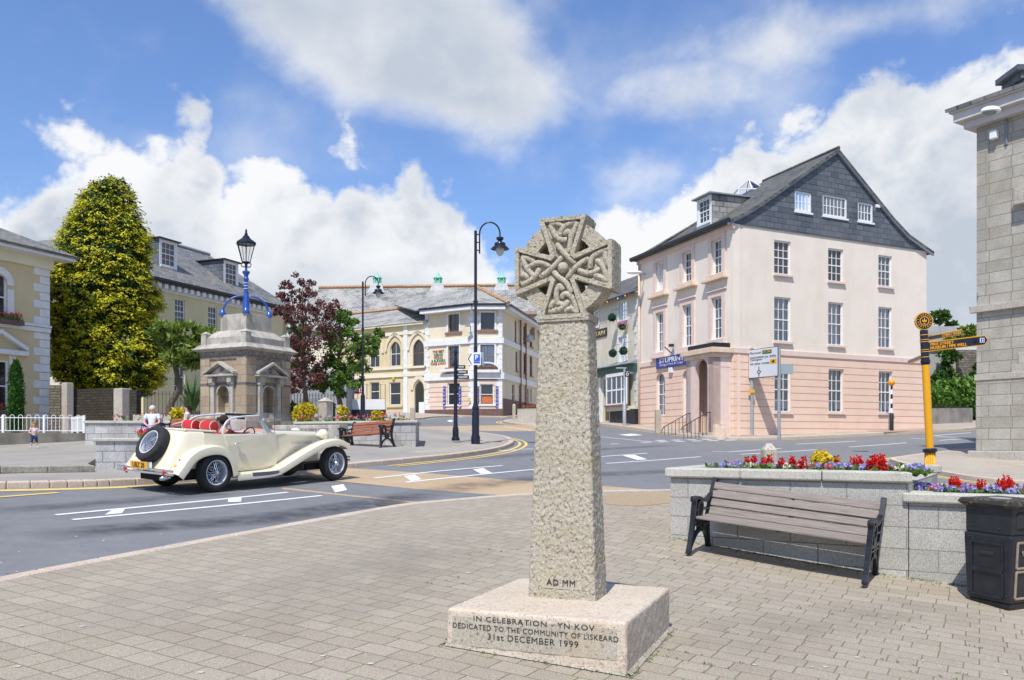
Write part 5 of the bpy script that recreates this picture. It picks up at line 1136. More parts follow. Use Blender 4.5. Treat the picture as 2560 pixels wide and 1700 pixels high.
# ================= far right: stone house, ivy wall
root = thing('stone_house', (28, 62, 2), 'old stone house with mossy slate roof beyond the pink building', 'building')
mb = MB(); mb.box(26.5, 31.2, 60, 66, E+.5, E+8.0); mb.box(26, 28.2, 59.2, 60.1, E+.5, E+6.6); mb.build('wall', mat('grey_render', (.4, .4, .38), (.32, .31, .29), scale=.8), root)
zr = E+(1100-806)/F*61; mb = MB(); roofslab(mb, [(26, 59.6, zr-1.7), (31.9, 59.6, zr-1.7), (30.9, 63, zr+.1), (26, 63, zr-.1)]); mb.build('roof', mat('mossy_slate', (.25, .23, .13), (.4, .27, .12), scale=1.2, bump=.5, bscale=8), root)
mb = MB(); mb.box(31.2, 40, 59.6, 60.2, E+.5, E+6.3); o = mb.build('rubble_wall', M['rubble']); tag(solo(o, 'high rubble stone wall partly covered by ivy', 'wall'))
mb = MB(); a, b = P(2326, 1067, 50), P(2422, 1063, 52); mb.bar(Vector((a.x, a.y, E+.9)), Vector((b.x, b.y, E+1.0)), .4, 1.9); mb.bar(Vector((b.x, b.y, E+1.0)), Vector((b.x+1.5, b.y+5, E+1.1)), .4, 1.9); o = mb.build('low_wall', mat('stained_low_wall', (.2, .18, .16), (.32, .29, .25), scale=1.5, bump=.5)); tag(solo(o, 'low stained stone wall in front of the ivy', 'wall'))
# ================= helpers for street things
def rough(o, L_, amp, freq, seed=0, mod=None):
    bm = bmesh.new(); bm.from_mesh(o.data); bmesh.ops.triangulate(bm, faces=bm.faces)
    for _ in range(9):
        es = [e for e in bm.edges if e.calc_length() > L_]
        if not es: break
        bmesh.ops.subdivide_edges(bm, edges=es, cuts=1, use_grid_fill=False)
        bmesh.ops.triangulate(bm, faces=bm.faces)
        if len(bm.verts) > 90000: break
    bm.normal_update()
    for v in bm.verts:
        p = v.co*freq+Vector((seed, 0, 0)); d = mnoise.noise(p)*.7+mnoise.noise(p*2.3)*.5
        v.co += v.normal*amp*d*(mod(v) if mod else 1)
    bm.to_mesh(o.data); bm.free()
    for q in o.data.polygons: q.use_smooth = True
    try: o.data.set_sharp_from_angle(angle=math.radians(50))
    except Exception: pass
def textfit(name, s, f, r, m, parent, p=.002, ext=.002, bold=0.0, sp=1.0):
    o = text(name, s, 1, (0, 0, 0), (1, 0, 0), (0, 0, 1), m, None, ext, align='LEFT', bold=bold, spacing=sp)
    co = np.empty(len(o.data.vertices)*3); o.data.vertices.foreach_get('co', co); co = co.reshape(-1, 3); lo, hi = co.min(0), co.max(0)
    sx = (r[1]-r[0])/(hi[0]-lo[0]); sz = (r[3]-r[2])/(hi[2]-lo[2])
    out = np.empty_like(co)
    for i, c in enumerate(co):
        a = r[0]+(c[0]-lo[0])*sx; z = r[2]+(c[2]-lo[2])*sz; q = f.pt(a, z, p+(-c[1] if True else 0)); out[i] = q[:]
    off = Vector((0, 0, 0)); pp_ = parent
    while pp_ is not None: off += pp_.location; pp_ = pp_.parent
    out -= np.array(off[:]); o.data.vertices.foreach_set('co', out.ravel()); o.data.update(); o.parent = parent; return o
for w_, f_, r_, m_, p_ in SIGNJOBS: textfit('lettering', w_, f_, r_, M[m_], p_, .004, .004, bold=.02 if w_ == 'STUPRINT' else .005)
# ================= celtic cross
M['cross'] = granite('cross_granite', (.39, .34, .26), (.47, .42, .335), (.2, .165, .115), (.6, .55, .46), 105, 1.0, .012, 48, mossc=((.33, .28, .13), .5))
M['plinth'] = granite('plinth_granite', (.5, .42, .32), (.58, .5, .4), (.34, .25, .18), (.7, .63, .53), 130, .7, .005, 70, mossc=((.4, .27, .15), .4))
M['panel'] = granite('dressed_panel', (.36, .32, .25), (.44, .4, .32), (.22, .18, .14), (.56, .52, .45), 110, .3, .002, 90, mossc=((.4, .26, .14), .4))
M['incised'] = mat('incised_black', (.02, .02, .02), (.06, .055, .05), rough=.8, scale=30)
fl_, fr_ = Vector((-.445, 5.79)), Vector((.716, 5.33)); pd = (fr_-fl_).normalized(); pn = Vector((-pd.y, pd.x))
zt_ = E-1.14
root = thing('celtic_cross', (.41, 6.2, h(.41, 6.2)), 'tall carved granite celtic cross on an inscribed square plinth', 'stone cross')
fp = Fac(fl_, fr_); 
if fp.n.y > 0: raise Exception('n')
mb = MB(); c4 = [fl_, fr_, fr_+pn*1.37, fl_+pn*1.37]
mb.hexa([(p.x, p.y, zt_-.5) for p in c4], [(p.x+q[0], p.y+q[1], zt_) for p, q in zip(c4, ((0, 0),)*4)])
o = mb.build('plinth', M['plinth'], root); md = o.modifiers.new('b', 'BEVEL'); md.width = .022; md.segments = 3
dg = bpy.context.evaluated_depsgraph_get(); me2 = bpy.data.meshes.new_from_object(o.evaluated_get(dg)); o.modifiers.clear(); o.data = me2
rough(o, .025, .005, 16)
W_ = fp.L; pnl = [.045, W_-.06, zt_-.245, zt_-.045]
mb = MB(); fbox(mb, fp, *pnl, -.02, .004); mb.build('inscription_panel', M['panel'], root, bevel=.003)
def pr(u0, v0, u1, v1): a0, a1 = fp.s(u0), fp.s(u1); return a0, a1
z7 = lambda x, y: (1080+x/3.577, 1400+y/3.577)
def line7(nm, x0, y0t, y0b, x1, y1t, y1b, p_=.006):
    u0, va = z7(x0, y0t); _, vb = z7(x0, y0b); u1, vc = z7(x1, y1t); _, vd = z7(x1, y1b)
    a0, a1 = fp.s(u0), fp.s(u1); zt2 = (fp.z(a0, va)+fp.z(a1, vc))/2; zb2 = (fp.z(a0, vb)+fp.z(a1, vd))/2
    textfit('inscription', nm, fp, [a0, a1, zb2, zt2], M['incised'], root, .006, .001, bold=0, sp=1.12)
line7('IN CELEBRATION - YN KOV', 375, 497, 542, 1455, 582, 634)
line7('DEDICATED TO THE COMMUNITY OF LISKEARD', 190, 560, 602, 1668, 680, 732)
line7('31st DECEMBER 1999', 500, 655, 708, 1310, 725, 785)
# shaft
sc = Vector((.41, 6.27)); 
def sp4(w_, d_, z): return [Vector((sc.x+pd.x*a*w_/2+pn.x*b*d_/2, sc.y+pd.y*a*w_/2+pn.y*b*d_/2, z)) for a, b in ((-1, -1), (1, -1), (1, 1), (-1, 1))]
zs_ = E+.87
mb = MB(); mb.hexa(sp4(.513, .315, zt_-.02), sp4(.365, .225, zs_)); o = mb.build('shaft', M['cross'], root)
md = o.modifiers.new('b', 'BEVEL'); md.width = .018; md.segments = 2
dg = bpy.context.evaluated_depsgraph_get(); me2 = bpy.data.meshes.new_from_object(o.evaluated_get(dg)); o.modifiers.clear(); o.data = me2
rough(o, .0125, .0085, 34, 3)
fsx = Fac(sp4(.513, .315, 0)[0][:2], sp4(.513, .315, 0)[1][:2])
a0, a1 = fsx.s(z7(975, 0)[0]), fsx.s(z7(1340, 0)[0]); za, zb_ = fsx.z(.25, z7(0, 150)[1]), fsx.z(.25, z7(0, 262)[1])
mb = MB(); mb.hexa([fsx.pt(a0, zb_, .004-.002), fsx.pt(a1, zb_, .002), fsx.pt(a1, zb_, -.05), fsx.pt(a0, zb_, -.05)], [fsx.pt(a0, za, -.004), fsx.pt(a1, za, -.004), fsx.pt(a1, za, -.05), fsx.pt(a0, za, -.05)]); mb.build('date_panel', M['panel'], root, bevel=.004)
textfit('date', 'AD MM', fsx, [fsx.s(z7(1025, 0)[0]), fsx.s(z7(1280, 0)[0]), fsx.z(.25, z7(0, 230)[1]), fsx.z(.25, z7(0, 175)[1])], M['incised'], root, .003, .002, bold=0, sp=1.1)
# head, drawn in (a across, z up, p out of front)
hz = E+1.245; fh = Fac(Vector((sc.x-pd.x*1, sc.y-pd.y*1)), sc+pd*1)   # a=1 is the axis
def hp(a, z, p): return fh.pt(1+a, hz+z, p)
T_ = .125; RC = .036
def rot4(p, k):
    a, z = p
    for _ in range(k): a, z = -z, a
    return a, z
mb = MB()
arm = [(-.09, .09), (-.178, .37), (.178, .37), (.09, .09)]
for k in range(4):
    q = [rot4(p, k) for p in arm]; mb.prism([hp(a, z, T_-RC) for a, z in q], fh.pt(0, 0, -(2*T_-2*RC))-fh.pt(0, 0, 0))
q = [(-.09, .092), (.09, .092), (.092, .09), (.092, -.09), (.09, -.092), (-.09, -.092), (-.092, -.09), (-.092, .09)]
mb.prism([hp(a, z, T_-RC) for a, z in q], fh.pt(0, 0, -(2*T_-2*RC))-fh.pt(0, 0, 0))
o = mb.build('cross_head', M['cross'], root); rough(o, .02, .004, 34, 8)
def ringq(r0, r1, p0, p1, seg=64):
    m_ = MB(); vs = []
    for i in range(seg):
        t = 2*PI*i/seg
        for r_, p in ((r0, p0), (r1, p0), (r1, p1), (r0, p1)): vs.append(hp(r_*math.cos(t), r_*math.sin(t), p))
    fs = []
    for i in range(seg):
        j = (i+1) % seg
        for a in range(4): b = (a+1) % 4; fs.append((i*4+a, j*4+a, j*4+b, i*4+b))
    m_.add(vs, fs); return m_
o = ringq(.236, .345, T_-.022, -T_+.022).build('wheel', M['cross'], root); rough(o, .02, .005, 34, 5)
rim = MB(); w_ = .042
def rimbar(a, b, w0, sgn): 
    (x0, z0), (x1, z1) = a, b; d = Vector((x1-x0, z1-z0)).normalized(); n = Vector((-d.y, d.x))*w0/2
    e = d*(w0*.28); P0, P1 = Vector(a)-e, Vector(b)+e; c = [P0+n, P1+n, P1-n, P0-n]
    p0, p1 = (T_-RC-.01, T_+.006) if sgn > 0 else (-T_+RC+.01, -T_-.006); i_ = .72
    c2 = [P0+n*i_, P1+n*i_, P1-n*i_, P0-n*i_]
    rim.hexa([hp(x, z, p0) for x, z in c], [hp(x, z, p1) for x, z in c2])
inn = [(-.074, .092), (-.16, .352), (.16, .352), (.074, .092)]
for sgn in (1, -1):
    for k in range(4):
        q = [rot4(p, k) for p in inn]; rimbar(q[0], q[1], w_, sgn); rimbar(q[1], q[2], w_, sgn); rimbar(q[2], q[3], w_, sgn)
        nx = rot4(inn[0], (k+1) % 4) if False else rot4(inn[3], (k-1) % 4) if False else None
        a = rot4(inn[3], k); b = rot4(inn[0], (k+3) % 4); rimbar(a, b, w_, sgn)
o = rim.build('arm_borders', M['cross'], root, keep=False); rough(o, .018, .004, 40, 2)
CORDS = [ # centre lines of the interlaced cords, u = under at that end
 [(512, 243), (540, 305), (572, 372), (620, 412), (690, 408)], [(510, 236), (580, 232), (640, 252), (668, 285)], [(622, 362), (635, 300), (690, 245), (795, 212)], [(806, 222), (785, 290), (762, 355), (745, 400)], [(672, 350), (695, 315), (732, 325), (738, 420), (712, 550)], [(588, 455), (640, 530), (705, 592), (782, 665)],
 [(198, 598), (270, 610), (335, 650)], [(206, 600), (228, 680), (270, 750), (335, 812)], [(285, 708), (335, 668), (420, 652), (512, 700)], [(200, 908), (290, 862), (355, 808), (392, 728)], [(196, 812), (222, 780), (262, 832)], [(402, 818), (500, 752), (572, 682), (640, 600)],
 [(1135, 512), (1050, 545), (975, 592), (948, 650), (944, 718)], [(1102, 545), (1108, 610), (1126, 690)], [(1012, 632), (1068, 672), (1100, 755), (1134, 852)], [(822, 735), (880, 772), (960, 776), (1045, 728)], [(995, 795), (1060, 815), (1130, 858)], [(700, 832), (755, 745), (832, 672), (930, 612)],
 [(598, 1115), (578, 1050), (582, 960), (618, 898), (650, 955)], [(552, 762), (600, 812), (692, 872), (748, 985)], [(640, 1045), (655, 1000), (712, 998), (765, 1050), (812, 1195)], [(500, 1200), (600, 1182), (668, 1140), (712, 1078)], [(515, 1165), (530, 1110), (560, 1090)], [(682, 1190), (735, 1150), (815, 1203)], [(590, 1105), (640, 1110), (660, 1130)]]
kn = MB()
for sgn in (1, -1):
    dp0 = (T_-RC+.012) if sgn > 0 else -(T_-RC+.012)
    for ci, c_ in enumerate(CORDS):
        q = smoothpl([Vector(((x-655)*.000698, (715-y-.08*(x-655))*.000664, 0)) for x, y in c_], 2); n_ = len(q)
        pts = [hp(p.x, p.y, dp0+sgn*(.010*math.sin(PI*min(1, max(0, .08+.84*i/(n_-1))))-.006+.002*(ci % 2))) for i, p in enumerate(q)]
        kn.tube(pts, [.0215 if 0 < i < n_-1 else .018 for i in range(n_)], 10)
    kn.ball(hp(0, 0, dp0+sgn*.01), .04, .04, .04, 18, 12)
o = kn.build('interlace_carving', M['cross'], root, smooth=True)
o = MB(); fcol = sp4(.39, .25, zs_-.012); o.hexa(fcol, sp4(.40, .26, zs_+.035)); o = o.build('collar', M['cross'], root, bevel=.008); rough(o, .02, .004, 40)
# mortar skirt round plinth
mb = MB(); e_ = .035
for i in range(4):
    a, b = c4[i], c4[(i+1) % 4]; n = Vector(((b-a).y, -(b-a).x)).normalized()
    for k in range(6):
        p, q = a.lerp(b, k/6), a.lerp(b, (k+1)/6); mb.poly(gz(p+n*e_, .006), gz(q+n*e_, .006), gz(q, .02), gz(p, .02))
tag(mb.build('mortar_bed', M['kerb_grey'], keep=True), kind='structure')
# ================= bench
M['iron'] = mat('black_cast_iron', (.012, .014, .02), (.022, .024, .03), rough=.35, scale=8, bump=.25, bscale=60, bdist=.002)
def wood(name, a, b_, along='x', dark=(.1, .08, .06)):
    t = NT(name); mp = t.node('ShaderNodeMapping'); mp.inputs['Scale'].default_value = (1.2, 26, 26) if along == 'x' else (26, 26, 1.2); t.l.new(t.tc.outputs['Object'], mp.inputs[0])
    n = t.noise(3, 7, .65, vec=mp.outputs[0], dist=.3); col = t.ramp(n, [(.3, a), (.7, b_)]); n2 = t.noise(1.8, 7, .7, vec=mp.outputs[0])
    col = t.mix(t.ramp(n2, [(.6, 0.0), (.72, .6)]), col, dark); t.bump(n, .5, .003); return t.out(col, .75, 0, .3)
M['old_wood'] = wood('weathered_wood', (.17, .14, .12), (.33, .285, .25))
M['red_wood'] = wood('red_brown_wood', (.2, .065, .035), (.34, .13, .08))
def bench(name, Lb, wm_, label, slats_back=4):
    r_ = thing(name, (0, 0, 0), label, 'bench')
    hb = Lb/2
    def bl(a, b): # slat between y,z pairs
        pass
    b0, b1 = Vector((.175, .40)), Vector((.33, .80)); d = (b1-b0).normalized(); n = Vector((-d.y, d.x))
    for i in range(slats_back):
        c = b0+d*(.075+.104*i); m_ = MB(); w2 = .043
        pts = [c-d*w2-n*0, c+d*w2-n*0, c+d*w2+n*.028, c-d*w2+n*.028]; m_.prism([(-hb+.02, p.x, p.y) for p in pts], (Lb-.04, 0, 0)); m_.build('back_slat', wm_, r_, bevel=.006)
    for i in range(4):
        y0 = -.275+.112*i; z = .405-.012*math.sin(i/3*PI)+.004*i-.01*(i == 3); m_ = MB(); m_.box(-hb+.02, hb-.02, y0, y0+.1, z, z+.03); m_.build('seat_slat', wm_, r_, bevel=.007)
    for sx in (-1, 1):
        x = sx*hb; m_ = MB(); T = lambda pts, w0, q=.045: [m_.bar((x, *a), (x, *b), q, w0, up=(1, 0, 0)) if False else m_.tube([(x, *a), (x, *b)], w0/2, 6) for a, b in zip(pts, pts[1:])]
        def bars(pts, w0, th=.055):
            P_ = [Vector(p) for p in pts]; L_, R_ = [], []
            for i, p in enumerate(P_):
                t = (P_[min(i+1, len(P_)-1)]-P_[max(i-1, 0)]).normalized(); nn = Vector((-t.y, t.x))*(w0[i] if hasattr(w0, '__len__') else w0)/2; L_.append(p+nn); R_.append(p-nn)
            vs = []; fs = []
            for l_, r2 in zip(L_, R_): vs += [(x-th/2, *l_), (x+th/2, *l_), (x+th/2, *r2), (x-th/2, *r2)]
            k = len(P_)
            for i in range(k-1):
                for a in range(4): b = (a+1) % 4; fs.append((i*4+a, i*4+b, i*4+4+b, i*4+4+a))
            fs += [(0, 1, 2, 3), ((k-1)*4+3, (k-1)*4+2, (k-1)*4+1, (k-1)*4)]
            m_.add(vs, fs)
        curve = lambda pts, it=3: [v.xy for v in smoothpl([Vector((p[0], p[1], 0)) for p in pts], it)]
        bars([(-.35, .0), (-.325, .1), (-.305, .25), (-.30, .40), (-.305, .62)], [.06, .045, .045, .045, .04])       # front leg and post
        bars(curve([(.34, .0), (.26, .15), (.19, .36), (.24, .55), (.36, .84)]), .05)                                 # rear leg and back
        m_.lathe([(.03, -.028), (.032, 0), (.03, .028)], (x, .372, .83), 12, axis='x'); 
        bars(curve([(-.33, .635), (-.2, .655), (-.02, .60), (.1, .60), (.26, .66)]), .035, .055)                       # arm
        m_.lathe([(.034, -.032), (.036, 0), (.034, .032)], (x, -.325, .632), 12, axis='x')
        bars([(-.30, .385), (0, .37), (.2, .385)], .04); bars([(-.3, .33), (.21, .33)], .02)
        bars([(-.335, .05)]+curve([(-.27, .12), (-.15, .24), (0, .27), (.13, .24), (.24, .13)])+[(.31, .03)], .04, .04)
        def ring(cy, cz, ry, rz, w0, th): bars([(cy+ry*math.cos(2*PI*i/20), cz+rz*math.sin(2*PI*i/20)) for i in range(21)], w0, th)
        ring(-.14, .505, .085, .1, .03, .06); ring(-.02, .33, .06, .07, .05, .05)
        bars([(-.06, .505), (.2, .5)], .022); bars([(-.30, .505), (-.22, .505)], .022)
        for y in (-.355, .345): m_.ball((x, y, .022), .035, .05, .026, 8, 6)
        m_.build('end_frame', M['iron'], r_, smooth=False)
    m_ = MB(); m_.bar((0, .2, .4), (0, .35, .8), .03, .02); m_.bar((0, -.25, .395), (0, .18, .395), .03, .012); m_.build('centre_brace', M['iron'], r_)
    return r_
bn = bench('park_bench', 1.9, M['old_wood'], 'weathered grey slatted bench with black cast iron ends in front of granite planter')
WD = Vector((.85, -.527)); WN = Vector((.527, .85)); WL = Vector((1.99, 10.7))
pA, pB = Vector((2.04, 9.79)), Vector((3.5, 8.88))
c = (pA+pB)/2+WD*.075; bn.location = (c.x+WN.x*.33, c.y+WN.y*.33, (h(pA.x+.17, pA.y+.28)+h(pB.x+.17, pB.y+.28))/2+.004)
tilt = math.atan2(h(pB.x+.17, pB.y+.28)-h(pA.x+.17, pA.y+.28), (pB-pA).length)
bn.rotation_euler = (0, -tilt*.88, math.atan2(WD.y, WD.x))
m_ = MB()
m_.box(-.91, -.83, .243, .258, .555, .585); o = m_.build('rust_patch', mat('rust_stain', (.45, .14, .03), (.3, .1, .03), scale=30), bn)
# ================= planters
M['granite_block'] = brickmat('granite_blocks', (.41, .395, .36), (.49, .475, .435), (.2, .185, .16), .62, .235, .007, rough=.9, bump=.35, tint=(.33, .32, .28), tscale=1.3, tfac=.5, fine=130, finef=.75, speck=((.2, .2, .2), 200, .64))
M['granite_block2'] = brickmat('stained_blocks', (.44, .43, .42), (.55, .54, .54), (.22, .21, .2), .46, .235, .01, rough=.9, bump=.35, tint=(.22, .21, .2), tscale=1.6, tfac=.55, fine=60, finef=.4)
M['coping'] = granite('coping_granite', (.42, .405, .35), (.52, .5, .44), (.27, .25, .2), (.62, .6, .54), 150, .5, .003, 80, mossc=((.3, .28, .18), .45))
M['soil'] = mat('planter_soil', (.05, .035, .02), (.09, .065, .04), rough=1, scale=12, bump=1, bscale=25, bdist=.03)
def planter(name, poly, ztop, label, bm_, ct=.12, ov=.06, wt=.2, seg=1.0, skip=(), coptop=None, bev=.02, soil=True, zb=.5):
    P_ = [Vector(p) for p in poly]; n = len(P_); cen = sum(P_, Vector((0, 0)))/n
    r_ = thing(name, (cen.x, cen.y, min(h(p.x, p.y) for p in P_)), label, 'planter')
    area = sum(P_[i].x*P_[(i+1) % n].y-P_[(i+1) % n].x*P_[i].y for i in range(n))
    if area < 0: P_.reverse()
    def inset(d):
        out = []
        for i in range(n):
            a, b, c_ = P_[i-1], P_[i], P_[(i+1) % n]; d1 = (b-a).normalized(); d2 = (c_-b).normalized(); n1 = Vector((-d1.y, d1.x)); n2 = Vector((-d2.y, d2.x))
            k = (n1+n2); out.append(b+k/(k.length_squared/2)*d)
        return out
    I_ = inset(wt); mb = MB(); zc_ = ztop-ct
    for i in range(n):
        j = (i+1) % n; a, b, c_, d_ = P_[i], P_[j], I_[j], I_[i]; zz = min(h(p.x, p.y) for p in (a, b))-zb
        mb.poly((a.x, a.y, zz), (b.x, b.y, zz), (b.x, b.y, zc_), (a.x, a.y, zc_)); mb.poly((a.x, a.y, zc_), (b.x, b.y, zc_), (c_.x, c_.y, zc_), (d_.x, d_.y, zc_)); mb.poly((d_.x, d_.y, zc_), (c_.x, c_.y, zc_), (c_.x, c_.y, zz), (d_.x, d_.y, zz))
    mb.build('block_wall', bm_, r_)
    O_ = inset(-ov); C_ = inset(wt+.03); mb = MB()
    for i in range(n):
        if i in skip: continue
        j = (i+1) % n; k = max(1, round((O_[j]-O_[i]).length/seg))
        for q in range(k):
            g0, g1 = q/k, (q+1)/k; e = .004/(O_[j]-O_[i]).length
            a, b = O_[i].lerp(O_[j], g0+e), O_[i].lerp(O_[j], g1-e); c_, d_ = C_[i].lerp(C_[j], g1-e), C_[i].lerp(C_[j], g0+e)
            mb.hexa([(p.x, p.y, zc_+.001) for p in (a, b, c_, d_)], [(p.x, p.y, ztop) for p in (a, b, c_, d_)])
    mb.build('coping', M['coping'], r_, bevel=bev)
    if soil: mb = MB(); mb.poly(*[(p.x, p.y, ztop-.05) for p in inset(wt*.9)]); mb.build('soil', M['soil'], r_)
    return r_
ZU = E-.346; ZL = E-.569
t_ = lambda t, d=0: WL+WD*t+WN*d
planter('stone_planter', [t_(0), t_(2.72), t_(2.72, 3.1), t_(-.1, 3.1)], ZU, 'raised granite planter with bright flowers behind the grey bench', M['granite_block'], seg=1.02, skip=(1,))
planter('stone_planter', [t_(2.73, .004), t_(6.5, .004), t_(6.5, 2.3), t_(2.73, 2.3)], ZL, 'lower granite planter with flowers behind the black litter bin', M['granite_block'], ct=.11, seg=1.25)
# flowers
def bloom_proto(kind, lab, grp):
    r_ = thing(kind, (0, 0, 0), lab, 'flower', grp); n = 26
    b = rng.normal(size=(n, 3))*[.05, .05, .02]; b[:, 2] = abs(b[:, 2])+.01
    leaves('foliage', b, .055, M['leaf_mid'], r_, up=[0, 0, .6], asp=1.5)
    if kind == 'salvia':
        pts = []; nr = []
        for sx, sy, hh in ((0, 0, .2), (.035, .02, .15)):
            for i in range(90): z = rng.uniform(.05, hh); t = rng.uniform(0, 2*PI); rr = .028*(1-(z-.05)/(hh-.03))+.006; pts.append((sx+rr*math.cos(t), sy+rr*math.sin(t), z)); nr.append((math.cos(t), math.sin(t), .5))
        leaves('blooms', pts, .02, M['petal_red'], r_, up=np.array(nr))
    elif kind == 'ageratum':
        for cx, cy, cz in ((0, 0, .1), (.05, .03, .08), (-.05, .02, .085), (.01, -.05, .07)):
            p, d = sph(55, .6, 1); p = p*[.034, .034, .014]+[cx, cy, cz]; leaves('blooms', p, .018, M['petal_blue'], r_, nrm=d)
    elif kind == 'begonia':
        p, d = sph(22, .6, 1); p = p*[.05, .05, .025]+[0, 0, .07]; leaves('blooms', p, .038, M['petal_pink'], r_, up=[0, 0, 1])
    elif kind == 'white_begonia':
        p, d = sph(20, .6, 1); p = p*[.05, .05, .025]+[0, 0, .06]; leaves('blooms', p, .035, M['petal_white'], r_, up=[0, 0, 1])
    else:
        p, d = sph(500, .5, 1); p = p*[.1, .1, .085]+[0, 0, .15]; leaves('blooms', p, .03, M['petal_yellow'], r_, nrm=d)
        p, d = sph(30, .5, 1); leaves('sprigs', p*[.05, .05, .06]+[-.14, 0, .1], .03, M['petal_yellow'], r_)
    return r_
NM = dict(s='salvia', a='ageratum', b='begonia', w='white_begonia', y='yellow_chrysanthemum')
DS = dict(s='red spiked salvia', a='lilac blue ageratum', b='pink begonia', w='white begonia', y='bright yellow chrysanthemum clump')
def plantrow(seq, zz, where, grp, back=.28):
    pr_ = {}
    for u, k, dk in seq:
        f_ = Fac(t_(0), t_(5)).off(-dk); a = f_.s(u); c = f_.pt(a, zz); key = k
        lab = '%s growing in the %s' % (DS[k], where)
        if key not in pr_: o = bloom_proto(NM[k], lab, '%s plants in the %s' % (DS[k].split(' ')[-1] if k != 'y' else 'yellow', grp)); pr_[key] = o
        else: o = copy_tree(pr_[key])
        o.location = c; o.rotation_euler.z = random.uniform(0, 6); s_ = random.uniform(.85, 1.15); o.scale = (s_, s_, s_)
rs = random.Random(5)
seq = [(1785, 'a', .35), (1800, 'a', .4), (1812, 'a', .3), (1832, 'b', .4), (1838, 'a', .3), (1850, 'a', .3), (1846, 'a', .6), (1868, 's', .4), (1872, 'w', .3), (1886, 's', .6), (1880, 'b', .35), (1895, 'a', .5), (1910, 's', .35), (1916, 'b', .3), (1925, 's', .6), (1934, 'a', .4), (1955, 's', .4), (1968, 'w', .3), (1980, 's', .5), (1988, 'w', .5), (2010, 's', .4), (2028, 'b', .32), (2046, 'a', .35), (2052, 'y', .6), (2058, 'b', .4), (2070, 'b', .3), (2080, 'a', .5), (2092, 's', .7), (2100, 'a', .5), (2120, 'a', .4), (2131, 's', .4), (2146, 's', .5), (2158, 'a', .32), (2170, 'a', .4), (2183, 's', .35), (2190, 's', .6), (2204, 's', .3), (2216, 'a', .5), (2226, 'a', .4), (2238, 'b', .35), (2246, 'a', .4), (2250, 'w', .3), (2278, 'a', .42), (2292, 'a', .5), (2300, 'a', .42)]
plantrow(seq, ZU-.05, 'planter behind the bench', 'upper planter')
seq = [(2300, 'a', .7), (2308, 'a', .5), (2316, 'a', .75), (2326, 'a', .6), (2334, 'b', .4), (2340, 'a', .6), (2349, 'b', .5), (2352, 'a', .35), (2362, 'b', .45), (2372, 'a', .32), (2382, 's', .5), (2389, 's', .55), (2395, 's', .38), (2404, 'a', .7), (2414, 'a', .35), (2422, 'a', .3), (2428, 'b', .6), (2440, 'w', .7), (2450, 's', .55), (2458, 's', .45), (2462, 'w', .4), (2474, 'a', .5), (2484, 'a', .4), (2494, 'a', .5), (2500, 's', .6), (2508, 's', .5), (2516, 's', .6), (2524, 's', .45), (2530, 'a', .35), (2540, 'w', .4), (2546, 'w', .5), (2553, 'a', .6), (2566, 'b', .4), (2580, 'a', .4)]
plantrow(seq, ZL-.05, 'low planter beside the litter bin', 'lower planter')
# ================= litter bin
root = thing('litter_bin', (0, 0, 0), 'black square litter bin with lichen spotted lid and bronze side panel', 'litter bin')
mb = MB(); sq = lambda a, z: [(-a, -a, z), (a, -a, z), (a, a, z), (-a, a, z)]
mb.hexa(sq(.2, .0), sq(.215, .06)); mb.hexa(sq(.225, .06), sq(.25, .64)); mb.build('body', M['iron'], root, bevel=.02, seg=3)
mb = MB(); mb.hexa(sq(.236, .64), sq(.24, .88)); mb.build('hood', M['iron'], root, bevel=.012)
mb = MB(); mb.hexa(sq(.25, .87), sq(.29, .9)); mb.hexa(sq(.29, .9), sq(.275, .94)); t2 = NT('lichen_lid'); col = t2.mix(t2.ramp(t2.noise(14, 6, .7), [(.52, 0.0), (.6, 1.0)]), (.03, .028, .024), (.09, .075, .045)); col = t2.mix(t2.ramp(t2.noise(26, 4, .7), [(.62, 0.0), (.66, 1.0)]), col, (.55, .25, .03)); col = t2.mix(t2.ramp(t2.noise(33, 3, .7, vec=None, dist=.4), [(.68, 0.0), (.71, 1.0)]), col, (.6, .6, .55)); t2.bump(t2.noise(30), .5, .004); t2.out(col, .6)
mb.build('lid', t2.m, root, bevel=.01)
mb = MB(); mb.lathe([(.1, .94), (.1, .945)], (-.02, -.04, 0), 24, sx=1.1, sy=.8); mb.build('ashtray', mat('worn_steel', (.42, .42, .4), (.3, .3, .3), rough=.4, scale=20), root)
def binface(k, frame_m, name):
    m_ = MB(); R_ = Matrix.Rotation(k, 4, 'Z')
    def y(z): return -(.225+.025*(z-.06)/.58)-.001
    def bar_(x0, z0, x1, z1, w0, th=.014):
        d = Vector((x1-x0, z1-z0)).normalized(); n = Vector((-d.y, d.x))*w0/2; q = [(x0+n.x, z0+n.y), (x1+n.x, z1+n.y), (x1-n.x, z1-n.y), (x0-n.x, z0-n.y)]
        m_.hexa([(a, y(z)+.01, z) for a, z in q], [(a, y(z)-th, z) for a, z in q])
    for z0, z1 in ((.33, .56), (.1, .31)) if name == 'moulded_panel' else ((.36, .58), (.1, .33)):
        bar_(-.16, z0, .16, z0, .02); bar_(-.16, z1, .16, z1, .02); bar_(-.16, z0, -.16, z1, .02); bar_(.16, z0, .16, z1, .02)
    m_.xf(R_); o = m_.build(name, frame_m, root, bevel=.006); return o
M['bronze'] = mat('bronze_panel', (.26, .2, .15), (.36, .29, .23), rough=.5, scale=9)
for k in (0, PI): binface(k, M['iron'], 'moulded_panel')
for k in (PI/2, -PI/2): binface(k, M['bronze'], 'bronze_frame')
mb = MB()
for k in (PI/2, -PI/2):
    n0 = len(mb.v); mb.box(-.17, .17, -.25, -.2, .68, .85); mb.xf(Matrix.Rotation(k, 4, 'Z'), n0)
mb.build('opening', M['room'], root, bevel=.03)
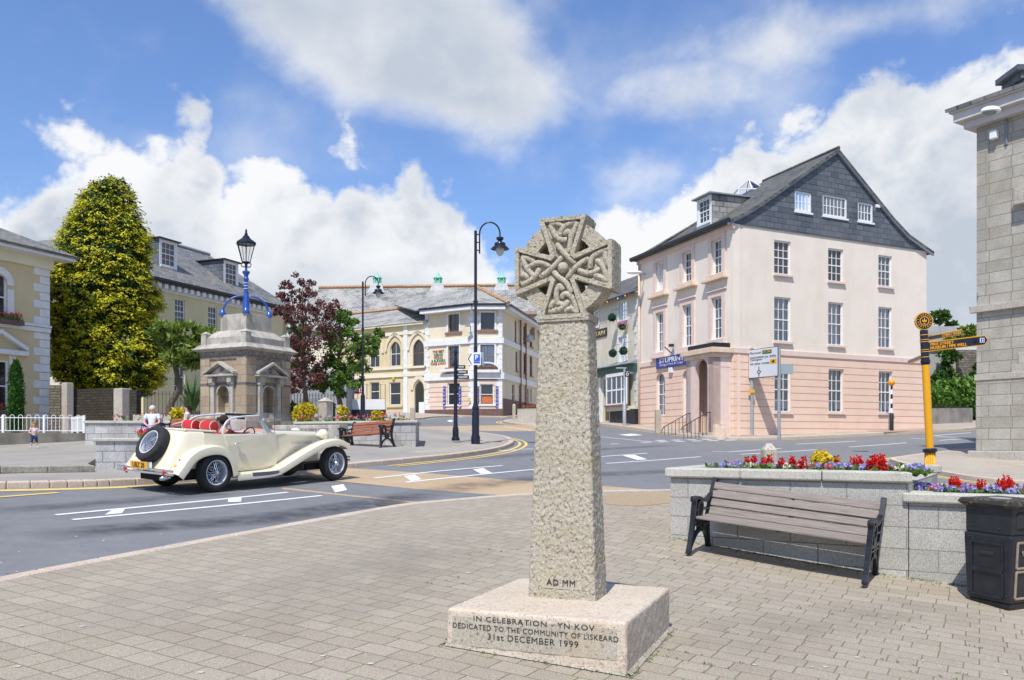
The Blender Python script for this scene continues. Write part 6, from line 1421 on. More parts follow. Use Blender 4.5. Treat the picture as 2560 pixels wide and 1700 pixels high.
mb = MB(); mb.box(-.075, .075, -.252, -.2, .46, .49); mb.build('slot', M['room'], root)
mb = MB()
for x, z in ((-.18, .6), (.18, .6), (-.19, .12), (.19, .12), (-.15, .83), (.1, .83), (-.15, .7), (.12, .69)): mb.ball((x, -.225-.025*min(1, (z-.06)/.58)-(.002 if z < .65 else -.012), z), .009, seg=6, rings=5)
mb.build('rivets', M['iron'], root, smooth=True)
text('lettering', 'LITTER', .06, (.252, 0, .47), (0, 1, 0), (0, 0, 1), M['bronze'], root, .004)
root.scale = (1, 1, 1.11); root.location = (4.79, 8.33, h(4.79, 8.33)-.01); root.rotation_euler = (.0, .02, math.atan2(-.9, .42))
# ================= bollards, posts, lamps
def bollard(loc, w_, hh, lab, pyr=.12, grp=None):
    c = Vector(loc); r_ = thing('stone_bollard', c, lab, 'bollard', grp); mb = MB(); a = w_/2
    q = lambda a_, z: [(c.x-a_, c.y-a_, c.z+z), (c.x+a_, c.y-a_, c.z+z), (c.x+a_, c.y+a_, c.z+z), (c.x-a_, c.y+a_, c.z+z)]
    mb.hexa(q(a, -.1), q(a*.96, hh)); o = mb.build('post', M['cross'], r_); rough(o, .06, .006, 20)
    if pyr: mb = MB(); mb.hexa(q(a*1.0, hh-.01), q(a*.35, hh+pyr)); o = mb.build('cap', M['granite_pillar'], r_, bevel=.01)
    return r_
bollard(gz(P(1922, 1100, 13.4)), .21, .95, 'rough stone bollard with worn pointed cap behind the flower planter', .1)
c = P(1645, 1078, 42.3); bollard((c.x, c.y, h(c.x, c.y)), .28, 1.05, 'square stone bollard near the arched window of the pink building', 0)
c = P(1031.5, 1052, 36); bollard((c.x, c.y, h(c.x, c.y)-.1), .2, 1.0, 'stone bollard beyond the end of the planter near the white door', .08)
c = P(1285, 1048, 57); bollard((c.x, c.y, h(c.x, c.y)), .22, .98, 'stone bollard beside the granite trough', .1)
M['navy'] = mat('gloss_navy_black', (.012, .014, .028), (.016, .018, .03), rough=.25, scale=5)
def lamp_post(u, vb, Y, vtop, lab, side=1):
    b = P(u, vb, Y); H_ = (vb-vtop)/F*Y; r_ = thing('lamp_post', b, lab, 'street lamp', 'tall black hooked lamp posts')
    c = Vector(b); mb = MB(); mb.lathe([(.15, -.1), (.15, .25), (.125, .3), (.12, .33), (.12, 1.05), (.1, 1.12), (.12, 1.16), (.12, 1.2), (.085, 1.28), (.075, 1.35)], c, 14); mb.build('base', M['navy'], r_, smooth=True, autos=35)
    mb = MB(); mb.lathe([(.062, 1.3), (.06, 3.2), (.05, 3.25), (.047, H_), (.0, H_)], c, 12); mb.build('pole', M['navy'], r_, smooth=True, autos=35)
    for z in (2.9, 4.6): mb = MB(); mb.lathe([(.075, z), (.075, z+.12)], c, 12); mb.build('clamp', M['navy'], r_, smooth=True, autos=35)
    x1 = .13*side; R_ = .335; mb = MB(); pa = [c+Vector((x1, 0, H_-.75)), c+Vector((x1, 0, H_-.1))]+[c+Vector((x1+side*(R_-R_*math.cos(PI*i/14)), 0, H_-.1+.38*math.sin(PI*i/14))) for i in range(1, 15)]+[c+Vector((x1+side*2*R_, 0, H_-.22))]
    mb.tube(pa, .026, 8)
    for z in (H_-.12, H_-.38, H_-.64): mb.tube([c+Vector((0, 0, z)), c+Vector((x1, 0, z))], .022, 6)
    mb.build('hook_arm', M['navy'], r_, smooth=True, autos=60)
    q = c+Vector((x1+side*2*R_, 0, H_-.22)); mb = MB(); mb.lathe([(.03, .02), (.12, 0), (.12, -.06), (.07, -.1), (.07, -.15), (.17, -.18), (.19, -.22), (.19, -.27), (.3, -.36), (.31, -.38), (.3, -.385), (.17, -.3)], q, 20); hd_ = mb.build('lamp_shade', M['navy'], r_, smooth=True, autos=35)
    mb = MB(); mb.lathe([(.155, -.31), (.15, -.4), (.11, -.53), (.05, -.6), (.005, -.61)], q, 16); mb.build('bowl', mat('lamp_bowl', (.55, .55, .55), rough=.15) if 'lamp_bowl' not in bpy.data.materials else bpy.data.materials['lamp_bowl'], hd_, smooth=True)
    return r_
lamp_post(1189, 1111, 28, 577, 'tall black hooked lamp post nearest the road with the parking sign')
lamp_post(907, 1049, 44, 704, 'hooked black lamp post farther off beyond the flower bed')
# parking sign
b = P(1186, 897, 27.85); r_ = thing('parking_sign', b-Vector((0, 0, .3)), 'white arrow shaped parking sign with blue P clamped to the lamp post', 'sign')
mb = MB(); q = [(-.235, 0), (-.14, .2), (.21, .22), (.21, -.2), (-.14, -.2)]; mb.prism([(b.x+x, b.y, b.z+z) for x, z in q], (0, .02, 0)); mb.build('panel', M['frame'], r_)
mb = MB(); mb.box(b.x-.02, b.x+.18, b.y-.012, b.y-.002, b.z-.14, b.z+.15); mb.build('blue_square', mat('sign_blue2', (.02, .1, .55), rough=.4), r_)
text('letter', 'P', .2, (b.x+.07, b.y-.016, b.z-.02), (1, 0, 0), (0, 0, 1), M['frame'], r_, .003, bold=.006); text('note', 'short stay', .045, (b.x+.08, b.y-.016, b.z-.1), (1, 0, 0), (0, 0, 1), M['frame'], r_, .003)
mb = MB(); mb.tube([(b.x-.1, b.y-.008, b.z+.17), (b.x-.2, b.y-.008, b.z), (b.x-.1, b.y-.008, b.z-.17)], .014, 4); mb.build('chevron', M['gutter'], r_)
mb = MB(); mb.box(b.x-.05, b.x+.12, b.y+.02, b.y+.1, b.z-.15, b.z-.1); mb.box(b.x-.05, b.x+.12, b.y+.02, b.y+.1, b.z+.1, b.z+.15); mb.build('bracket', M['lead'], r_)
mb = MB(); q2 = (b.x+.2, b.y+.12, b.z); mb.box(q2[0], q2[0]+.1, q2[1], q2[1]+.4, b.z-.2, b.z+.22); tag(solo(mb.build('road_sign', mat('sign_back', (.3, .36, .38), rough=.5), bevel=.01), 'grey back of a traffic sign behind the parking sign', 'sign'))
# black fingerpost
b = P(1139, 1098, 28.6); r_ = thing('fingerpost', b, 'slim black fingerpost with small arms left of the tall lamp post', 'signpost')
mb = MB(); mb.lathe([(.14, -.05), (.14, .04), (.105, .08), (.105, .32), (.085, .4), (.07, .5), (.06, 1.2), (.058, 2.55), (.07, 2.58), (.07, 2.62), (.05, 2.7), (.045, 2.85), (.06, 2.87), (.07, 2.93), (.04, 3.0), (.02, 3.08), (.0, 3.2)], b, 12); mb.build('post', M['navy'], r_, smooth=True, autos=40)
for i, (z, L_) in enumerate(((2.42, .28), (2.25, .36), (2.08, .4))):
    mb = MB(); mb.box(b.x+.05, b.x+.05+L_, b.y-.015, b.y+.015, b.z+z-.06, b.z+z+.06); a_ = mb.build('arm', M['navy'], r_); 
    mb = MB(); mb.box(b.x+.1, b.x+L_, b.y-.02, b.y-.016, b.z+z-.015, b.z+z+.02); mb.build('lettering', M['petal_white'], a_)
mb = MB(); mb.bar((b.x-.05, b.y, b.z+2.5), (b.x-.13, b.y+.25, b.z+2.5), .02, .1); mb.build('arm', M['navy'], r_)
# yellow heritage signpost
YP = 12.5; b = P(2327, 1170, YP); gh = h(b.x, b.y); top_ = P(2309.5, 824, YP-.02); r_ = thing('heritage_signpost', (b.x, b.y, gh), 'yellow and black heritage fingerpost with round badge at the roadside', 'signpost')
M['yel'] = paint('yellow_gloss', (.78, .36, .002), .35, .2)
dirp = (top_-b).normalized()
def at_v(v): t = (b.z-(E+(1100-v)/F*YP))/(b.z-top_.z); return b+(top_-b)*t
mb = MB(); lo_ = at_v(1168)+Vector((0, 0, -(at_v(1168).z-gh))); mb.tube([lo_+Vector((.03, 0, -.1)), at_v(1127)], .066, 18); mb.tube([at_v(1120), at_v(905)], .053, 18); mb.build('post', M['yel'], r_, smooth=True, autos=40)
mb = MB(); 
for i in range(14): t = 2*PI*i/14; e = Vector((math.cos(t)*.066, math.sin(t)*.066, 0)); mb.tube([at_v(1168)+e-Vector((0, 0, .6)), at_v(1130)+e], .009, 5)
mb.build('fluting', M['yel'], r_, smooth=True)
mb = MB(); mb.tube([at_v(1132), at_v(1129), at_v(1123), at_v(1121)], [.075, .1, .1, .085], 20); mb.build('collar', M['navy'], r_, smooth=True, autos=40)
mb = MB(); mb.tube([at_v(912), at_v(906), at_v(902), at_v(898), at_v(826), at_v(825)], [.055, .068, .068, .058, .056, .02], 20); mb.build('black_head', M['navy'], r_, smooth=True, autos=40)
for v in (893, 880, 875, 855, 850, 838): mb = MB(); mb.tube([at_v(v+.8), at_v(v-.8)], .064, 20); mb.build('yellow_ring', M['yel'], r_, smooth=True, autos=40)
bc = P(2309, 803, YP-.02); mb = MB(); mb.lathe([(.0, -.02), (.128, -.02), (.128, .02), (0, .02)], bc, 36, axis='y'); rd = mb.build('roundel', M['yel'], r_)
mb = MB(); mb.lathe([(.0, -.024), (.116, -.024), (.116, .024), (0, .024)], bc, 36, axis='y'); mb.build('disc', M['navy'], rd)
def annulus(mb, c, r0, r1, y0, seg=36):
    vs = [Vector(c)+Vector((r_*math.cos(2*PI*i/seg), y0, r_*math.sin(2*PI*i/seg))) for i in range(seg) for r_ in (r0, r1)]; mb.add(vs, [(2*i, 2*i+1, (2*i+3) % (2*seg), (2*i+2) % (2*seg)) for i in range(seg)])
mb = MB(); annulus(mb, bc, .058, .068, -.027); mb.build('ring', M['yel'], rd, keep=True)
for w_, cen_, sp_, fl in (('LISKEARD', 90, 152, 1), ('HERITAGE', 270, 152, -1)):
    for i, ch in enumerate(w_):
        t = math.radians(cen_+(sp_/2-sp_*i/(len(w_)-1))*fl); rr = .082 if fl > 0 else .102; pos = (bc.x+rr*math.cos(t), bc.y-.026, bc.z+rr*math.sin(t)); up = (math.cos(t)*fl, 0, math.sin(t)*fl); ri = (math.sin(t)*fl, 0, -math.cos(t)*fl)
        text('letter', ch, .03, pos, ri, up, M['yel'], rd, .002, bold=.001)
mb = MB()
for q in ([(-.009, -.03), (.009, -.03), (.013, .005), (.0, .05), (-.013, .005)], [(.008, -.012), (.034, -.008), (.03, .02), (.012, .004)], [(-.008, -.012), (-.034, -.008), (-.03, .02), (-.012, .004)], [(-.018, -.012), (.018, -.012), (.018, -.019), (-.018, -.019)], [(-.006, -.02), (.006, -.02), (.014, -.046), (-.014, -.046)]): mb.prism([(bc.x+x, bc.y-.028, bc.z+z) for x, z in q], (0, .004, 0))
mb.build('fleur_emblem', M['yel'], rd)
def arm(u0, vt0, vb0, u1, vt1, vb1, Y0, Y1, tip, name='arm', txt=()):
    A0, A1, B0, B1 = P(u0, vb0, Y0), P(u0, vt0, Y0), P(u1, vb1, Y1), P(u1, vt1, Y1); d = Vector((B0.x-A0.x, B0.y-A0.y, 0)).normalized(); n = Vector((d.y, -d.x, 0)); n = n if n.y < 0 else -n
    mid = (B0+B1)/2; tp = mid+(mid-(A0+A1)/2).normalized()*tip
    def pl(m_, e, y0, y1):
        c = [A0, B0, tp, B1, A1]; cen_ = sum(c, Vector((0, 0, 0)))/5; U = (A1-A0).normalized(); D_ = (tp-(A0+A1)/2).normalized()
        q = [A0+U*e, B0+U*e-D_*e*.3, tp-D_*e*1.3, B1-U*e-D_*e*.3, A1-U*e]; m_.prism([p+n*y0 for p in q], n*(y1-y0))
    m_ = MB(); pl(m_, 0, -.012, .008); o = m_.build(name, M['yel'], r_); m_ = MB(); pl(m_, .013, -.015, .011); m_.build('black_face', M['navy'], o)
    f_ = Fac(A0[:2], B0[:2]); 
    for s_, x0, z0, x1, z1 in txt:
        w0 = (B0-A0).length; hh = (A1-A0).length; q = text('lettering', s_, 1, (0, 0, 0), (1, 0, 0), (0, 1, 0), M['yel'] if s_ != 'i' else M['frame'], None, .002, align='LEFT', bold=.02)
        co = np.empty(len(q.data.vertices)*3); q.data.vertices.foreach_get('co', co); co = co.reshape(-1, 3); lo, hi = co.min(0), co.max(0); X = (B0-A0).normalized(); U = (A1-A0).normalized(); out_ = []
        for c in co: out_.append(A0+X*(w0*(x0+(c[0]-lo[0])/(hi[0]-lo[0])*(x1-x0)))+U*(hh*(z0+(c[1]-lo[1])/(hi[1]-lo[1])*(z1-z0)))+n*(.013+c[2])-r_.location)
        q.data.vertices.foreach_set('co', np.array([v[:] for v in out_]).ravel()); q.data.update(); q.parent = r_
    return o, n
arm(2316, 840, 852.5, 2403, 823.5, 836.5, YP, YP+.55, .05, txt=[('STUART HOUSE', .42, .22, .98, .82)])
o, n = arm(2319, 855, 879, 2461, 838, 863, YP-.05, YP+.05, .06, txt=[('PIKE STREET', .04, .54, .45, .84), ('MUSEUM / PIPE WELL', .04, .16, .68, .48)])
arm(2303, 888, 898, 2272, 901, 911, YP, YP+1.3, .03, txt=[('CIVIC HALL', .9, .25, .12, .75)])
mb = MB(); A = P(2445, 857.5, YP); B = P(2455.5, 846, YP); mb.box(A.x, B.x, A.y-.06, A.y-.045, A.z, B.z); mb.build('info_badge', M['frame'], r_); mb = MB(); mb.box(A.x+.008, B.x-.008, A.y-.063, A.y-.061, A.z+.008, B.z-.008); mb.build('info_blue', M['sign_blue2'] if 'sign_blue2' in M else bpy.data.materials['sign_blue2'], r_); text('letter', 'i', .05, ((A.x+B.x)/2, A.y-.065, A.z+.012), (1, 0, .0), (.15, 0, 1), M['frame'], r_, .001, bold=.003)
# direction sign on two poles
near = Vector((12.1, 38.8)); dsg = Vector((-.54, 1)).normalized(); farp = near+dsg*1.7
if True:
    f_ = Fac(farp, near); 
    if f_.n.y > 0: raise Exception('sgn')
    r_ = thing('direction_sign', (near.x-.4, near.y+.7, h(11.7, 39.5)), 'large white direction sign on two grey poles before the pink wall', 'road sign')
    for p, v0 in ((farp, 945), (near, 940)):
        mb = MB(); q = f_.A if p is farp else f_.B; p2 = p-Vector((f_.n.x, f_.n.y))*.06; mb.tube([(p2.x, p2.y, h(p2.x, p2.y)-.3), (p2.x, p2.y, E+(1100-868)/F*p.y-.03)], .075, 12); mb.build('pole', mat('galv_pole', (.33, .35, .38), (.4, .42, .44), rough=.5, metal=.3) if 'galv_pole' not in bpy.data.materials else bpy.data.materials['galv_pole'], r_, smooth=True, autos=50)
    z0, z1 = E+(1100-940.5)/F*38.8, E+(1100-865.5)/F*38.8
    mb = MB(); fbox(mb, f_, -.12, f_.L+.05, z0, z1, .02, .05); bd = mb.build('board', mat('sign_edge', (.03, .03, .035), rough=.4), r_, bevel=.02)
    mb = MB(); fbox(mb, f_, -.09, f_.L+.02, z0+.03, z1-.03, .051, .054); mb.build('face', mat('sign_white', (.62, .64, .68), rough=.35), bd)
    Wd = f_.L+.11; Hd = z1-z0; ink = M['incised']
    def sgt(s_, x0, y0, x1, y1, m_=ink): textfit('lettering', s_, f_, [-.09+Wd*x0, -.09+Wd*x1, z0+Hd*y0, z0+Hd*y1], m_, r_, .057, .002, bold=.012)
    sgt('Plymouth', .04, .80, .44, .90); sgt('Launceston', .04, .67, .54, .755); sgt('Callington', .04, .575, .48, .66); sgt('(A 390)', .56, .63, .95, .73); sgt('All other routes', .04, .45, .72, .53)
    mb = MB(); fbox(mb, f_, -.09+Wd*.48, -.09+Wd*.80, z0+Hd*.79, z0+Hd*.92, .055, .058); mb.build('green_patch', mat('road_green', (.02, .12, .05), rough=.4), r_); textfit('lettering', '(A 38)', f_, [-.09+Wd*.52, -.09+Wd*.77, z0+Hd*.81, z0+Hd*.9], M['yel'], r_, .06, .002, bold=.01)
    mb = MB(); fbox(mb, f_, -.09+Wd*.74, -.09+Wd*.97, z0+Hd*.43, z0+Hd*.59, .055, .058); mb.build('yellow_patch', M['yel'], r_); mb = MB(); c = (-.09+Wd*.855, z0+Hd*.51); q = [(c[0]-.11, c[1]), (c[0], c[1]-.08), (c[0]+.11, c[1]), (c[0], c[1]+.08)]; mb.hexa([f_.pt(a, z, .058) for a, z in q], [f_.pt(a, z, .061) for a, z in q]); mb.build('diamond', ink, r_)
    mb = MB(); cx, cz = -.09+Wd*.36, z0+Hd*.2; fbox(mb, f_, cx-.025, cx+.025, z0+Hd*.04, cz-.06, .055, .058); fbox(mb, f_, cx-.025, cx+.025, cz+.06, z0+Hd*.38, .055, .058); 
    pts = [(cx+.09*math.cos(2*PI*i/20), cz+.065*math.sin(2*PI*i/20)) for i in range(20)]; mb.tube([f_.pt(a, z, .058) for a, z in pts], .016, 5, closed=True); fbox(mb, f_, cx+.09, cx+.15, cz-.02, cz+.02, .055, .058); mb.build('roundabout_symbol', ink, r_)
    mb = MB(); c = f_.A; mb.box(farp.x-.14, farp.x+.14, farp.y-.1, farp.y-.05, E+(1100-982)/F*40.2, E+(1100-974)/F*40.2); mb.build('yellow_tag', M['yel'], r_)
A, B = P(1945, 935, 38.9), P(1977, 911, 39.3); mb = MB(); mb.box(A.x, B.x, 38.95, 39.0, A.z, B.z); tag(solo(mb.build('road_sign', bpy.data.materials['sign_back'], bevel=.01), 'pale grey back of a small sign beside the direction sign', 'sign'))
# belisha beacon
b = P(2229, 1090, 43.6); gh = h(b.x, b.y); top_z = b.z+133/F*43.6*.96; r_ = thing('crossing_beacon', (b.x, b.y, gh), 'black and white striped beacon with amber globe at the crossing', 'beacon')
n_ = 7; z = gh; hh = (top_z-gh-.9)/6
mb = MB(); mb.lathe([(.1, gh-.2), (.1, gh+.85), (.06, gh+.9)], (b.x, b.y, 0), 12); mb.build('base', M['gutter'], r_, smooth=True, autos=40)
for col, ks in (('frame', (0, 2, 4)), ('gutter', (1, 3, 5))):
    mb = MB()
    for k in ks: mb.lathe([(.055, gh+.9+hh*k), (.055, gh+.9+hh*(k+1))], (b.x, b.y, 0), 12)
    mb.build('white_bands' if col == 'frame' else 'black_bands', M[col], r_, smooth=True, autos=40)
mb = MB(); mb.ball((b.x, b.y, top_z+.12), .17, seg=18, rings=12); mb.build('globe', paint('amber_globe', (.85, .33, .01), .3), r_, smooth=True)
# sign post by the inn
b = P(1561, 1073, 46.5); gh = h(b.x, b.y); r_ = thing('sign_post', (b.x, b.y, gh), 'grey post with a small black chevron sign in front of the inn bay window', 'road sign')
zt2 = E+(1100-920)/F*46.5; mb = MB(); mb.tube([(b.x, b.y, gh-.1), (b.x, b.y, gh+1.3), (b.x, b.y, gh+1.35), (b.x, b.y, zt2)], [.1, .1, .06, .055], 12); mb.build('post', bpy.data.materials['galv_pole'], r_, smooth=True, autos=40)
mb = MB(); mb.bar((b.x-.45, b.y, zt2), (b.x+.1, b.y, zt2), .12, .07); mb.build('light_hood', bpy.data.materials['galv_pole'], r_)
mb = MB(); mb.box(b.x+.02, b.x+.28, b.y-.08, b.y-.05, zt2-.48, zt2-.22); mb.build('panel', M['gutter'], r_); mb = MB(); c = Vector((b.x+.15, b.y-.085, zt2-.35)); mb.tube([c+Vector((.07*math.cos(i*PI/3), 0, .07*math.sin(i*PI/3))) for i in range(6)], .018, 4, closed=True); mb.build('roundabout_arrows', M['frame'], r_)
# street light on the pink corner
b = fa.pt(.05, fa.z(.05, 700), .1); tp = P(1575, 681, b.y-1.0); r_ = thing('wall_lamp', b, 'white street lamp on a curved arm at the left corner of the pink building', 'lamp')
mb = MB(); mb.tube([P(1616, 712, b.y-.25), P(1617, 690, b.y-.35), P(1612, 685, b.y-.5), P(1602, 683.5, b.y-.7), tp+Vector((.5, 0, -.02))], .045, 6); mb.build('arm', bpy.data.materials['galv_pole'], r_, smooth=True)
mb = MB(); mb.ball(tp+Vector((.25, 0, 0)), .45, .2, .1, 14, 8); mb.build('lamp_head', M['frame'], r_, smooth=True)
# trough
q = [P(1290, 1050, 56), P(1345, 1052, 54)]; r_ = planter('granite_trough', [(.35, 55.6), (2.6, 54.4), (3.1, 55.4), (.85, 56.6)], E+(1100-1023)/F*56, 'rough granite trough of red flowers on the small traffic island', M['granite_pillar'], ct=.06, ov=.01, wt=.15, seg=5)
flowerbed('trough_flowers', Vector((1.6, 55.4, E+(1100-1024)/F*56)), (2.25, -1.2), 2.0, 'red flowers spilling over the granite trough on the island', ['petal_red', 'petal_pink'], 120, .25, .5)
# ================= monument
M['sandst'] = brickmat('warm_masonry', (.36, .27, .18), (.46, .38, .27), (.2, .17, .13), .85, .36, .01, rough=.95, bump=.5, tint=(.28, .22, .16), tscale=1.2, tfac=.7, fine=40, finef=.35)
M['limest'] = mat('weathered_limestone', (.5, .47, .41), (.34, .31, .27), rough=.9, scale=2.5, detail=8, bump=.6, bscale=18, bdist=.015, stain=.8, stainc=(.45, .43, .4), sscale=3)
M['frieze'] = mat('carved_frieze', (.3, .27, .23), (.14, .125, .11), rough=.95, scale=9, bump=1, bscale=11, bdist=.05)
Q_ = Vector((-9.35, 30)); xa, ya = Vector((.885, -.466)), Vector((.466, .885)); hs_ = 1.08; mc = Q_-xa*hs_+ya*hs_
mg = h(mc.x, mc.y)-.05; mon = thing('stone_monument', (0, 0, 0), 'square stone fountain monument with pedimented niches below a blue lamp standard', 'monument')
vz = lambda v: E+(1100-v)/F*30-mg
vz2 = lambda v: E+(1100-v)/F*31.4-mg
def sqb(mb, a, z0, b, z1): 
    q = lambda r_, z: [(-r_, -r_, z), (r_, -r_, z), (r_, r_, z), (-r_, r_, z)]; return mb.hexa(q(a, z0), q(b, z1))
mb = MB(); sqb(mb, 1.24, -.6, 1.23, .15); sqb(mb, 1.2, .15, 1.19, vz(1052)); sqb(mb, 1.18, vz(1052), 1.115, vz(1030)); mb.build('plinth', M['limest'], mon)
mb = MB()
for k in range(4):
    f_ = Fac((-hs_, -hs_), (hs_, -hs_)); n0 = len(mb.v); z0, z1 = vz(1048), vz(893)
    nic = [hs_-.27, hs_+.27, vz(1040), vz(962)]; wall(mb, f_, 0, 2*hs_, z0, z1, [nic], rev=.32); arch_fill(mb, f_, nic, -.34, -.002)
    mb.poly(*[f_.pt(a, z, -.32) for a, z in ((nic[0], nic[2]), (nic[1], nic[2]), (nic[1], nic[3]), (nic[0], nic[3]))])
    for a in (0, 2*hs_-.42): fbox(mb, f_, a-.03 if a == 0 else a, a+.42+(0 if a == 0 else .03), z0, z1, -.02, .05)
    mb.xf(Matrix.Rotation(k*PI/2, 4, 'Z'), n0)
mb.build('body', M['sandst'], mon)
M['dark_band'] = mat('dark_stone_band', (.15, .14, .13), (.1, .1, .1), scale=5)
def ringbox(a, z0, z1): m_ = MB(); sqb(m_, a, z0, a, z1); return m_
ringbox(hs_+.058, vz(960), vz(955)).build('band', M['dark_band'], mon)
mb = MB(); sqb(mb, 1.12, vz(895), 1.14, vz(889)); sqb(mb, 1.1, vz(889), 1.17, vz(874)); mb.build('frieze', M['frieze'], mon)
mb = MB(); sqb(mb, 1.19, vz(874), 1.32, vz(869)); sqb(mb, 1.33, vz(869), 1.33, vz(866.5)); sqb(mb, 1.3, vz(866.5), 1.13, vz(855)); sqb(mb, 1.07, vz(856), 1.07, vz(838)); sqb(mb, 1.03, vz(838), .72, vz(818))
for sx in (-1, 1):
    for sy in (-1, 1): c = Vector((sx*.98, sy*.98)); mb.box(c.x-.13, c.x+.13, c.y-.13, c.y+.13, vz(858), vz(828)); mb.hexa([(c.x-.15, c.y-.15, vz(828)), (c.x+.15, c.y-.15, vz(828)), (c.x+.15, c.y+.15, vz(828)), (c.x-.15, c.y+.15, vz(828))], [(c.x-.02, c.y-.02, vz(820)), (c.x+.02, c.y-.02, vz(820)), (c.x+.02, c.y+.02, vz(820)), (c.x-.02, c.y+.02, vz(820))])
mb.build('cornice', M['limest'], mon, bevel=.012)
mb = MB(); sqb(mb, .64, vz(820), .63, vz2(790)); mb.build('pedestal', M['limest'], mon, bevel=.012)
for k in range(4):
    f_ = Fac((-hs_, -hs_), (hs_, -hs_)); R_ = Matrix.Rotation(k*PI/2, 4, 'Z'); m0 = hs_; mb = MB()
    zb, zs, zt, zp = vz(1044), vz(960), vz(934), vz(902)
    for sg in (-1, 1):
        a = m0+sg*.46; fbox(mb, f_, a-.09, a+.09, zb, zs, 0, .12); fbox(mb, f_, a-.12, a+.12, zs, zs+.07, 0, .17); fbox(mb, f_, a-.1, a+.1, zs+.07, zt, 0, .22)
        e_ = m0+sg*.74; q = [(e_, zt), (m0, zp-.07), (m0, zp+.02), (e_, zt+.09)]; mb.hexa([f_.pt(a_, z, .02) for a_, z in q], [f_.pt(a_, z, .3) for a_, z in q])
    fbox(mb, f_, m0-.72, m0+.72, zt-.07, zt, .0, .27); mb.prism([f_.pt(m0-.6, zt, .0), f_.pt(m0+.6, zt, .0), f_.pt(m0, zp-.09, .0)], (0, -.1, 0))
    arch_ring(mb, f_, m0, vz(962)-.27, .27, .07, .0, .04); fbox(mb, f_, m0-.42, m0+.42, zb-.1, zb-.01, -.2, .22); mb.lathe([(.12, -.0), (.36, .14), (.38, .2)], (0, -hs_-.12, zb-.28), 14, sy=.5)
    fbox(mb, f_, m0-.33, m0+.33, zs+.12, zs+.3, 0, .03)
    mb.xf(R_); mb.build('niche_surround', M['limest'], mon, bevel=.006)
    mb = MB(); mb.ball((0, -hs_-.1, zt+.17), .1, .03, .11); mb.xf(R_); mb.build('carved_boss', M['frieze'], mon, smooth=True)
mon.location = (mc.x, mc.y, mg); mon.rotation_euler = (0, 0, math.atan2(xa.y, xa.x))
vz2 = lambda v: E+(1100-v)/F*31.4-mg
# lamp standard
M['blue'] = paint('bright_blue_paint', (.014, .075, .36), .3, .3); M['silver'] = paint('silver_paint', (.6, .62, .66), .35)
lz0 = vz2(790); ls = thing('lamp_standard', (0, 0, 0), 'ornate blue four legged lamp standard with hexagonal black lantern on the monument', 'lamp'); V2 = lambda v: vz2(v)-lz0
mb = MB(); mb.lathe([(.16, .02), (.16, .1), (.12, .16), (.13, V2(755)), (.1, V2(745)), (.09, V2(735)), (.1, V2(733)), (.075, V2(726)), (.07, V2(700)), (.1, V2(699)), (.1, V2(695)), (.07, V2(692)), (.08, V2(687)), (.13, V2(682)), (.135, V2(678)), (.05, V2(676)), (.04, V2(668))], (0, 0, 0), 16); mb.build('column', M['blue'], ls, smooth=True, autos=35)
for k in range(4):
    t = PI/4+k*PI/2; c_, s_ = math.cos(t), math.sin(t); mb = MB(); pa = [(.84, 0), (.82, .12), (.78, .3), (.66, .52), (.45, .68), (.22, .74), (.1, .72)]; pa = [(c_*p, s_*p, z) for p, z in [(v.x, v.y) for v in smoothpl([Vector((a, b_, 0)) for a, b_ in pa], 2)]]
    mb.tube(pa, [.04-.012*i/len(pa) for i in range(len(pa))], 8); mb.lathe([(.13, 0), (.13, .07), (.1, .1), (.09, .16), (.06, .2)], (c_*.82, s_*.82, 0), 10); mb.build('leg', M['blue'], ls, smooth=True, autos=40)
for v in (786, 779, 757, 736, 722, 715, 708, 686): mb = MB(); mb.lathe([(.118 if v > 740 else .09, 0), (.118 if v > 740 else .09, .022)], (0, 0, V2(v)), 14); mb.build('silver_ring', M['silver'], ls)
la = MB(); r6 = lambda r_, z: [Vector((r_*math.cos(PI/3*i+.3), r_*math.sin(PI/3*i+.3), z)) for i in range(6)]
A6, B6 = r6(.155, V2(655)), r6(.345, V2(610))
for i in range(6): la.bar(A6[i], B6[i], .022); la.bar(A6[i], A6[(i+1) % 6], .03); la.bar(B6[i], B6[(i+1) % 6], .035)
for i in range(6): m1, m2 = (A6[i]+A6[(i+1) % 6])/2, (B6[i]+B6[(i+1) % 6])/2; la.bar(m1, m2, .008)
la.lathe([(.4, V2(609)), (.38, V2(606)), (.19, V2(597)), (.13, V2(592)), (.12, V2(590)), (.05, V2(586)), (.07, V2(584)), (.035, V2(580)), (.045, V2(576)), (.0, V2(570))], (0, 0, 0), 6, rot=.3)
la.lathe([(.05, V2(668)), (.05, V2(660)), (.15, V2(656))], (0, 0, 0), 8)
for i in range(6): t = PI/3*i+.3; la.tube([(.15*math.cos(t), .15*math.sin(t), V2(656)), (.21*math.cos(t), .21*math.sin(t), V2(660)), (.17*math.cos(t), .17*math.sin(t), V2(666)), (.05*math.cos(t), .05*math.sin(t), V2(667))], .011, 4)
ln = la.build('lantern', M['navy'], ls); mb = MB()
for i in range(6): mb.poly(A6[i]*.97+Vector((0, 0, .003*0)), A6[(i+1) % 6], B6[(i+1) % 6], B6[i])
gm = MB(); 
for i in range(6): gm.poly(*[Vector((p.x*.96, p.y*.96, p.z)) for p in (A6[i], A6[(i+1) % 6], B6[(i+1) % 6], B6[i])])
gm.build('glass', M['clear'], ln)
ls.location = (mc.x, mc.y, mg+lz0); ls.rotation_euler = (0, 0, math.atan2(xa.y, xa.x))
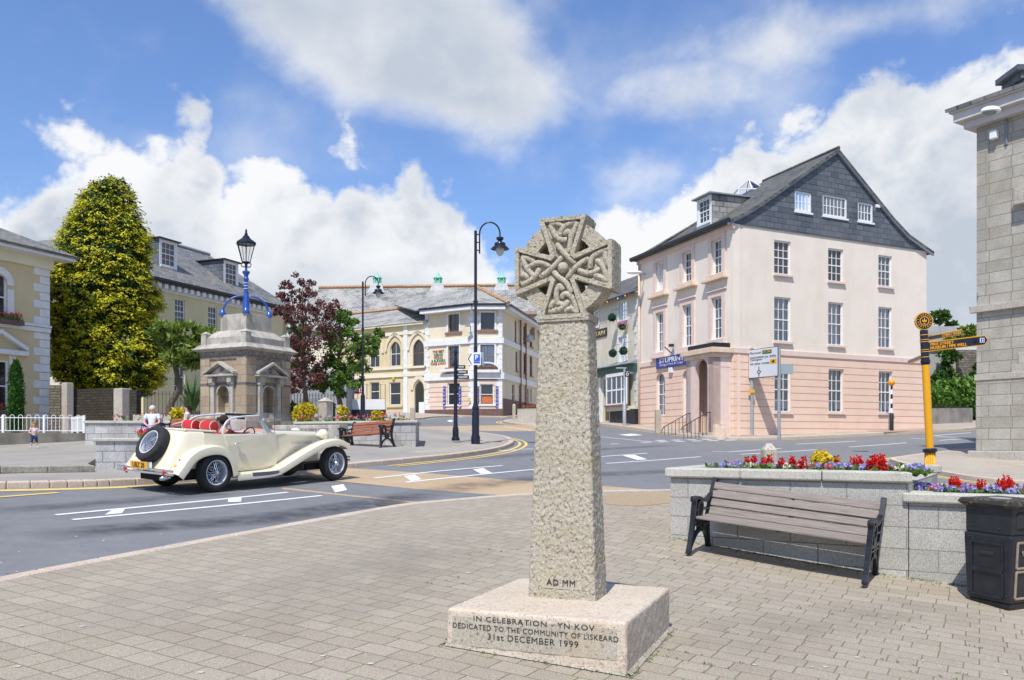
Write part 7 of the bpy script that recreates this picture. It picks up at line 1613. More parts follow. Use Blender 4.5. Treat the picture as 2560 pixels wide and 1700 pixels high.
# ================= planters and benches across the road
sc_ = M['granite_block2']
c = G(241, 1176, 0); 
planter('stone_planter', [(-8.98, 18.4), (-5.4, 19.6), (-5.7, 20.8), (-9.2, 19.9)], E+(1100-1095)/F*18.5, 'low granite planter of red flowers right behind the vintage car', sc_, ct=.08, ov=.05, seg=1.1)
flowerbed('red_flowers', Vector((-6.95, 19.5, E+(1100-1096)/F*18.5)), (3.4, 1.1), 2.9, 'mass of red flowers in the low planter behind the car', ['petal_red'], 520, .16, .7)
planter('stone_planter', [(-15.05, 30.1), (-10.9, 30.6), (-11.0, 32.2), (-15.3, 31.7)], E+(1100-1051.5)/F*30, 'taller granite planter left of the woman in the wheelchair', sc_, ct=.1, ov=.06, seg=1.2)
flowerbed('small_flowers', Vector((-12.9, 31.2, E+(1100-1052)/F*30)), (4, .5), 3.6, 'scattered purple and red flowers in the taller granite planter', ['petal_blue', 'petal_red'], 46, .2, .6)
X = lambda u, Y: (u-1280)/F*Y
planter('stone_planter', [(X(736, 27.3), 27.4), (X(965, 26.2), 26.0), (X(1039, 25.2), 25.2), (X(1046, 28), 28.2), (X(740, 29), 29.2)], E+(1100-1052)/F*26, 'granite planter wrapping behind the red bench by the lamp posts', sc_, ct=.08, ov=.06, seg=1.4, wt=.25)
flowerbed('small_flowers', Vector((X(880, 27.3), 27.3, E+(1100-1053)/F*26)), (1, -.2), 3.6, 'scattered red and purple flowers in the planter behind the red bench', ['petal_red', 'petal_blue', 'petal_pink'], 110, .2, .9)
root = thing('inscribed_wall', (X(770, 26), 26.3, h(X(770, 26), 26.3)), 'low stone wall with carved words beside the red bench', 'wall')
fi2 = Fac((X(676, 27), 27.2), (X(848, 26), 26.0)); zt3 = E+(1100-1062)/F*26.4; mb = MB(); fbox(mb, fi2, 0, fi2.L, zt3-1.4, zt3, -.45, 0); mb.build('block', M['limest'], root, bevel=.02)
textfit('lettering', 'PRESENTED TO THE TOWN BY A LYNES OF ...', fi2, [fi2.s(724), fi2.s(826), zt3-.2, zt3-.11], M['incised'], root, .003, .002)
def place_bench(u0, v0, u1, v1, Y0, Y1, Lb, label, proto=None):
    b_ = bench('park_bench', Lb, M['red_wood'], label, 4); a, b = P(u0, v0, Y0), P(u1, v1, Y1); d = (b-a).normalized(); b_.location = (a+b)/2+Vector((-d.y*.3, d.x*.3, 0)); b_.rotation_euler = (0, -math.asin(d.z), math.atan2(d.y, d.x)); return b_
place_bench(848, 1126, 958, 1119, 25.2, 24.4, 1.5, 'red brown slatted bench with black ends by the planter near the lamp posts')
place_bench(398, 1106, 520, 1106, 28.6, 28.2, 1.75, 'red brown bench the dark haired woman sits on')
# bench behind car is partly hidden
root = thing('low_wall', P(412, 1050, 33.5), 'low grey stone wall carrying the dark railings left of the monument', 'wall'); a, b = P(332, 1051, 33.5), P(500, 1051, 33.5)
mb = MB(); mb.box(a.x, b.x, 33.5, 33.8, a.z-1.6, a.z+(1051-1037)/F*33.5); mb.build('wall', M['granite_pillar'], root, bevel=.02)
def railing(name, a, b, z0, z1, lab, m, step=.14, r=.009, rails=(.06, .94), point=True, cat='railings'):
    a = Vector(a); b = Vector(b); L_ = (b-a).length; d = (b-a)/L_; r_ = thing(name, (a.x, a.y, z0), lab, cat); n = int(L_/step)
    mb = MB()
    for q in rails: mb.bar((a.x, a.y, z0+(z1-z0)*q), (b.x, b.y, z0+(z1-z0)*q), .025, .012)
    mb.build('rail', m, r_); mb = MB()
    for i in range(n+1):
        p = a+d*(L_*i/n); mb.tube([(p.x, p.y, z0), (p.x, p.y, z1)], r, 5)
        if point: mb.lathe([(r*1.8, z1), (0, z1+.08)], (p.x, p.y, 0), 5)
    mb.build('bars', m, r_); return r_
railing('railings', (X(340, 33.6), 33.65), (X(506, 33.6), 33.65), E+(1100-1037)/F*33.6, E+(1100-982)/F*33.6, 'dark spiked railings in front of the yellow wall and spiky plant', M['gutter'])
# gate pillars and walls left
def pillar(u0, u1, v0, v1, Y, lab, m, cap=True, name='stone_pillar'):
    a, b = P(u0, v1, Y), P(u1, v1, Y); z1 = E+(1100-v0)/F*Y; w_ = (b.x-a.x); c_ = Vector(((a.x+b.x)/2, Y+w_/2, a.z)); w_ = w_*.78; r_ = thing(name, c_, lab, 'pillar'); mb = MB(); R_ = Matrix.Translation(c_) @ Matrix.Rotation(-.45, 4, 'Z')
    n0 = len(mb.v); mb.box(-w_/2, w_/2, -w_/2, w_/2, -1.2, z1-c_.z-(.16 if cap else .05)); mb.xf(R_, n0); mb.build('shaft', m, r_, bevel=.03)
    if cap: mb = MB(); k = w_/2; mb.hexa([(-k*1.15, -k*1.15, z1-c_.z-.16), (k*1.15, -k*1.15, z1-c_.z-.16), (k*1.15, k*1.15, z1-c_.z-.16), (-k*1.15, k*1.15, z1-c_.z-.16)], [(-k*.2, -k*.2, z1-c_.z), (k*.2, -k*.2, z1-c_.z), (k*.2, k*.2, z1-c_.z), (-k*.2, k*.2, z1-c_.z)]); mb.xf(R_); mb.build('cap', m, r_)
    return r_
pillar(278, 318, 967, 1060, 33.5, 'square granite gate pillar between the dark wall and the railings', M['granite_pillar'], False)
pillar(149, 175, 953, 1060, 36, 'pale rounded gate pillar at the left end of the dark stone wall', M['granite_pillar'], False)
pillar(794, 826, 993, 1062, 34, 'grey granite gate pillar with pyramid cap right of the monument', M['granite_pillar'])
def rwall(u0, u1, v0, v1, Y, lab, m, th=.4, Y1=None):
    Y1 = Y1 or Y; a, b = P(u0, v1, Y), P(u1, v1, Y1); z1 = E+(1100-v0)/F*Y; f_ = Fac(a[:2], b[:2]); mb = MB(); fbox(mb, f_, 0, f_.L, a.z-1.2, z1, -th, 0); return tag(solo(mb.build('stone_wall', m), lab, 'wall'))
rwall(122, 152, 963, 1045, 36.3, 'short rubble wall between the quoined house and the rounded pillar', M['rubble'])
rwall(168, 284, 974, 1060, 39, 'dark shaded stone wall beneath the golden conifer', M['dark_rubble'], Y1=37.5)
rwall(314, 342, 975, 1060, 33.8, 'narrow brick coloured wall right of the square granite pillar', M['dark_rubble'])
mb = MB(); mb.cbox(P(205, 1010, 41.5)-Vector((0, 0, 1.5)), (1, 0), 4.2, 2.4, 3.2); 
# white hooped fence
fr_a, fr_b = Vector((-21.6, 32.2)), Vector((-16.75, 33.4)); zf0 = E+(1100-1078)/F*33; root = thing('hooped_fence', (-19, 32.8, zf0), 'white hoop topped metal fence on a low wall before the quoined house', 'fence')
d = (fr_b-fr_a).normalized(); L_ = (fr_b-fr_a).length
def hoops(a, b, root):
    d = (b-a).normalized(); L_ = (b-a).length; mb = MB(); n = int(L_/.145)
    for q in (.02, .62*.84): mb.bar((a.x, a.y, zf0+q), (b.x, b.y, zf0+q), .03, .03)
    for i in range(0, n-1, 2):
        p, q = a+d*(i*.145+.07), a+d*((i+1)*.145+.07); pa = [(p.x, p.y, zf0), (p.x, p.y, zf0+.54)]; m_ = (p+q)/2; r_ = .0725
        pa += [(m_.x-d.x*r_*math.cos(PI*j/6), m_.y-d.y*r_*math.cos(PI*j/6), zf0+.56+r_*math.sin(PI*j/6)) for j in range(7)]+[(q.x, q.y, zf0+.54), (q.x, q.y, zf0)]; mb.tube(pa, .011, 5)
    mb.build('hoops', M['frame'], root)
    for k in np.arange(0, L_+.1, 1.42): p = b-d*k; mb = MB(); mb.box(p.x-.035, p.x+.035, p.y-.035, p.y+.035, zf0-.1, zf0+.62); mb.build('post', M['frame'], root)
hoops(fr_a, fr_b, root); hoops(fr_b+Vector((-.0, .12)), fr_b+Vector((-1.9, 2.8)), root)
mb = MB(); f_ = Fac(fr_a, fr_b); fbox(mb, f_, -3, f_.L+.25, zf0-1.1, zf0-.06, -.35, .12); tag(solo(mb.build('low_wall', mat('mossy_dark_wall', (.1, .095, .08), (.18, .17, .14), scale=2, bump=.5), bevel=.02), 'dark low wall carrying the white hooped fence', 'wall'))
# white pub terrace wall with banner
rw = thing('terrace_wall', P(900, 1050, 60), 'white terrace wall with black base below the banner', 'wall'); a, b = P(836, 1050, 60), P(962, 1050, 60); zA, zB, zC = E+(1100-998)/F*60, E+(1100-1024)/F*60, E+.6
mb = MB(); mb.box(a.x, b.x, 60, 60.4, zB, zA); mb.build('white_band', M['white'], rw); mb = MB(); mb.box(a.x+.4, b.x+.03, 59.97, 60.4, zC-1, zB); mb.build('black_base', M['dark_plinth'], rw)
railing('railings', (a.x, 60.2), (b.x, 60.2), zA, zA+1.1, 'black railings on top of the white terrace wall', M['gutter'], .3, .02, point=False)
a, b = P(832, 985, 61.5), P(914, 963, 61.5); bn_ = thing('banner', (a.x, 61.5, a.z), 'white banner reading SKY SPORTS on the terrace behind the trees', 'banner'); mb = MB(); mb.box(a.x, b.x, 61.5, 61.54, a.z, b.z); mb.build('cloth', M['frame'], bn_)
f_ = Fac((a.x, 61.5), (b.x, 61.5)); textfit('lettering', 'SKY', f_, [.15, .85, a.z+.12, b.z-.12], mat('navy_ink', (.02, .03, .12)), bn_, .01, .003, bold=.03); mb = MB(); fbox(mb, f_, .95, f_.L-.1, a.z+.06, b.z-.06, .003, .01); mb.build('red_panel', M['petal_red'] if False else mat('banner_red', (.5, .02, .03)), bn_); textfit('lettering', 'SPORTS', f_, [1.05, f_.L-.2, a.z+.13, b.z-.13], M['frame'], bn_, .014, .003, bold=.02)
railing('railings', (X(740, 35), 35.2), (X(798, 34), 34.6), E+(1100-1052)/F*35, E+(1100-1000)/F*35, 'black gate railings right of the monument beside the yellow bush', M['gutter'])
railing('railings', (X(828, 34), 34.3), (X(842, 37), 37), E+(1100-1052)/F*34, E+(1100-1008)/F*34, 'short black railing joined to the capped gate pillar', M['gutter'])
railing('railings', (X(690, 52), 52), (X(835, 52), 52), E+(1100-1045)/F*52, E+(1100-985)/F*52, 'tall dark railings under the copper and green trees', M['gutter'], .18, .02)
rwall(828, 850, 1012, 1060, 36, 'short grey wall running back from the capped gate pillar', M['granite_pillar'])
a = P(700, 1040, 58); mb = MB(); mb.box(a.x-2, a.x+4.5, 58, 61, a.z-1, a.z+3.1); o = mb.build('garden_hut', mat('hut_grey', (.35, .36, .37), (.25, .26, .27), scale=1)); tag(solo(o, 'low grey outbuilding glimpsed behind the copper leaved tree', 'building'))
# ================= vegetation
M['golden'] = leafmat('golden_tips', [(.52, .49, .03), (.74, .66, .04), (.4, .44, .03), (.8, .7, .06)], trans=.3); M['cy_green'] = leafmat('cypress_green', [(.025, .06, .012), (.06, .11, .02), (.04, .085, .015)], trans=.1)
M['bark'] = mat('bark', (.09, .07, .05), (.15, .12, .09), rough=.95, scale=8, bump=.8, bscale=20, bdist=.02)
M['purple'] = leafmat('copper_leaf', [(.09, .025, .035), (.17, .055, .06), (.24, .11, .09), (.14, .09, .045)], trans=.35); M['maple_green'] = leafmat('maple_green', [(.07, .15, .02), (.14, .25, .04), (.22, .32, .07)], trans=.4)
M['gold_bush'] = leafmat('golden_bush', [(.5, .4, .01), (.65, .52, .03), (.4, .36, .02)], trans=.3)
M['dkgreen'] = leafmat('dark_green_leaf', [(.03, .08, .015), (.07, .15, .03), (.11, .2, .04)], trans=.25); M['olive'] = leafmat('olive_leaf', [(.12, .19, .03), (.2, .28, .05), (.3, .38, .08)], trans=.3)
def trunk(mb, a, b, r0, r1, wob=.1, seg=8):
    a = Vector(a); b = Vector(b); n = 6; pts = [a.lerp(b, i/n)+Vector((random.uniform(-1, 1), random.uniform(-1, 1), 0))*wob*(0 < i < n) for i in range(n+1)]; mb.tube(pts, [r0+(r1-r0)*i/n for i in range(n+1)], seg); return pts
# golden conifer
Yc = 42.0; cb = P(268, 985, Yc); gb_ = h(cb.x, Yc); tr = thing('golden_conifer', (cb.x, Yc, gb_), 'large golden green conifer rising beside the quoined house', 'tree')
mb = MB(); trunk(mb, (cb.x, Yc, gb_-.2), (cb.x+.1, Yc, P(268, 520, Yc).z), .35, .05); mb.build('trunk', M['bark'], tr, smooth=True)
prof = [(445, 292, 5), (458, 285, 24), (466, 279, 42), (490, 274, 56), (512, 270, 69), (558, 264, 92), (604, 259, 104), (650, 257, 117), (741, 257, 131), (833, 263, 135), (902, 267, 140), (940, 270, 132), (962, 278, 112), (982, 292, 70)]
pv, pc, pr_ = [np.array(q, float) for q in zip(*prof)]; pr_ *= .86*np.interp(pv, [445, 560, 700], [.85, .95, 1.0]); pv[0] = 452
def conif(n, rin, rout):
    v = 447+(985-447)*rng.beta(1.25, 1.0, n)**.85; R_ = np.interp(v, pv, pr_)/F*Yc; cx = (np.interp(v, pv, pc)-1280)/F*Yc; t = rng.uniform(0, 2*PI, n); z = E+(1100-v)/F*Yc
    lump = np.array([mnoise.noise(Vector((math.cos(a)*1.6, math.sin(a)*1.6, zz*.8)))*.2+mnoise.noise(Vector((math.cos(a)*5, math.sin(a)*5, zz*2.2)))*.17 for a, zz in zip(t, z)])
    f_ = rng.uniform(rin, rout, n)+lump; return np.c_[cx+R_*f_*np.cos(t), Yc+R_*f_*np.sin(t), z], t
def sprays(name, nc, rin, rout, m, size, k, per, droop=.3):
    p, t = conif(nc, rin, rout); n = nc*per; p = np.repeat(p, per, axis=0)+rng.normal(size=(n, 3))*np.array([.1, .1, .08]); t = np.repeat(t, per)
    out = np.c_[np.cos(t), np.sin(t), np.full(n, .55)]; side = np.c_[-np.sin(t), np.cos(t), np.zeros(n)]; tilt = rng.normal(size=(n, 1))*.55; axis = out+side*tilt; P_, U_ = [], []
    for j in range(k):
        s_ = j/(k-1); sp = side*rng.uniform(-1, 1, (n, 1))*size*.8*(1-s_*.6); q = p+axis*size*1.9*s_+np.c_[np.zeros((n, 2)), -droop*size*3.0*s_**2*np.ones(n)]+sp+rng.normal(size=(n, 3))*size*.15; P_.append(q); U_.append(out*.8+side*rng.normal(size=(n, 1))*.5-np.array([0, 0, .2+.7*s_]))
    return leaves(name, np.concatenate(P_), size*.55, m, tr, nrm=np.tile(out*.55+side*tilt*.4+np.array([0, 0, .75]), (k, 1)), up=np.concatenate(U_)*2, asp=2.1, fold=.12, jit=.25)
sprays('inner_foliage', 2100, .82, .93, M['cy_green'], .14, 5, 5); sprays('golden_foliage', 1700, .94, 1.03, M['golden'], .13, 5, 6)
mb = MB(); 
for i in range(len(prof)-1): pass
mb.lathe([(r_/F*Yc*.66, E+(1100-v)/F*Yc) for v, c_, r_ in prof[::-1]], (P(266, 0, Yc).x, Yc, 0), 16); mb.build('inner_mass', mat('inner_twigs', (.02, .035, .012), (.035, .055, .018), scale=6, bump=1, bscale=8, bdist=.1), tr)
# broadleaf helper: clumps
def crown(name, centres, n, size, m, parent, asp=1.5, up=None):
    pts = []; per = max(1, n//len(centres))
    for c_, r_ in centres:
        p, d_ = sph(per, 0, 1); p = d_*(rng.uniform(0, 1, (per, 1))**.45)*r_*np.array([1, 1, .75]); pts.append(p+np.array(c_))
    return leaves(name, np.concatenate(pts), size, m, parent, asp=asp, up=up)
def px_clumps(spec, Y, dep): # (u, v, r_px)
    out = []
    for u, v, r_ in spec:
        for k in range(6):
            a_ = random.uniform(0, 2*PI); rr = r_*math.sqrt(random.random())*.95; q = P(u+rr*math.cos(a_), v+rr*.85*math.sin(a_), Y); out.append(((q.x, Y+random.uniform(-dep, dep), q.z), r_/F*Y*random.uniform(.35, .75)))
    return out
# copper maple and green maple
Ym = 46; b0 = P(812, 1040, Ym); gm_ = h(b0.x, Ym); t1 = thing('copper_maple', (P(765, 0, Ym).x, Ym, h(P(765, 0, Ym).x, Ym)), 'airy dark purple leaved maple right of the monument', 'tree')
mb = MB(); base_ = Vector(t1.location); T0 = trunk(mb, base_-Vector((0, 0, .3)), P(757, 720, Ym), .16, .03, .12)
sp1 = [(757, 705, 16), (720, 720, 14), (715, 745, 14), (745, 740, 20), (775, 735, 16), (715, 775, 20), (745, 790, 26), (775, 775, 22), (810, 775, 22), (835, 765, 16), (770, 815, 30), (800, 805, 26), (830, 790, 18), (745, 850, 22), (775, 860, 32), (805, 850, 30), (760, 900, 26), (790, 905, 30), (745, 935, 22), (775, 945, 28), (755, 960, 22), (800, 950, 24), (735, 970, 12), (700, 785, 8), (738, 860, 14), (820, 830, 26), (732, 805, 14)]
cl = px_clumps(sp1, Ym, 1.1)
for c_, r_ in cl[::4]: trunk(mb, T0[min(5, max(1, int(3+random.random()*2)))], c_, .035, .01, .08, 5)
mb.build('trunk', M['bark'], t1, smooth=True); crown('crown', cl, 8200, .105, M['purple'], t1, asp=1.1)
t2_ = thing('green_maple', (P(850, 0, Ym+1).x, Ym+1, h(P(850, 0, 47).x, 47)), 'green leaved maple merging with the purple maple near the farther lamp post', 'tree')
mb = MB(); base_ = Vector(t2_.location); T0 = trunk(mb, base_-Vector((0, 0, .3)), P(850, 800, 47), .18, .04, .1)
sp2 = [(850, 790, 20), (870, 800, 18), (840, 830, 28), (870, 840, 26), (895, 835, 18), (850, 870, 30), (880, 880, 28), (905, 870, 18), (920, 845, 14), (935, 855, 12), (840, 910, 30), (870, 925, 28), (900, 915, 20), (850, 950, 26), (880, 955, 22), (820, 900, 24), (820, 950, 24), (925, 880, 12), (950, 835, 7), (885, 960, 14), (790, 925, 20), (800, 965, 16), (845, 975, 14)]
cl = px_clumps(sp2, 47, 1.1)
for c_, r_ in cl[::4]: trunk(mb, T0[min(5, max(2, int(3+random.random()*2)))], c_, .035, .01, .08, 5)
mb.build('trunk', M['bark'], t2_, smooth=True); crown('crown', cl, 9500, .12, M['maple_green'], t2_, asp=1.3)
t3_ = thing('garden_trees', P(735, 990, 70), 'bright green trees seen between the monument and the purple maple', 'trees'); crown('crown', px_clumps([(742, 830, 20), (735, 870, 22), (740, 920, 22), (750, 960, 26), (770, 985, 20)], 66, 1), 1500, .25, M['leaf_mid'], t3_); mb = MB(); trunk(mb, P(745, 1040, 66), P(742, 860, 66), .2, .08); mb.build('trunk', M['bark'], t3_)
# small evergreen (magnolia like) and its curved trunk
Yg = 38; t4 = thing('small_evergreen', (P(445, 0, Yg).x, Yg, h(P(445, 0, Yg).x, Yg)), 'small glossy leaved evergreen with leaning trunk left of the monument', 'tree')
mb = MB(); pts = [P(428, 1045, Yg), P(424, 1020, Yg), P(432, 1000, Yg), P(448, 975, Yg), P(445, 945, Yg), P(437, 915, Yg), P(440, 880, Yg)]; mb.tube([Vector(pts[0])-Vector((0, 0, 1))]+pts, [.2, .19, .17, .15, .14, .12, .1, .05], 8)
sp3 = [(410, 825, 16), (430, 830, 20), (455, 822, 20), (480, 828, 20), (505, 830, 16), (400, 850, 14), (420, 860, 22), (450, 860, 24), (480, 860, 24), (500, 860, 18), (430, 890, 18), (460, 890, 22), (485, 885, 18), (480, 910, 16), (455, 915, 14), (520, 845, 10), (425, 900, 12), (495, 895, 12)]
cl = px_clumps(sp3, Yg, .9)
for c_, r_ in cl[::4]: trunk(mb, pts[5], c_, .04, .012, .05, 5)
mb.build('trunk', M['bark'], t4, smooth=True); crown('crown', cl, 4200, .12, M['olive'], t4, asp=2.2, up=np.array([0, 0, .8]))
# spiky plant in bowl
c_ = P(480, 1045, 35); r_ = thing('spiky_plant', (c_.x, 35, c_.z-.2), 'spiky sword leaved plant in a round pot behind the railings', 'plant')
mb = MB()
for i in range(70):
    t = rng.uniform(0, 2*PI); rr = rng.uniform(.15, 1.0); hh = rng.uniform(.9, 1.7)*(1.15-.45*rr); a = Vector((c_.x+.08*math.cos(t), 35+.08*math.sin(t), c_.z+.2)); d_ = Vector((math.cos(t), math.sin(t), 0)); w0 = Vector((-d_.y, d_.x, 0))*.028
    p1 = a+d_*rr*.35+Vector((0, 0, hh*.6)); p2 = a+d_*rr*.85+Vector((0, 0, hh)); mb.add([a-w0, a+w0, p1+w0, p1-w0, p2], [(0, 1, 2, 3), (3, 2, 4)])
mb.build('leaves', M['dkgreen'], r_, keep=True); mb = MB(); mb.lathe([(.3, -.5), (.3, -.1), (.5, .05), (.62, .28), (.6, .28), (.5, .15)], c_, 18); mb.build('pot', M['limest'], r_, smooth=True, autos=40)
# bushes
def bush(u, v0, v1, ru, Y, lab, m, grp=None, n=900, size=.07, name='golden_bush', cat='bush'):
    c_ = P(u, (v0+v1)/2, Y); R_ = ru/F*Y; rz_ = (v1-v0)/2/F*Y; t_ = thing(name, (c_.x, Y, c_.z-rz_), lab, cat, grp); d_ = sph(n)[1]; rr = rng.uniform(.75, 1.03, (n, 1))+np.array([[mnoise.noise(Vector(x*2.2))*.3] for x in d_]); p = d_*rr*np.array([R_, R_*.9, rz_]); leaves('foliage', p+np.array(c_[:]), size, m, t_, nrm=d_, jit=.6)
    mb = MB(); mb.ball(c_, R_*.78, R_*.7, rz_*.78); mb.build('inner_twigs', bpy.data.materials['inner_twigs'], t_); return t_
bush(763, 1010, 1056, 27, 31.5, 'large round golden yellow bush just right of the monument', M['gold_bush'], n=1600)
bush(858, 1016, 1056, 10, 29, 'narrow golden yellow bush behind the right red bench', M['gold_bush'], n=500)
bush(945, 1029, 1056, 13, 28, 'small golden yellow bush at the right end of the flower planter', M['gold_bush'], n=500)
bush(444, 1022, 1054, 12, 30.5, 'small golden yellow bush behind the seated dark haired woman', M['gold_bush'], n=500)
bush(734, 1005, 1050, 7, 32, 'thin upright green shrub beside the large golden bush', M['dkgreen'], n=300, name='green_shrub')
Yk = 34.2; t_5 = thing('columnar_cypress', P(40, 1075, Yk), 'narrow bright green columnar cypress against the quoined house', 'tree')
n = 2600; v = rng.uniform(905, 1078, n); t = rng.uniform(0, 2*PI, n); R_ = np.interp(v, [905, 925, 960, 1000, 1078], [2, 10, 15, 16, 14])/F*Yk*rng.uniform(.8, 1.05, n); p = np.c_[(np.interp(v, [905, 1078], [40, 39])-1280)/F*Yk+R_*np.cos(t), Yk+R_*np.sin(t), E+(1100-v)/F*Yk]; leaves('foliage', p, .06, leafmat('cypress_bright', [(.02, .08, .01), (.05, .15, .02), (.035, .11, .015)], trans=.15), t_5, up=np.c_[np.cos(t)*.3, np.sin(t)*.3, np.full(n, 2.0)], asp=2.4)
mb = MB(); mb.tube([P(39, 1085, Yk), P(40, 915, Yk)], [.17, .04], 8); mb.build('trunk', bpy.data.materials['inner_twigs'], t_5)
# far right greenery
hd = thing('green_hedge', P(2385, 1012, 57), 'bright green hedge below the ivy covered wall', 'hedge'); crown('foliage', px_clumps([(2325+i*17, 970+4*math.sin(i), 24) for i in range(7)]+[(2330+i*17, 993, 20) for i in range(7)]+[(2440, 1020, 14), (2448, 1040, 10)], 55.5, .5), 5200, .17, M['leaf_mid'], hd)
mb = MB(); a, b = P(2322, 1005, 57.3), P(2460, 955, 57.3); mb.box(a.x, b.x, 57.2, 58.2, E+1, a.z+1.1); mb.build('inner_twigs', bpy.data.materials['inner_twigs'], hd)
iv = thing('wall_ivy', P(2370, 935, 59.3), 'ivy climbing the corner of the old stone wall', 'ivy'); crown('foliage', px_clumps([(2365, 885, 14), (2372, 905, 16), (2370, 930, 18), (2378, 950, 18), (2345, 945, 14), (2360, 880, 10), (2440, 940, 16), (2448, 920, 12), (2385, 890, 10)], 59.2, .25), 2600, .16, M['dkgreen'], iv)
br = thing('ivy_crest', P(2420, 845, 60), 'yellow green foliage topping the high rubble wall', 'ivy'); crown('foliage', px_clumps([(2372+i*14, 846-2*(i % 3), 12) for i in range(7)]+[(2410, 834, 14), (2430, 828, 12), (2445, 830, 10)], 60, .4), 2600, .18, M['olive'], br)
ft = thing('distant_tree', (33, 76, h(33, 76)), 'thin distant tree top above the old slate roof', 'tree'); crown('crown', px_clumps([(2345, 785, 9), (2356, 790, 8), (2367, 796, 7), (2336, 788, 6), (2380, 812, 6), (2350, 800, 8)], 76, .6), 900, .22, M['dkgreen'], ft); mb = MB(); trunk(mb, (P(2345, 0, 76).x, 76, h(33, 76)), P(2350, 790, 76), .25, .05); mb.build('trunk', M['bark'], ft)
# parked white car far right behind the low wall
pc_ = P(2338, 1052, 53); gcar = h(pc_.x, 53); r_ = thing('parked_car', (pc_.x, 53.5, gcar), 'white car parked behind the low stained wall beyond the pink building', 'car')
pr2 = [(-2.1, .25), (-2.1, .75), (-1.7, .95), (-1.1, 1.4), (.35, 1.42), (1.1, .98), (1.95, .85), (2.15, .6), (2.15, .25)]; z_ = pc_.z-.75
mb = MB(); mb.prism([(pc_.x+.2+x, 53, z_+z) for x, z in pr2], (0, 1.65, 0)); mb.build('body', M['frame'], r_, bevel=.06)
mb = MB(); gl_ = [(-1.55, .98), (-1.05, 1.34), (.3, 1.36), (.95, 1.0)]; mb.prism([(pc_.x+.2+x, 52.985, z_+z) for x, z in gl_], (0, 1.68, 0)); mb.build('windows', M['pane'], r_)
for x in (-1.3, 1.35):
    mb = MB(); mb.lathe([(.3, -.02), (.31, .0), (.31, .18), (.3, .2)], (pc_.x+.2+x, 52.96, z_+.3), 18, axis='y'); mb.build('wheel', M['gutter'], r_)
# moss and grass in the paving joints
gr = []
for u, v, k in [(2000, 1420, 30), (2300, 1460, 60), (1760, 1385, 30), (2360, 1475, 40), (2200, 1445, 50), (1900, 1400, 30), (1850, 1395, 20)]:
    f0 = Fac(t_(0) if False else WL, WL+WD*5)
for k in range(260):
    a = rng.uniform(0, 3.4); q = WL+WD*a-WN*abs(rng.normal()*.06+.015); gr.append((q.x, q.y, h(q.x, q.y)+.002))
for k in range(140):
    i = rng.integers(0, 4); a = c4[i].lerp(c4[(i+1) % 4], rng.uniform(0, 1)); n = ((a-Vector((.41, 6.2))).normalized())*rng.uniform(.02, .07); q = a+n; gr.append((q.x, q.y, h(q.x, q.y)+.004))
# tufts follow the joints of the paving
ca, sa_ = math.cos(-PR), math.sin(-PR)
for k in range(650):
    x, y = rng.uniform(-.8, 5.2), rng.uniform(5.2, 9.6); u_ = x*math.cos(PR)-y*math.sin(PR); w_ = x*math.sin(PR)+y*math.cos(PR); w_ = round(w_/.2)*.2; x = u_*math.cos(PR)+w_*math.sin(PR); y = -u_*math.sin(PR)+w_*math.cos(PR)
    if mnoise.noise(Vector((x*1.1, y*1.1, 3))) > .22 and (Vector((x, y))-WL).dot(WN) < -.02 and not (abs((Vector((x, y))-Vector((.41, 6.2))).dot(pd)) < .68 and abs((Vector((x, y))-Vector((.41, 6.2))).dot(pn)) < .75): gr.append((x+rng.normal()*.008, y+rng.normal()*.008, h(x, y)+.002))
rp = np.repeat(np.array(gr), 6, axis=0)+rng.normal(size=(len(gr)*6, 3))*[.009, .009, 0]
tag(leaves('joint_moss', rp, .007, leafmat('joint_moss', [(.07, .14, .015), (.13, .22, .03)], trans=.2), None, up=np.array([0, 0, .9]), asp=1.8), kind='stuff')
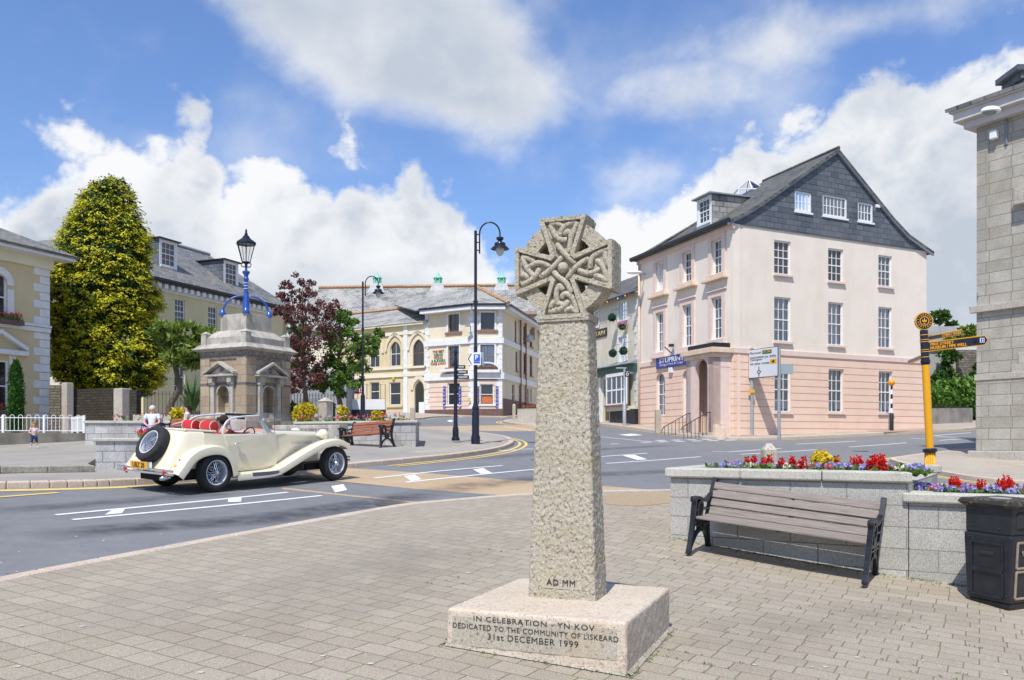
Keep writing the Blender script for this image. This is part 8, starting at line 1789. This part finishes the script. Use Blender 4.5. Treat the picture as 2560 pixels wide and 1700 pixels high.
# ================= vintage car (x forward, y left, z up)
M['cream_paint'] = paint('cream_car_paint', (.78, .715, .53), .18, 1.0); M['chrome'] = paint('chrome', (.75, .76, .78), .12, 0, 1.0)
M['tyre'] = mat('tyre_rubber', (.018, .018, .019), (.03, .03, .031), rough=.85, scale=12); M['red_leather'] = paint('red_leather', (.5, .02, .025), .4)
M['under'] = mat('dark_underside', (.012, .012, .012), rough=.9); M['skin'] = mat('skin', (.55, .33, .24), (.6, .38, .28), rough=.6, scale=8)
car = thing('vintage_car', (0, 0, 0), 'cream open top vintage car with red headrests, wire wheels and rear spare wheel', 'car')
def wheel(c, axis, name='wheel', R_=.325, w_=.2, parent=car, deep=1):
    c = Vector(c); axis = Vector(axis).normalized(); rot = axis.to_track_quat('Z', 'Y').to_matrix().to_4x4(); X_ = Matrix.Translation(c) @ rot
    h_ = w_/2; mb = MB(); prof_ = [(.20, -h_*.8), (.215, -h_*.95), (.26, -h_*1.0), (.30, -h_*.9), (.318, -h_*.7), (R_, -h_*.45), (R_+.003, 0), (R_, h_*.45), (.318, h_*.7), (.30, h_*.9), (.26, h_), (.215, h_*.95), (.20, h_*.8)]
    vs = []; seg = 36
    for r_, z in prof_:
        for k in range(seg): t = 2*PI*k/seg; vs.append((r_*math.cos(t), r_*math.sin(t), z))
    n = len(prof_); fs = [(i*seg+k, i*seg+(k+1) % seg, ((i+1) % n)*seg+(k+1) % seg, ((i+1) % n)*seg+k) for i in range(n) for k in range(seg)]
    w = MB(); w.add(vs, fs); w.xf(X_); o = w.build(name, M['tyre'], parent, smooth=True, autos=60)
    r2 = MB()
    for z in (h_*.8, -h_*.8):
        r2.tube([(.203*math.cos(2*PI*i/36), .203*math.sin(2*PI*i/36), z) for i in range(36)], .013, 6, closed=True)
    r2.lathe([(.2, -h_*.7), (.19, -.02), (.19, .02), (.2, h_*.7)], (0, 0, 0), 36); r2.f = r2.f[:-2]
    r2.xf(X_); r2.build('rim', M['silver'], o, smooth=True, autos=60)
    s_ = MB()
    for i in range(32):
        t = 2*PI*i/32; a = t+(.35 if i % 2 else -.35); zz = h_*.75 if i % 4 < 2 else .02; s_.tube([(.04*math.cos(a), .04*math.sin(a), h_*.9 if i % 4 < 2 else .01), (.192*math.cos(t), .192*math.sin(t), zz*.5)], .0045, 4)
    s_.lathe([(.045, -.03), (.045, h_*.8), (.035, h_*1.0), (.03, h_*1.1), (0, h_*1.12)], (0, 0, 0), 14); s_.xf(X_); s_.build('spokes', M['chrome'], o)
    d = MB(); d.lathe([(.18, -h_*.8), (.18, -h_*.75)], (0, 0, 0), 24); d.xf(X_); d.build('brake_drum', M['under'], o); return o
for x in (-1.51, 1.51):
    for sy in (-1, 1): wheel((x, sy*.68, .328), (0, sy, 0))
ax_ = Vector((-.86, 0, .51)); wheel(Vector((-2.19, .02, .745))+ax_*.08, ax_, 'spare_wheel')
def loft(rings, mat_, name, closed=True, **k):
    mb = MB(); n = len(rings[0]); vs = [p for r in rings for p in r]; fs = []
    for i in range(len(rings)-1):
        for j in range(n): fs.append((i*n+j, i*n+(j+1) % n, (i+1)*n+(j+1) % n, (i+1)*n+j))
    fs += [tuple(range(n))[::-1], tuple((len(rings)-1)*n+j for j in range(n))]; mb.add(vs, fs); return mb.build(name, mat_, car, **k)
def sect(x, zb, zt, wb, wm_, wt, crown=.03, n=7, xt=0):
    pts = [(x, -wb, zb), (x+xt*.3, -wm_, zb+(zt-zb)*.4), (x+xt*.8, -wt, zt-.03)]; pts += [(x+xt, -wt*math.cos(PI*(i+.5)/n)*.97, zt+crown*math.sin(PI*(i+.5)/n)) for i in range(n)]; pts += [(x+xt*.8, wt, zt-.03), (x+xt*.3, wm_, zb+(zt-zb)*.4), (x, wb, zb)]; return pts
CP_ = M['cream_paint']
tail = loft([sect(-2.36, .36, .40, .5, .5, .5, .0), sect(-2.32, .34, .48, .52, .52, .5, .01), sect(-2.18, .33, .74, .55, .57, .52, .02), sect(-2.03, .33, .97, .57, .59, .53, .02), sect(-1.93, .33, 1.0, .58, .6, .54, .03), sect(-1.62, .33, .985, .58, .61, .56, .03)], CP_, 'tail_body', smooth=True, autos=40)
floor = loft([sect(-1.62, .3, .5, .57, .58, .58, 0), sect(-1.2, .3, .5, .57, .58, .58, 0), sect(.1, .3, .5, .52, .53, .53, 0)], CP_, 'lower_body', smooth=True, autos=40)
for sy in (-1, 1):
    mb = MB(); st = [(-1.63, .98, .59, .565), (-1.3, .955, .60, .57), (-.7, .94, .595, .57), (-.15, .935, .57, .54), (.1, .95, .53, .5)]
    vs = []; 
    for x, zt, w0, w1 in st: vs += [(x, sy*w0*.985, .36), (x, sy*w0, .6), (x, sy*w1, zt), (x, sy*(w1-.05), zt), (x, sy*(w0-.05), .45)]
    fs = [(i*5+j, i*5+(j+1) % 5, (i+1)*5+(j+1) % 5, (i+1)*5+j) for i in range(4) for j in range(5)]+[(0, 1, 2, 3, 4), (20, 21, 22, 23, 24)]; mb.add(vs, fs); mb.build('side_panel', CP_, car, smooth=True, autos=35)
    # door, slightly proud, with handle
    dp_ = [(-1.2, .93), (-1.14, .74), (-1.03, .5), (-.92, .37), (-.08, .36), (-.04, .4), (-.03, .72), (-.2, .925)]
    yy = lambda x, z: sy*(np.interp(x, [-1.3, -.7, -.15, .1], [.60, .595, .57, .53])-(abs(z-.6)*.05 if z > .6 else abs(z-.6)*.04)+.009)
    mb = MB(); mb.add([(x, yy(x, z), z) for x, z in dp_]+[(x, yy(x, z)-sy*.03, z) for x, z in dp_], [tuple(range(8)), tuple(range(8, 16))[::-1]]+[(i, (i+1) % 8, 8+(i+1) % 8, 8+i) for i in range(8)]); d_ = mb.build('door', CP_, car, bevel=.006)
    mb = MB(); mb.tube([(-1.0, yy(-1, .78)+sy*.03, .775), (-.86, yy(-.9, .78)+sy*.035, .785)], .012, 6); mb.ball((-.93, yy(-.93, .78)+sy*.02, .78), .02, seg=8, rings=6); mb.build('handle', M['chrome'], d_, smooth=True)
bon = []
for t in np.linspace(0, 1, 6):
    x = .05+1.45*t; w_ = .50-.27*t; zt = 1.0-.08*t; r_ = []; zs = .90-.07*t
    for i in range(15):
        a = PI*i/14; r_.append((x, -w_*math.cos(a)*(1 if True else 0), zs+(zt-zs)*math.sin(a)**.7))
    bon.append([(x, -w_*1.0, .36)]+r_+[(x, w_*1.0, .36)])
loft(bon, CP_, 'bonnet', smooth=True, autos=45)
loft([[(x, y*k, z if z > .5 else z) for x, y, z in [(xx, p[1], p[2]) for p in bon[-1]]] for xx, k in ((1.5, 1.06), (1.56, 1.06))], M['chrome'], 'radiator_shell', smooth=True, autos=40)
mb = MB()
for sy in (-1, 1):
    w_at = lambda x: sy*((.50-.27*(x-.05)/1.45)+.004)
    for i in range(20): x = .62+i*.034; mb.bar((x, w_at(x)-sy*.003, .71), (x, w_at(x)-sy*.003, .765), .010, .006)
    for i in range(7): x = .72+i*.034; mb.bar((x, w_at(x)-sy*.003, .55), (x, w_at(x)-sy*.003, .61), .010, .006)
mb.build('louvres', mat('louvre_grey', (.33, .31, .26)), car)
mb = MB()
for sy in (-1, 1):
    for x, z in ((1.36, .66), (.42, .44)): mb.tube([(x, sy*(.52-.27*(x-.05)/1.45), z-.05), (x, sy*(.525-.27*(x-.05)/1.45), z+.05)], .01, 5)
mb.build('bonnet_latches', M['chrome'], car)
def fender(path, y0, y1, name, lip=.08, crown=.035):
    pl = smoothpl([Vector((p[0], 0, p[1])) for p in path], 2)
    for sy in (-1, 1):
        rings = []
        for i, p in enumerate(pl):
            t = (pl[min(i+1, len(pl)-1)]-pl[max(i-1, 0)]).normalized(); n = Vector((t.z, 0, -t.x)); n = n if n.z > 0 or abs(n.z) < .05 and n.x > 0 else -n
            if i and n.dot(rings_n) < 0: n = -n
            rings_n = n; W = y1-y0; up_ = [(0, 0), (.12, .3), (.35, .85), (.6, 1), (.82, .72), (.95, .2), (1.0, -.4)]
            o_ = [p+n*(crown*b_ if b_ > -.1 else -lip)+Vector((0, sy*(y0+W*a), 0)) for a, b_ in up_]; i_ = [p+n*((crown*b_ if b_ > -.1 else -lip)-.018)+Vector((0, sy*(y0+W*a*.985), 0)) for a, b_ in up_[::-1]]; rings.append(o_+i_)
        loft(rings, CP_, name, smooth=True, autos=50)
fender([(1.93, .57), (1.90, .63), (1.80, .71), (1.62, .765), (1.45, .77), (1.2, .745), (.95, .68), (.68, .585), (.26, .42), (.0, .32), (-.15, .285), (-.4, .27), (-1.07, .262)], .49, .81, 'front_wing')
fender([(-2.34, .33), (-2.3, .38), (-2.2, .48), (-2.1, .60), (-1.93, .695), (-1.72, .745), (-1.48, .75), (-1.3, .70), (-1.18, .6), (-1.1, .45), (-1.06, .27)], .5, .82, 'rear_wing', lip=.1, crown=.045)
for sy in (-1, 1):
    mb = MB(); mb.box(-1.05, .02, min(sy*.5, sy*.8), max(sy*.5, sy*.8), .2, .255); o = mb.build('running_board', CP_, car, bevel=.02); mb = MB(); mb.box(-.72, -.08, min(sy*.62, sy*.806), max(sy*.62, sy*.806), .215, .312-.03); mb.build('rubber_mat', mat('mat_grey', (.12, .13, .18)) if 'mat_grey' not in bpy.data.materials else bpy.data.materials['mat_grey'], o)
    mb = MB(); n0 = 0; mb.lathe([(.0, .12), (.1, .1), (.115, .06), (.11, 0), (.08, -.07), (.04, -.12), (.0, -.14)], (1.44, sy*.4, .86), 18, axis='x'); mb.build('headlight', CP_, car, smooth=True); mb = MB(); mb.lathe([(.1, .105), (.0, .13)], (1.44, sy*.4, .86), 18, axis='x'); mb.build('lens', M['silver'], car)
    mb = MB(); mb.ball((1.66, sy*.62, .83), .05, .03, .03); mb.build('side_light', M['chrome'], car, smooth=True)
    for z, nm, c_ in ((.53, 'red_lamp', 'petal_red'), (.44, 'amber_lamp', 'petal_yellow')):
        mb = MB(); x = -2.14-(.53-z)*1.05; mb.ball((x-.03, sy*.63, z+.02), .028, .035, .03, 10, 8); mb.build(nm, paint(nm+'_glass', (.5, .01, .02) if 'red' in nm else (.8, .3, .01), .2) if nm+'_glass' not in bpy.data.materials else bpy.data.materials[nm+'_glass'], car, smooth=True)
mb = MB(); mb.box(-2.25, 1.75, -.4, .4, .2, .36); mb.box(-2.1, -1.0, -.6, .6, .25, .4); mb.box(.9, 1.9, -.5, .5, .22, .34); mb.tube([(-1.51, -.6, .33), (-1.51, .6, .33)], .05, 8); mb.tube([(1.51, -.6, .33), (1.51, .6, .33)], .04, 8); mb.tube([(-2.3, -.35, .26), (-1.2, -.35, .24)], .03, 8); mb.build('chassis', M['under'], car)
mb = MB()
for z in (.345, .40): mb.box(-2.46, -2.43, -.8, .8, z-.02, z+.018)
mb.box(-2.42, -2.3, -.3, -.26, .33, .41); mb.box(-2.42, -2.3, .26, .3, .33, .41); mb.build('rear_bumper', M['chrome'], car, bevel=.008)
mb = MB()
for z in (.36, .42): mb.box(2.08, 2.1, -.6, .6, z-.02, z+.015)
mb.box(1.9, 2.09, -.3, -.26, .35, .42); mb.box(1.9, 2.09, .26, .3, .35, .42); mb.build('front_bumper', M['chrome'], car, bevel=.008)
for y in (-.56, .56): mb = MB(); mb.lathe([(.0, -.03), (.04, -.02), (.045, 0)], (-2.44, y, .37), 14, axis='x'); mb.build('reflector', bpy.data.materials['red_lamp_glass'], car)
mb = MB(); mb.tube([(-2.48, -.5, .27), (-2.2, -.5, .28)], .032, 10); mb.build('exhaust', M['chrome'], car, smooth=True)
mb = MB(); mb.box(-2.48, -2.46, -.12, .36, .40, .515); pl_ = mb.build('number_plate', M['yel'], car); text('lettering', 'UBZ 28', .115, (-2.484, .12, .418), (0, -1, 0), (0, 0, 1), M['incised'], pl_, .003, sx=.95)
mb = MB(); mb.box(-2.49, -2.42, -.19, -.13, .4, .52); mb.build('plate_lamp', M['chrome'], car, bevel=.01)
# cockpit
mb = MB(); mb.box(-1.6, .0, -.5, .5, .5, .53); mb.box(-.12, .04, -.5, .5, .6, .93); mb.build('cockpit_trim', M['red_leather'], car)
mb = MB(); mb.box(-1.62, -1.5, -.53, .53, .5, .95); mb.build('rear_bulkhead', M['under'], car)
mb = MB(); vs = [(-1.97, -.5, 1.03), (-1.3, -.5, .99), (-1.3, .5, .99), (-1.97, .5, 1.03)]; mb.hexa([(x, y, z-.02) for x, y, z in vs], [(x, y, z+.02) for x, y, z in vs]); mb.build('tonneau_cover', mat('cream_cloth', (.68, .64, .52), (.6, .57, .46), rough=.9), car, bevel=.015)
for y in (-.26, .26):
    mb = MB(); mb.box(-1.28, -1.12, y-.21, y+.21, .5, .97); mb.build('seat_back', M['red_leather'], car, bevel=.04); mb = MB(); mb.box(-1.15, -.62, y-.21, y+.21, .52, .62); mb.build('seat_cushion', M['red_leather'], car, bevel=.03)
    mb = MB(); mb.lathe([(.0, -.155), (.085, -.15), (.095, -.13), (.095, .13), (.085, .15), (.0, .155)], (-1.27, y, 1.07), 20, axis='y'); hr = mb.build('headrest', M['red_leather'], car, smooth=True, autos=40)
    for dy in (-.14, .14): mb = MB(); mb.tube([(-1.27+.096*math.cos(2*PI*i/20), y+dy, 1.07+.096*math.sin(2*PI*i/20)) for i in range(20)], .006, 5, closed=True); mb.build('piping', M['cream_paint'], hr)
for sy in (-1, 1):
    pa = smoothpl([Vector(p) for p in [(-1.19, sy*.53, .93), (-1.17, sy*.53, 1.08), (-1.05, sy*.52, 1.2), (-.8, sy*.5, 1.235), (-.3, sy*.48, 1.25)]], 2); mb = MB(); mb.tube(pa, .017, 8); mb.build('side_hoop', M['silver'], car, smooth=True)
mb = MB(); W4 = [(-.13, -.5, .93), (-.3, -.46, 1.25), (-.3, .46, 1.25), (-.13, .5, .93)]
for a, b in zip(W4, W4[1:]+W4[:1]): mb.tube([a, b], .016, 8)
ws = mb.build('windscreen_frame', M['silver'], car); mb = MB(); mb.poly(*W4); mb.build('windscreen', M['clear'], car)
mb = MB(); mb.hexa([(-.13, -.52, .92), (.02, -.52, .93), (.02, -.5, .93), (-.13, -.5, .93)], [(-.31, -.475, 1.25), (-.29, -.475, 1.25), (-.29, -.46, 1.25), (-.3, -.46, 1.25)]); mb.build('quarter_panel', bpy.data.materials['sign_back'], car)
mb = MB(); mb.tube([(-.3, -.46, 1.25), (-.3, .46, 1.25)], .022, 8); mb.box(-.34, -.31, -.1, .1, 1.17, 1.21); mb.build('mirror', M['under'], car)
mb = MB(); mb.tube([(.07, -.5, .9), (.08, -.5, 1.5)], .004, 4); mb.build('aerial', M['under'], car)
mb = MB(); cs = Vector((-.38, -.26, .88)); mb.tube([cs+Vector((.08*math.sin(t)*1, .17*math.cos(t), .15*math.sin(t))) for t in [2*PI*i/20 for i in range(20)]], .012, 6, closed=True); mb.bar(cs, (0, -.26, .8), .02); mb.build('steering_wheel', M['under'], car, smooth=True)
# ================= people
def skinned(name, nodes, edges, m, parent, sub=2):
    me = bpy.data.meshes.new(name); me.from_pydata([n[:3] for n in nodes], edges, []); o = bpy.data.objects.new(name, me); COL.objects.link(o)
    sk = o.modifiers.new('skin', 'SKIN'); sk.use_smooth_shade = True; o.modifiers.new('sub', 'SUBSURF').levels = sub; o.modifiers['sub'].render_levels = sub
    lay = me.skin_vertices[0].data if me.skin_vertices else None
    if lay is None:
        bm = bmesh.new(); bm.from_mesh(me); bm.verts.layers.skin.verify(); bm.to_mesh(me); bm.free(); lay = me.skin_vertices[0].data
    for i, n in enumerate(nodes):
        r_ = n[3]; lay[i].radius = (r_, r_) if not isinstance(r_, tuple) else r_; lay[i].use_root = (i == 0)
    dg = bpy.context.evaluated_depsgraph_get(); dg.update(); m2 = bpy.data.meshes.new_from_object(o.evaluated_get(dg)); bpy.data.objects.remove(o)
    m2.materials.clear(); m2.materials.append(m)
    for q in m2.polygons: q.use_smooth = True
    q = bpy.data.objects.new(name, m2); COL.objects.link(q); q.parent = parent; return q
def figure(lab, J, skin_, shirt, trous, hair, hairshape, shoes, s=1.0, sleeves=.6, legs_cover=1.0, headk=1.0, extra=None):
    r_ = thing('person', (0, 0, 0), lab, 'person'); V = {k: Vector(v) for k, v in J.items()}
    nodes, edges, idx = [], [], {}
    def nd(k, p, r0, par=None):
        idx[k] = len(nodes); nodes.append((*p, r0)); 
        if par is not None: edges.append((idx[par], idx[k]))
    R = lambda x: x*s
    nd('pel', V['pel'], R(.125)); nd('bel', V['pel'].lerp(V['che'], .45), R(.115), 'pel'); nd('che', V['che'], R(.13), 'bel'); nd('nck', V['nck'], R(.052), 'che')
    hd = V['hed']; nd('jaw', V['nck'].lerp(hd, .55), R(.062)*headk, 'nck'); nd('hed', hd, R(.088)*headk, 'jaw'); nd('crn', hd+(hd-V['nck']).normalized()*R(.055)*headk, R(.07)*headk, 'hed')
    for sd in 'lr':
        nd('sh'+sd, V['sh'+sd], R(.055), 'che'); nd('el'+sd, V['el'+sd], R(.041), 'sh'+sd); nd('wr'+sd, V['wr'+sd], R(.028), 'el'+sd); d = (V['ha'+sd]-V['wr'+sd]).normalized(); sp = d.cross(Vector((0, 0, 1))).normalized(); nd('ha'+sd, V['wr'+sd]+d*R(.07), (R(.035), R(.018)), 'wr'+sd)
        for i in range(4): p = V['wr'+sd]+d*R(.11)+sp*R(.022)*(i-1.5); nd('f%d%s' % (i, sd), p, R(.010), 'ha'+sd); nd('g%d%s' % (i, sd), p+d*R(.035+.01*(i in (1, 2)))-Vector((0, 0, R(.02))), R(.0085), 'f%d%s' % (i, sd))
        nd('th'+sd, V['wr'+sd]+d*R(.05)-sp*R(.04), R(.011), 'wr'+sd); nd('ti'+sd, V['wr'+sd]+d*R(.085)-sp*R(.05), R(.009), 'th'+sd)
        nd('hi'+sd, V['hi'+sd], R(.09), 'pel'); nd('kn'+sd, V['kn'+sd], R(.06), 'hi'+sd); nd('cf'+sd, V['kn'+sd].lerp(V['an'+sd], .35), R(.055), 'kn'+sd); nd('an'+sd, V['an'+sd], R(.037), 'cf'+sd); nd('to'+sd, V['to'+sd], R(.035), 'an'+sd)
    skinned('body', nodes, edges, skin_, r_)
    q = lambda k, e=.014, f=1.0: (*nodes[idx[k]][:3], (nodes[idx[k]][3] if not isinstance(nodes[idx[k]][3], tuple) else nodes[idx[k]][3][0])*f+R(e))
    mid = lambda a, b, t, r0: (*Vector(nodes[idx[a]][:3]).lerp(Vector(nodes[idx[b]][:3]), t), r0)
    n_ = [q('bel'), q('che'), q('pel', .01), mid('che', 'nck', .7, R(.075)), q('shl', .018), mid('shl', 'ell', sleeves, R(.062)), q('shr', .018), mid('shr', 'elr', sleeves, R(.062))]
    skinned('shirt', n_, [(0, 1), (0, 2), (1, 3), (1, 4), (4, 5), (1, 6), (6, 7)], shirt, r_)
    n_ = [q('pel', .016)]; e_ = []
    for sd in 'lr':
        b0_ = len(n_); n_ += [q('hi'+sd, .014), q('kn'+sd, .016), mid('kn'+sd, 'an'+sd, legs_cover, R(.056))]; e_ += [(0, b0_), (b0_, b0_+1), (b0_+1, b0_+2)]
    skinned('trousers', n_, e_, trous, r_)
    for sd in 'lr': skinned('shoe', [mid('an'+sd, 'to'+sd, .1, R(.045)), (*V['to'+sd], R(.042))], [(0, 1)], shoes, r_)
    fwd = J['fwd']; f3 = Vector((*fwd, 0)).normalized(); sdv = Vector((-f3.y, f3.x, 0)); hc = hd+f3*R(.0)
    mb = MB(); k_ = R(.096)*headk
    mb.ball(hc+Vector((0, 0, R(.036)))-f3*R(.034), k_*1.0, k_*1.0, k_*1.0, 16, 10)
    mb.v = [tuple(p) for p in mb.v]; 
    if hairshape == 'pony': mb.tube([hc-f3*R(.1)+Vector((0, 0, R(.03))), hc-f3*R(.15), hc-f3*R(.14)-Vector((0, 0, R(.14)))], [R(.035), R(.045), R(.015)], 8)
    if hairshape == 'long': mb.tube([hc-f3*R(.06), hc-f3*R(.08)-Vector((0, 0, R(.12)))], [R(.09), R(.06)], 10)
    mb.build('hair', hair, r_, smooth=True)
    mb = MB()
    for e in (-1, 1): mb.ball(hc+f3*R(.082)*headk+sdv*e*R(.032)-Vector((0, 0, R(.005))), R(.011), R(.011), R(.008), 8, 6)
    mb.build('eyes', M['incised'], r_)
    mb = MB(); mb.ball(hc+f3*R(.094)*headk-Vector((0, 0, R(.03))), R(.014), R(.016), R(.022), 8, 6)
    for e in (-1, 1): mb.ball(hc+sdv*e*R(.09)*headk-Vector((0, 0, R(.02)))-f3*R(.01), R(.012), R(.018), R(.028), 8, 6)
    mb.build('nose_and_ears', skin_, r_, smooth=True); mb = MB(); mb.ball(hc+f3*R(.082)*headk-Vector((0, 0, R(.058))), R(.012), R(.02), R(.006), 8, 6); mb.build('mouth', mat('lips', (.45, .15, .13)) if 'lips' not in bpy.data.materials else bpy.data.materials['lips'], r_)
    return r_
cl = lambda n, c, c2=None: mat(n, c, c2, rough=.9, scale=12)
white_c = cl('pale_shirt', (.68, .68, .74)); lilac = cl('lilac_skirt', (.42, .33, .62)); navy_c = cl('navy_cloth', (.02, .03, .07)); denim = cl('denim', (.035, .06, .13)); maroon = cl('maroon_cloth', (.16, .03, .04)); grey_h = cl('grey_hair', (.42, .42, .42), (.6, .6, .6)); dark_h = cl('dark_hair', (.03, .015, .01)); ginger = cl('light_hair', (.3, .13, .05)); shoe_w = cl('white_shoes', (.6, .6, .6)); shoe_d = cl('dark_shoes', (.03, .03, .03))
sit = dict(pel=(0, 0, .55), che=(0, .02, .93), nck=(0, 0, 1.09), hed=(0, -.02, 1.21), shl=(-.18, 0, 1.01), shr=(.18, 0, 1.01), ell=(-.23, -.06, .77), elr=(.23, -.06, .77), wrl=(-.08, -.27, .67), wrr=(.08, -.27, .67), hal=(.02, -.34, .66), har=(-.02, -.34, .66), hil=(-.09, -.03, .52), hir=(.09, -.03, .52), knl=(-.12, -.43, .53), knr=(.12, -.43, .53), anl=(-.12, -.47, .12), anr=(.12, -.47, .12), tol=(-.12, -.6, .07), tor=(.12, -.6, .07), fwd=(0, -1))
p1 = figure('grey haired woman in pale top and lilac skirt sitting in a wheelchair', sit, M['skin'], white_c, lilac, grey_h, 'short', shoe_d, 1.0)
wx = P(381, 1100, 28.0); gw = h(wx.x, 28)+.0; p1.location = (wx.x, 28, gw); p1.scale = (1.06, 1.06, 1.0); p1.rotation_euler.z = .12
wc = thing('wheelchair', (0, 0, 0), 'blue wheelchair with large spoked wheels holding the grey haired woman', 'wheelchair')
bluef = cl('blue_canvas', (.02, .04, .3)); mb = MB(); mb.box(-.24, .24, -.42, .1, .38, .43); mb.build('seat', bluef, wc, bevel=.02); mb = MB(); mb.box(-.24, .24, .13, .17, .43, .92); mb.build('backrest', bluef, wc, bevel=.015)
for sx in (-1, 1):
    mb = MB(); x = sx*.31; mb.tube([(x, .05+.3*math.cos(2*PI*i/24), .31+.3*math.sin(2*PI*i/24)) for i in range(24)], .018, 6, closed=True); mb.tube([(x+sx*.03, .05+.26*math.cos(2*PI*i/24), .31+.26*math.sin(2*PI*i/24)) for i in range(24)], .009, 5, closed=True)
    for i in range(12): mb.tube([(x, .05, .31), (x, .05+.29*math.cos(2*PI*i/12), .31+.29*math.sin(2*PI*i/12))], .004, 4)
    mb.build('wheel', M['silver'], wc, smooth=True); mb = MB(); mb.tube([(x*.85, .16, .3), (x*.85, .17, .93), (x*.85, .3, .96)], .014, 6); mb.tube([(x*.85, .16, .66), (x*.85, -.25, .66), (x*.85, -.28, .42), (x*.85, -.45, .4), (x*.85, -.55, .1)], .014, 6); mb.build('side_frame', bluef, wc, smooth=True)
    mb = MB(); mb.box(x*.85-.03, x*.85+.03, -.22, .1, .66, .7); mb.build('armrest', M['gutter'], wc, bevel=.01); mb = MB(); mb.lathe([(.07, -.015), (.07, .015)], (x*.85, -.42, .07), 14, axis='x'); mb.build('caster', M['tyre'], wc); mb = MB(); mb.box(sx*.12-.07, sx*.12+.07, -.66, -.48, .07, .09); mb.build('footrest', M['gutter'], wc)
wc.location = (wx.x, 28.0, gw); wc.rotation_euler.z = .12
s2 = dict(sit); s2.update(wrl=(-.05, -.33, .70), wrr=(.03, -.36, .68), hal=(-.03, -.42, .68), har=(.0, -.45, .66)); 
p2 = figure('dark haired woman in white sleeveless top and navy trousers seated on the bench', s2, M['skin'], white_c, navy_c, dark_h, 'pony', shoe_d, .98, sleeves=.15)
wx = P(466, 1100, 28.1); p2.location = (wx.x, 28.15, h(wx.x, 28.1)-.04); p2.rotation_euler.z = -1.15
std = dict(pel=(0, 0, .44), che=(0, 0, .62), nck=(0, 0, .72), hed=(0, -.01, .83), shl=(-.1, 0, .68), shr=(.1, 0, .68), ell=(-.15, -.03, .55), elr=(.15, -.04, .54), wrl=(-.06, -.15, .53), wrr=(.08, -.16, .56), hal=(.0, -.2, .54), har=(.03, -.2, .58), hil=(-.055, 0, .42), hir=(.055, 0, .42), knl=(-.07, -.02, .25), knr=(.08, -.01, .25), anl=(-.09, 0, .07), anr=(.1, 0, .07), tol=(-.11, -.09, .035), tor=(.11, -.09, .035), fwd=(0, -1))
p3 = figure('toddler in a patterned white top and denim shorts standing on the pavement', std, M['skin'], cl('patterned_top', (.7, .68, .68), (.5, .25, .3)), denim, ginger, 'short', shoe_w, .6, sleeves=.5, legs_cover=.35, headk=1.35)
wx = P(85, 1114, 29.5); p3.location = (wx.x, 29.5, h(wx.x, 29.5, .13)+.0); p3.rotation_euler.z = .5
drv = dict(pel=(0, 0, .18), che=(-.02, .0, .5), nck=(.0, 0, .66), hed=(.03, 0, .78), shl=(-.02, .17, .59), shr=(-.02, -.17, .59), ell=(.2, .24, .42), elr=(.22, -.22, .44), wrl=(.42, .12, .5), wrr=(.44, -.1, .52), hal=(.5, .1, .52), har=(.52, -.08, .54), hil=(.04, .09, .16), hir=(.04, -.09, .16), knl=(.42, .12, .24), knr=(.42, -.12, .24), anl=(.72, .12, .06), anr=(.72, -.12, .06), tol=(.84, .12, .08), tor=(.84, -.12, .08), fwd=(1, 0))
p4 = figure('driver in a maroon jumper with both hands on the steering wheel of the cream car', drv, M['skin'], maroon, navy_c, dark_h, 'short', shoe_d, .95, sleeves=1.0)
hn = MB(); 
# place the car and its driver; the body is shortened to its true wheelbase, wheels stay round
KX = .915
def squash(o, keep=None):
    me = o.data
    if keep is None and (o.name.startswith(('wheel', 'spare_wheel', 'headrest', 'steering_wheel'))): keep = (sum(v.co.x for v in me.vertices)/len(me.vertices))*(KX-1)
    if o.get('sq') is None:
        for v in me.vertices: v.co.x = v.co.x+keep if keep is not None else v.co.x*KX
    for ch in o.children: squash(ch, keep)
for ch in list(car.children): squash(ch)
Rw, Fw = Vector((-5.0, 14.4, 0)), Vector((-3.445, 16.65, 0)); hd_ = (Fw-Rw).normalized(); lf_ = Vector((-hd_.y, hd_.x, 0)); cc = (Rw+Fw)/2+lf_*.73; zr_, zf_ = h(*(Rw+lf_*.7)[:2], -.104), h(*(Fw+lf_*.7)[:2], -.104); sc2 = .99
zl_, zr2 = h(*(cc+lf_*.7)[:2]), h(*(cc-lf_*.7)[:2])
car.location = (cc.x, cc.y, (zr_+zf_)/2); car.scale = (sc2, sc2, sc2*1.03); roll = math.atan2(zl_-zr2, 1.4)
car.rotation_euler = (roll, -math.atan2(zf_-zr_, (Fw-Rw).length), math.atan2(hd_.y, hd_.x))
bpy.context.view_layer.update()
p4.rotation_euler = car.rotation_euler; p4.scale = (.95, .95, .95); p4.location = car.matrix_world @ Vector((-.86, -.26, .42))
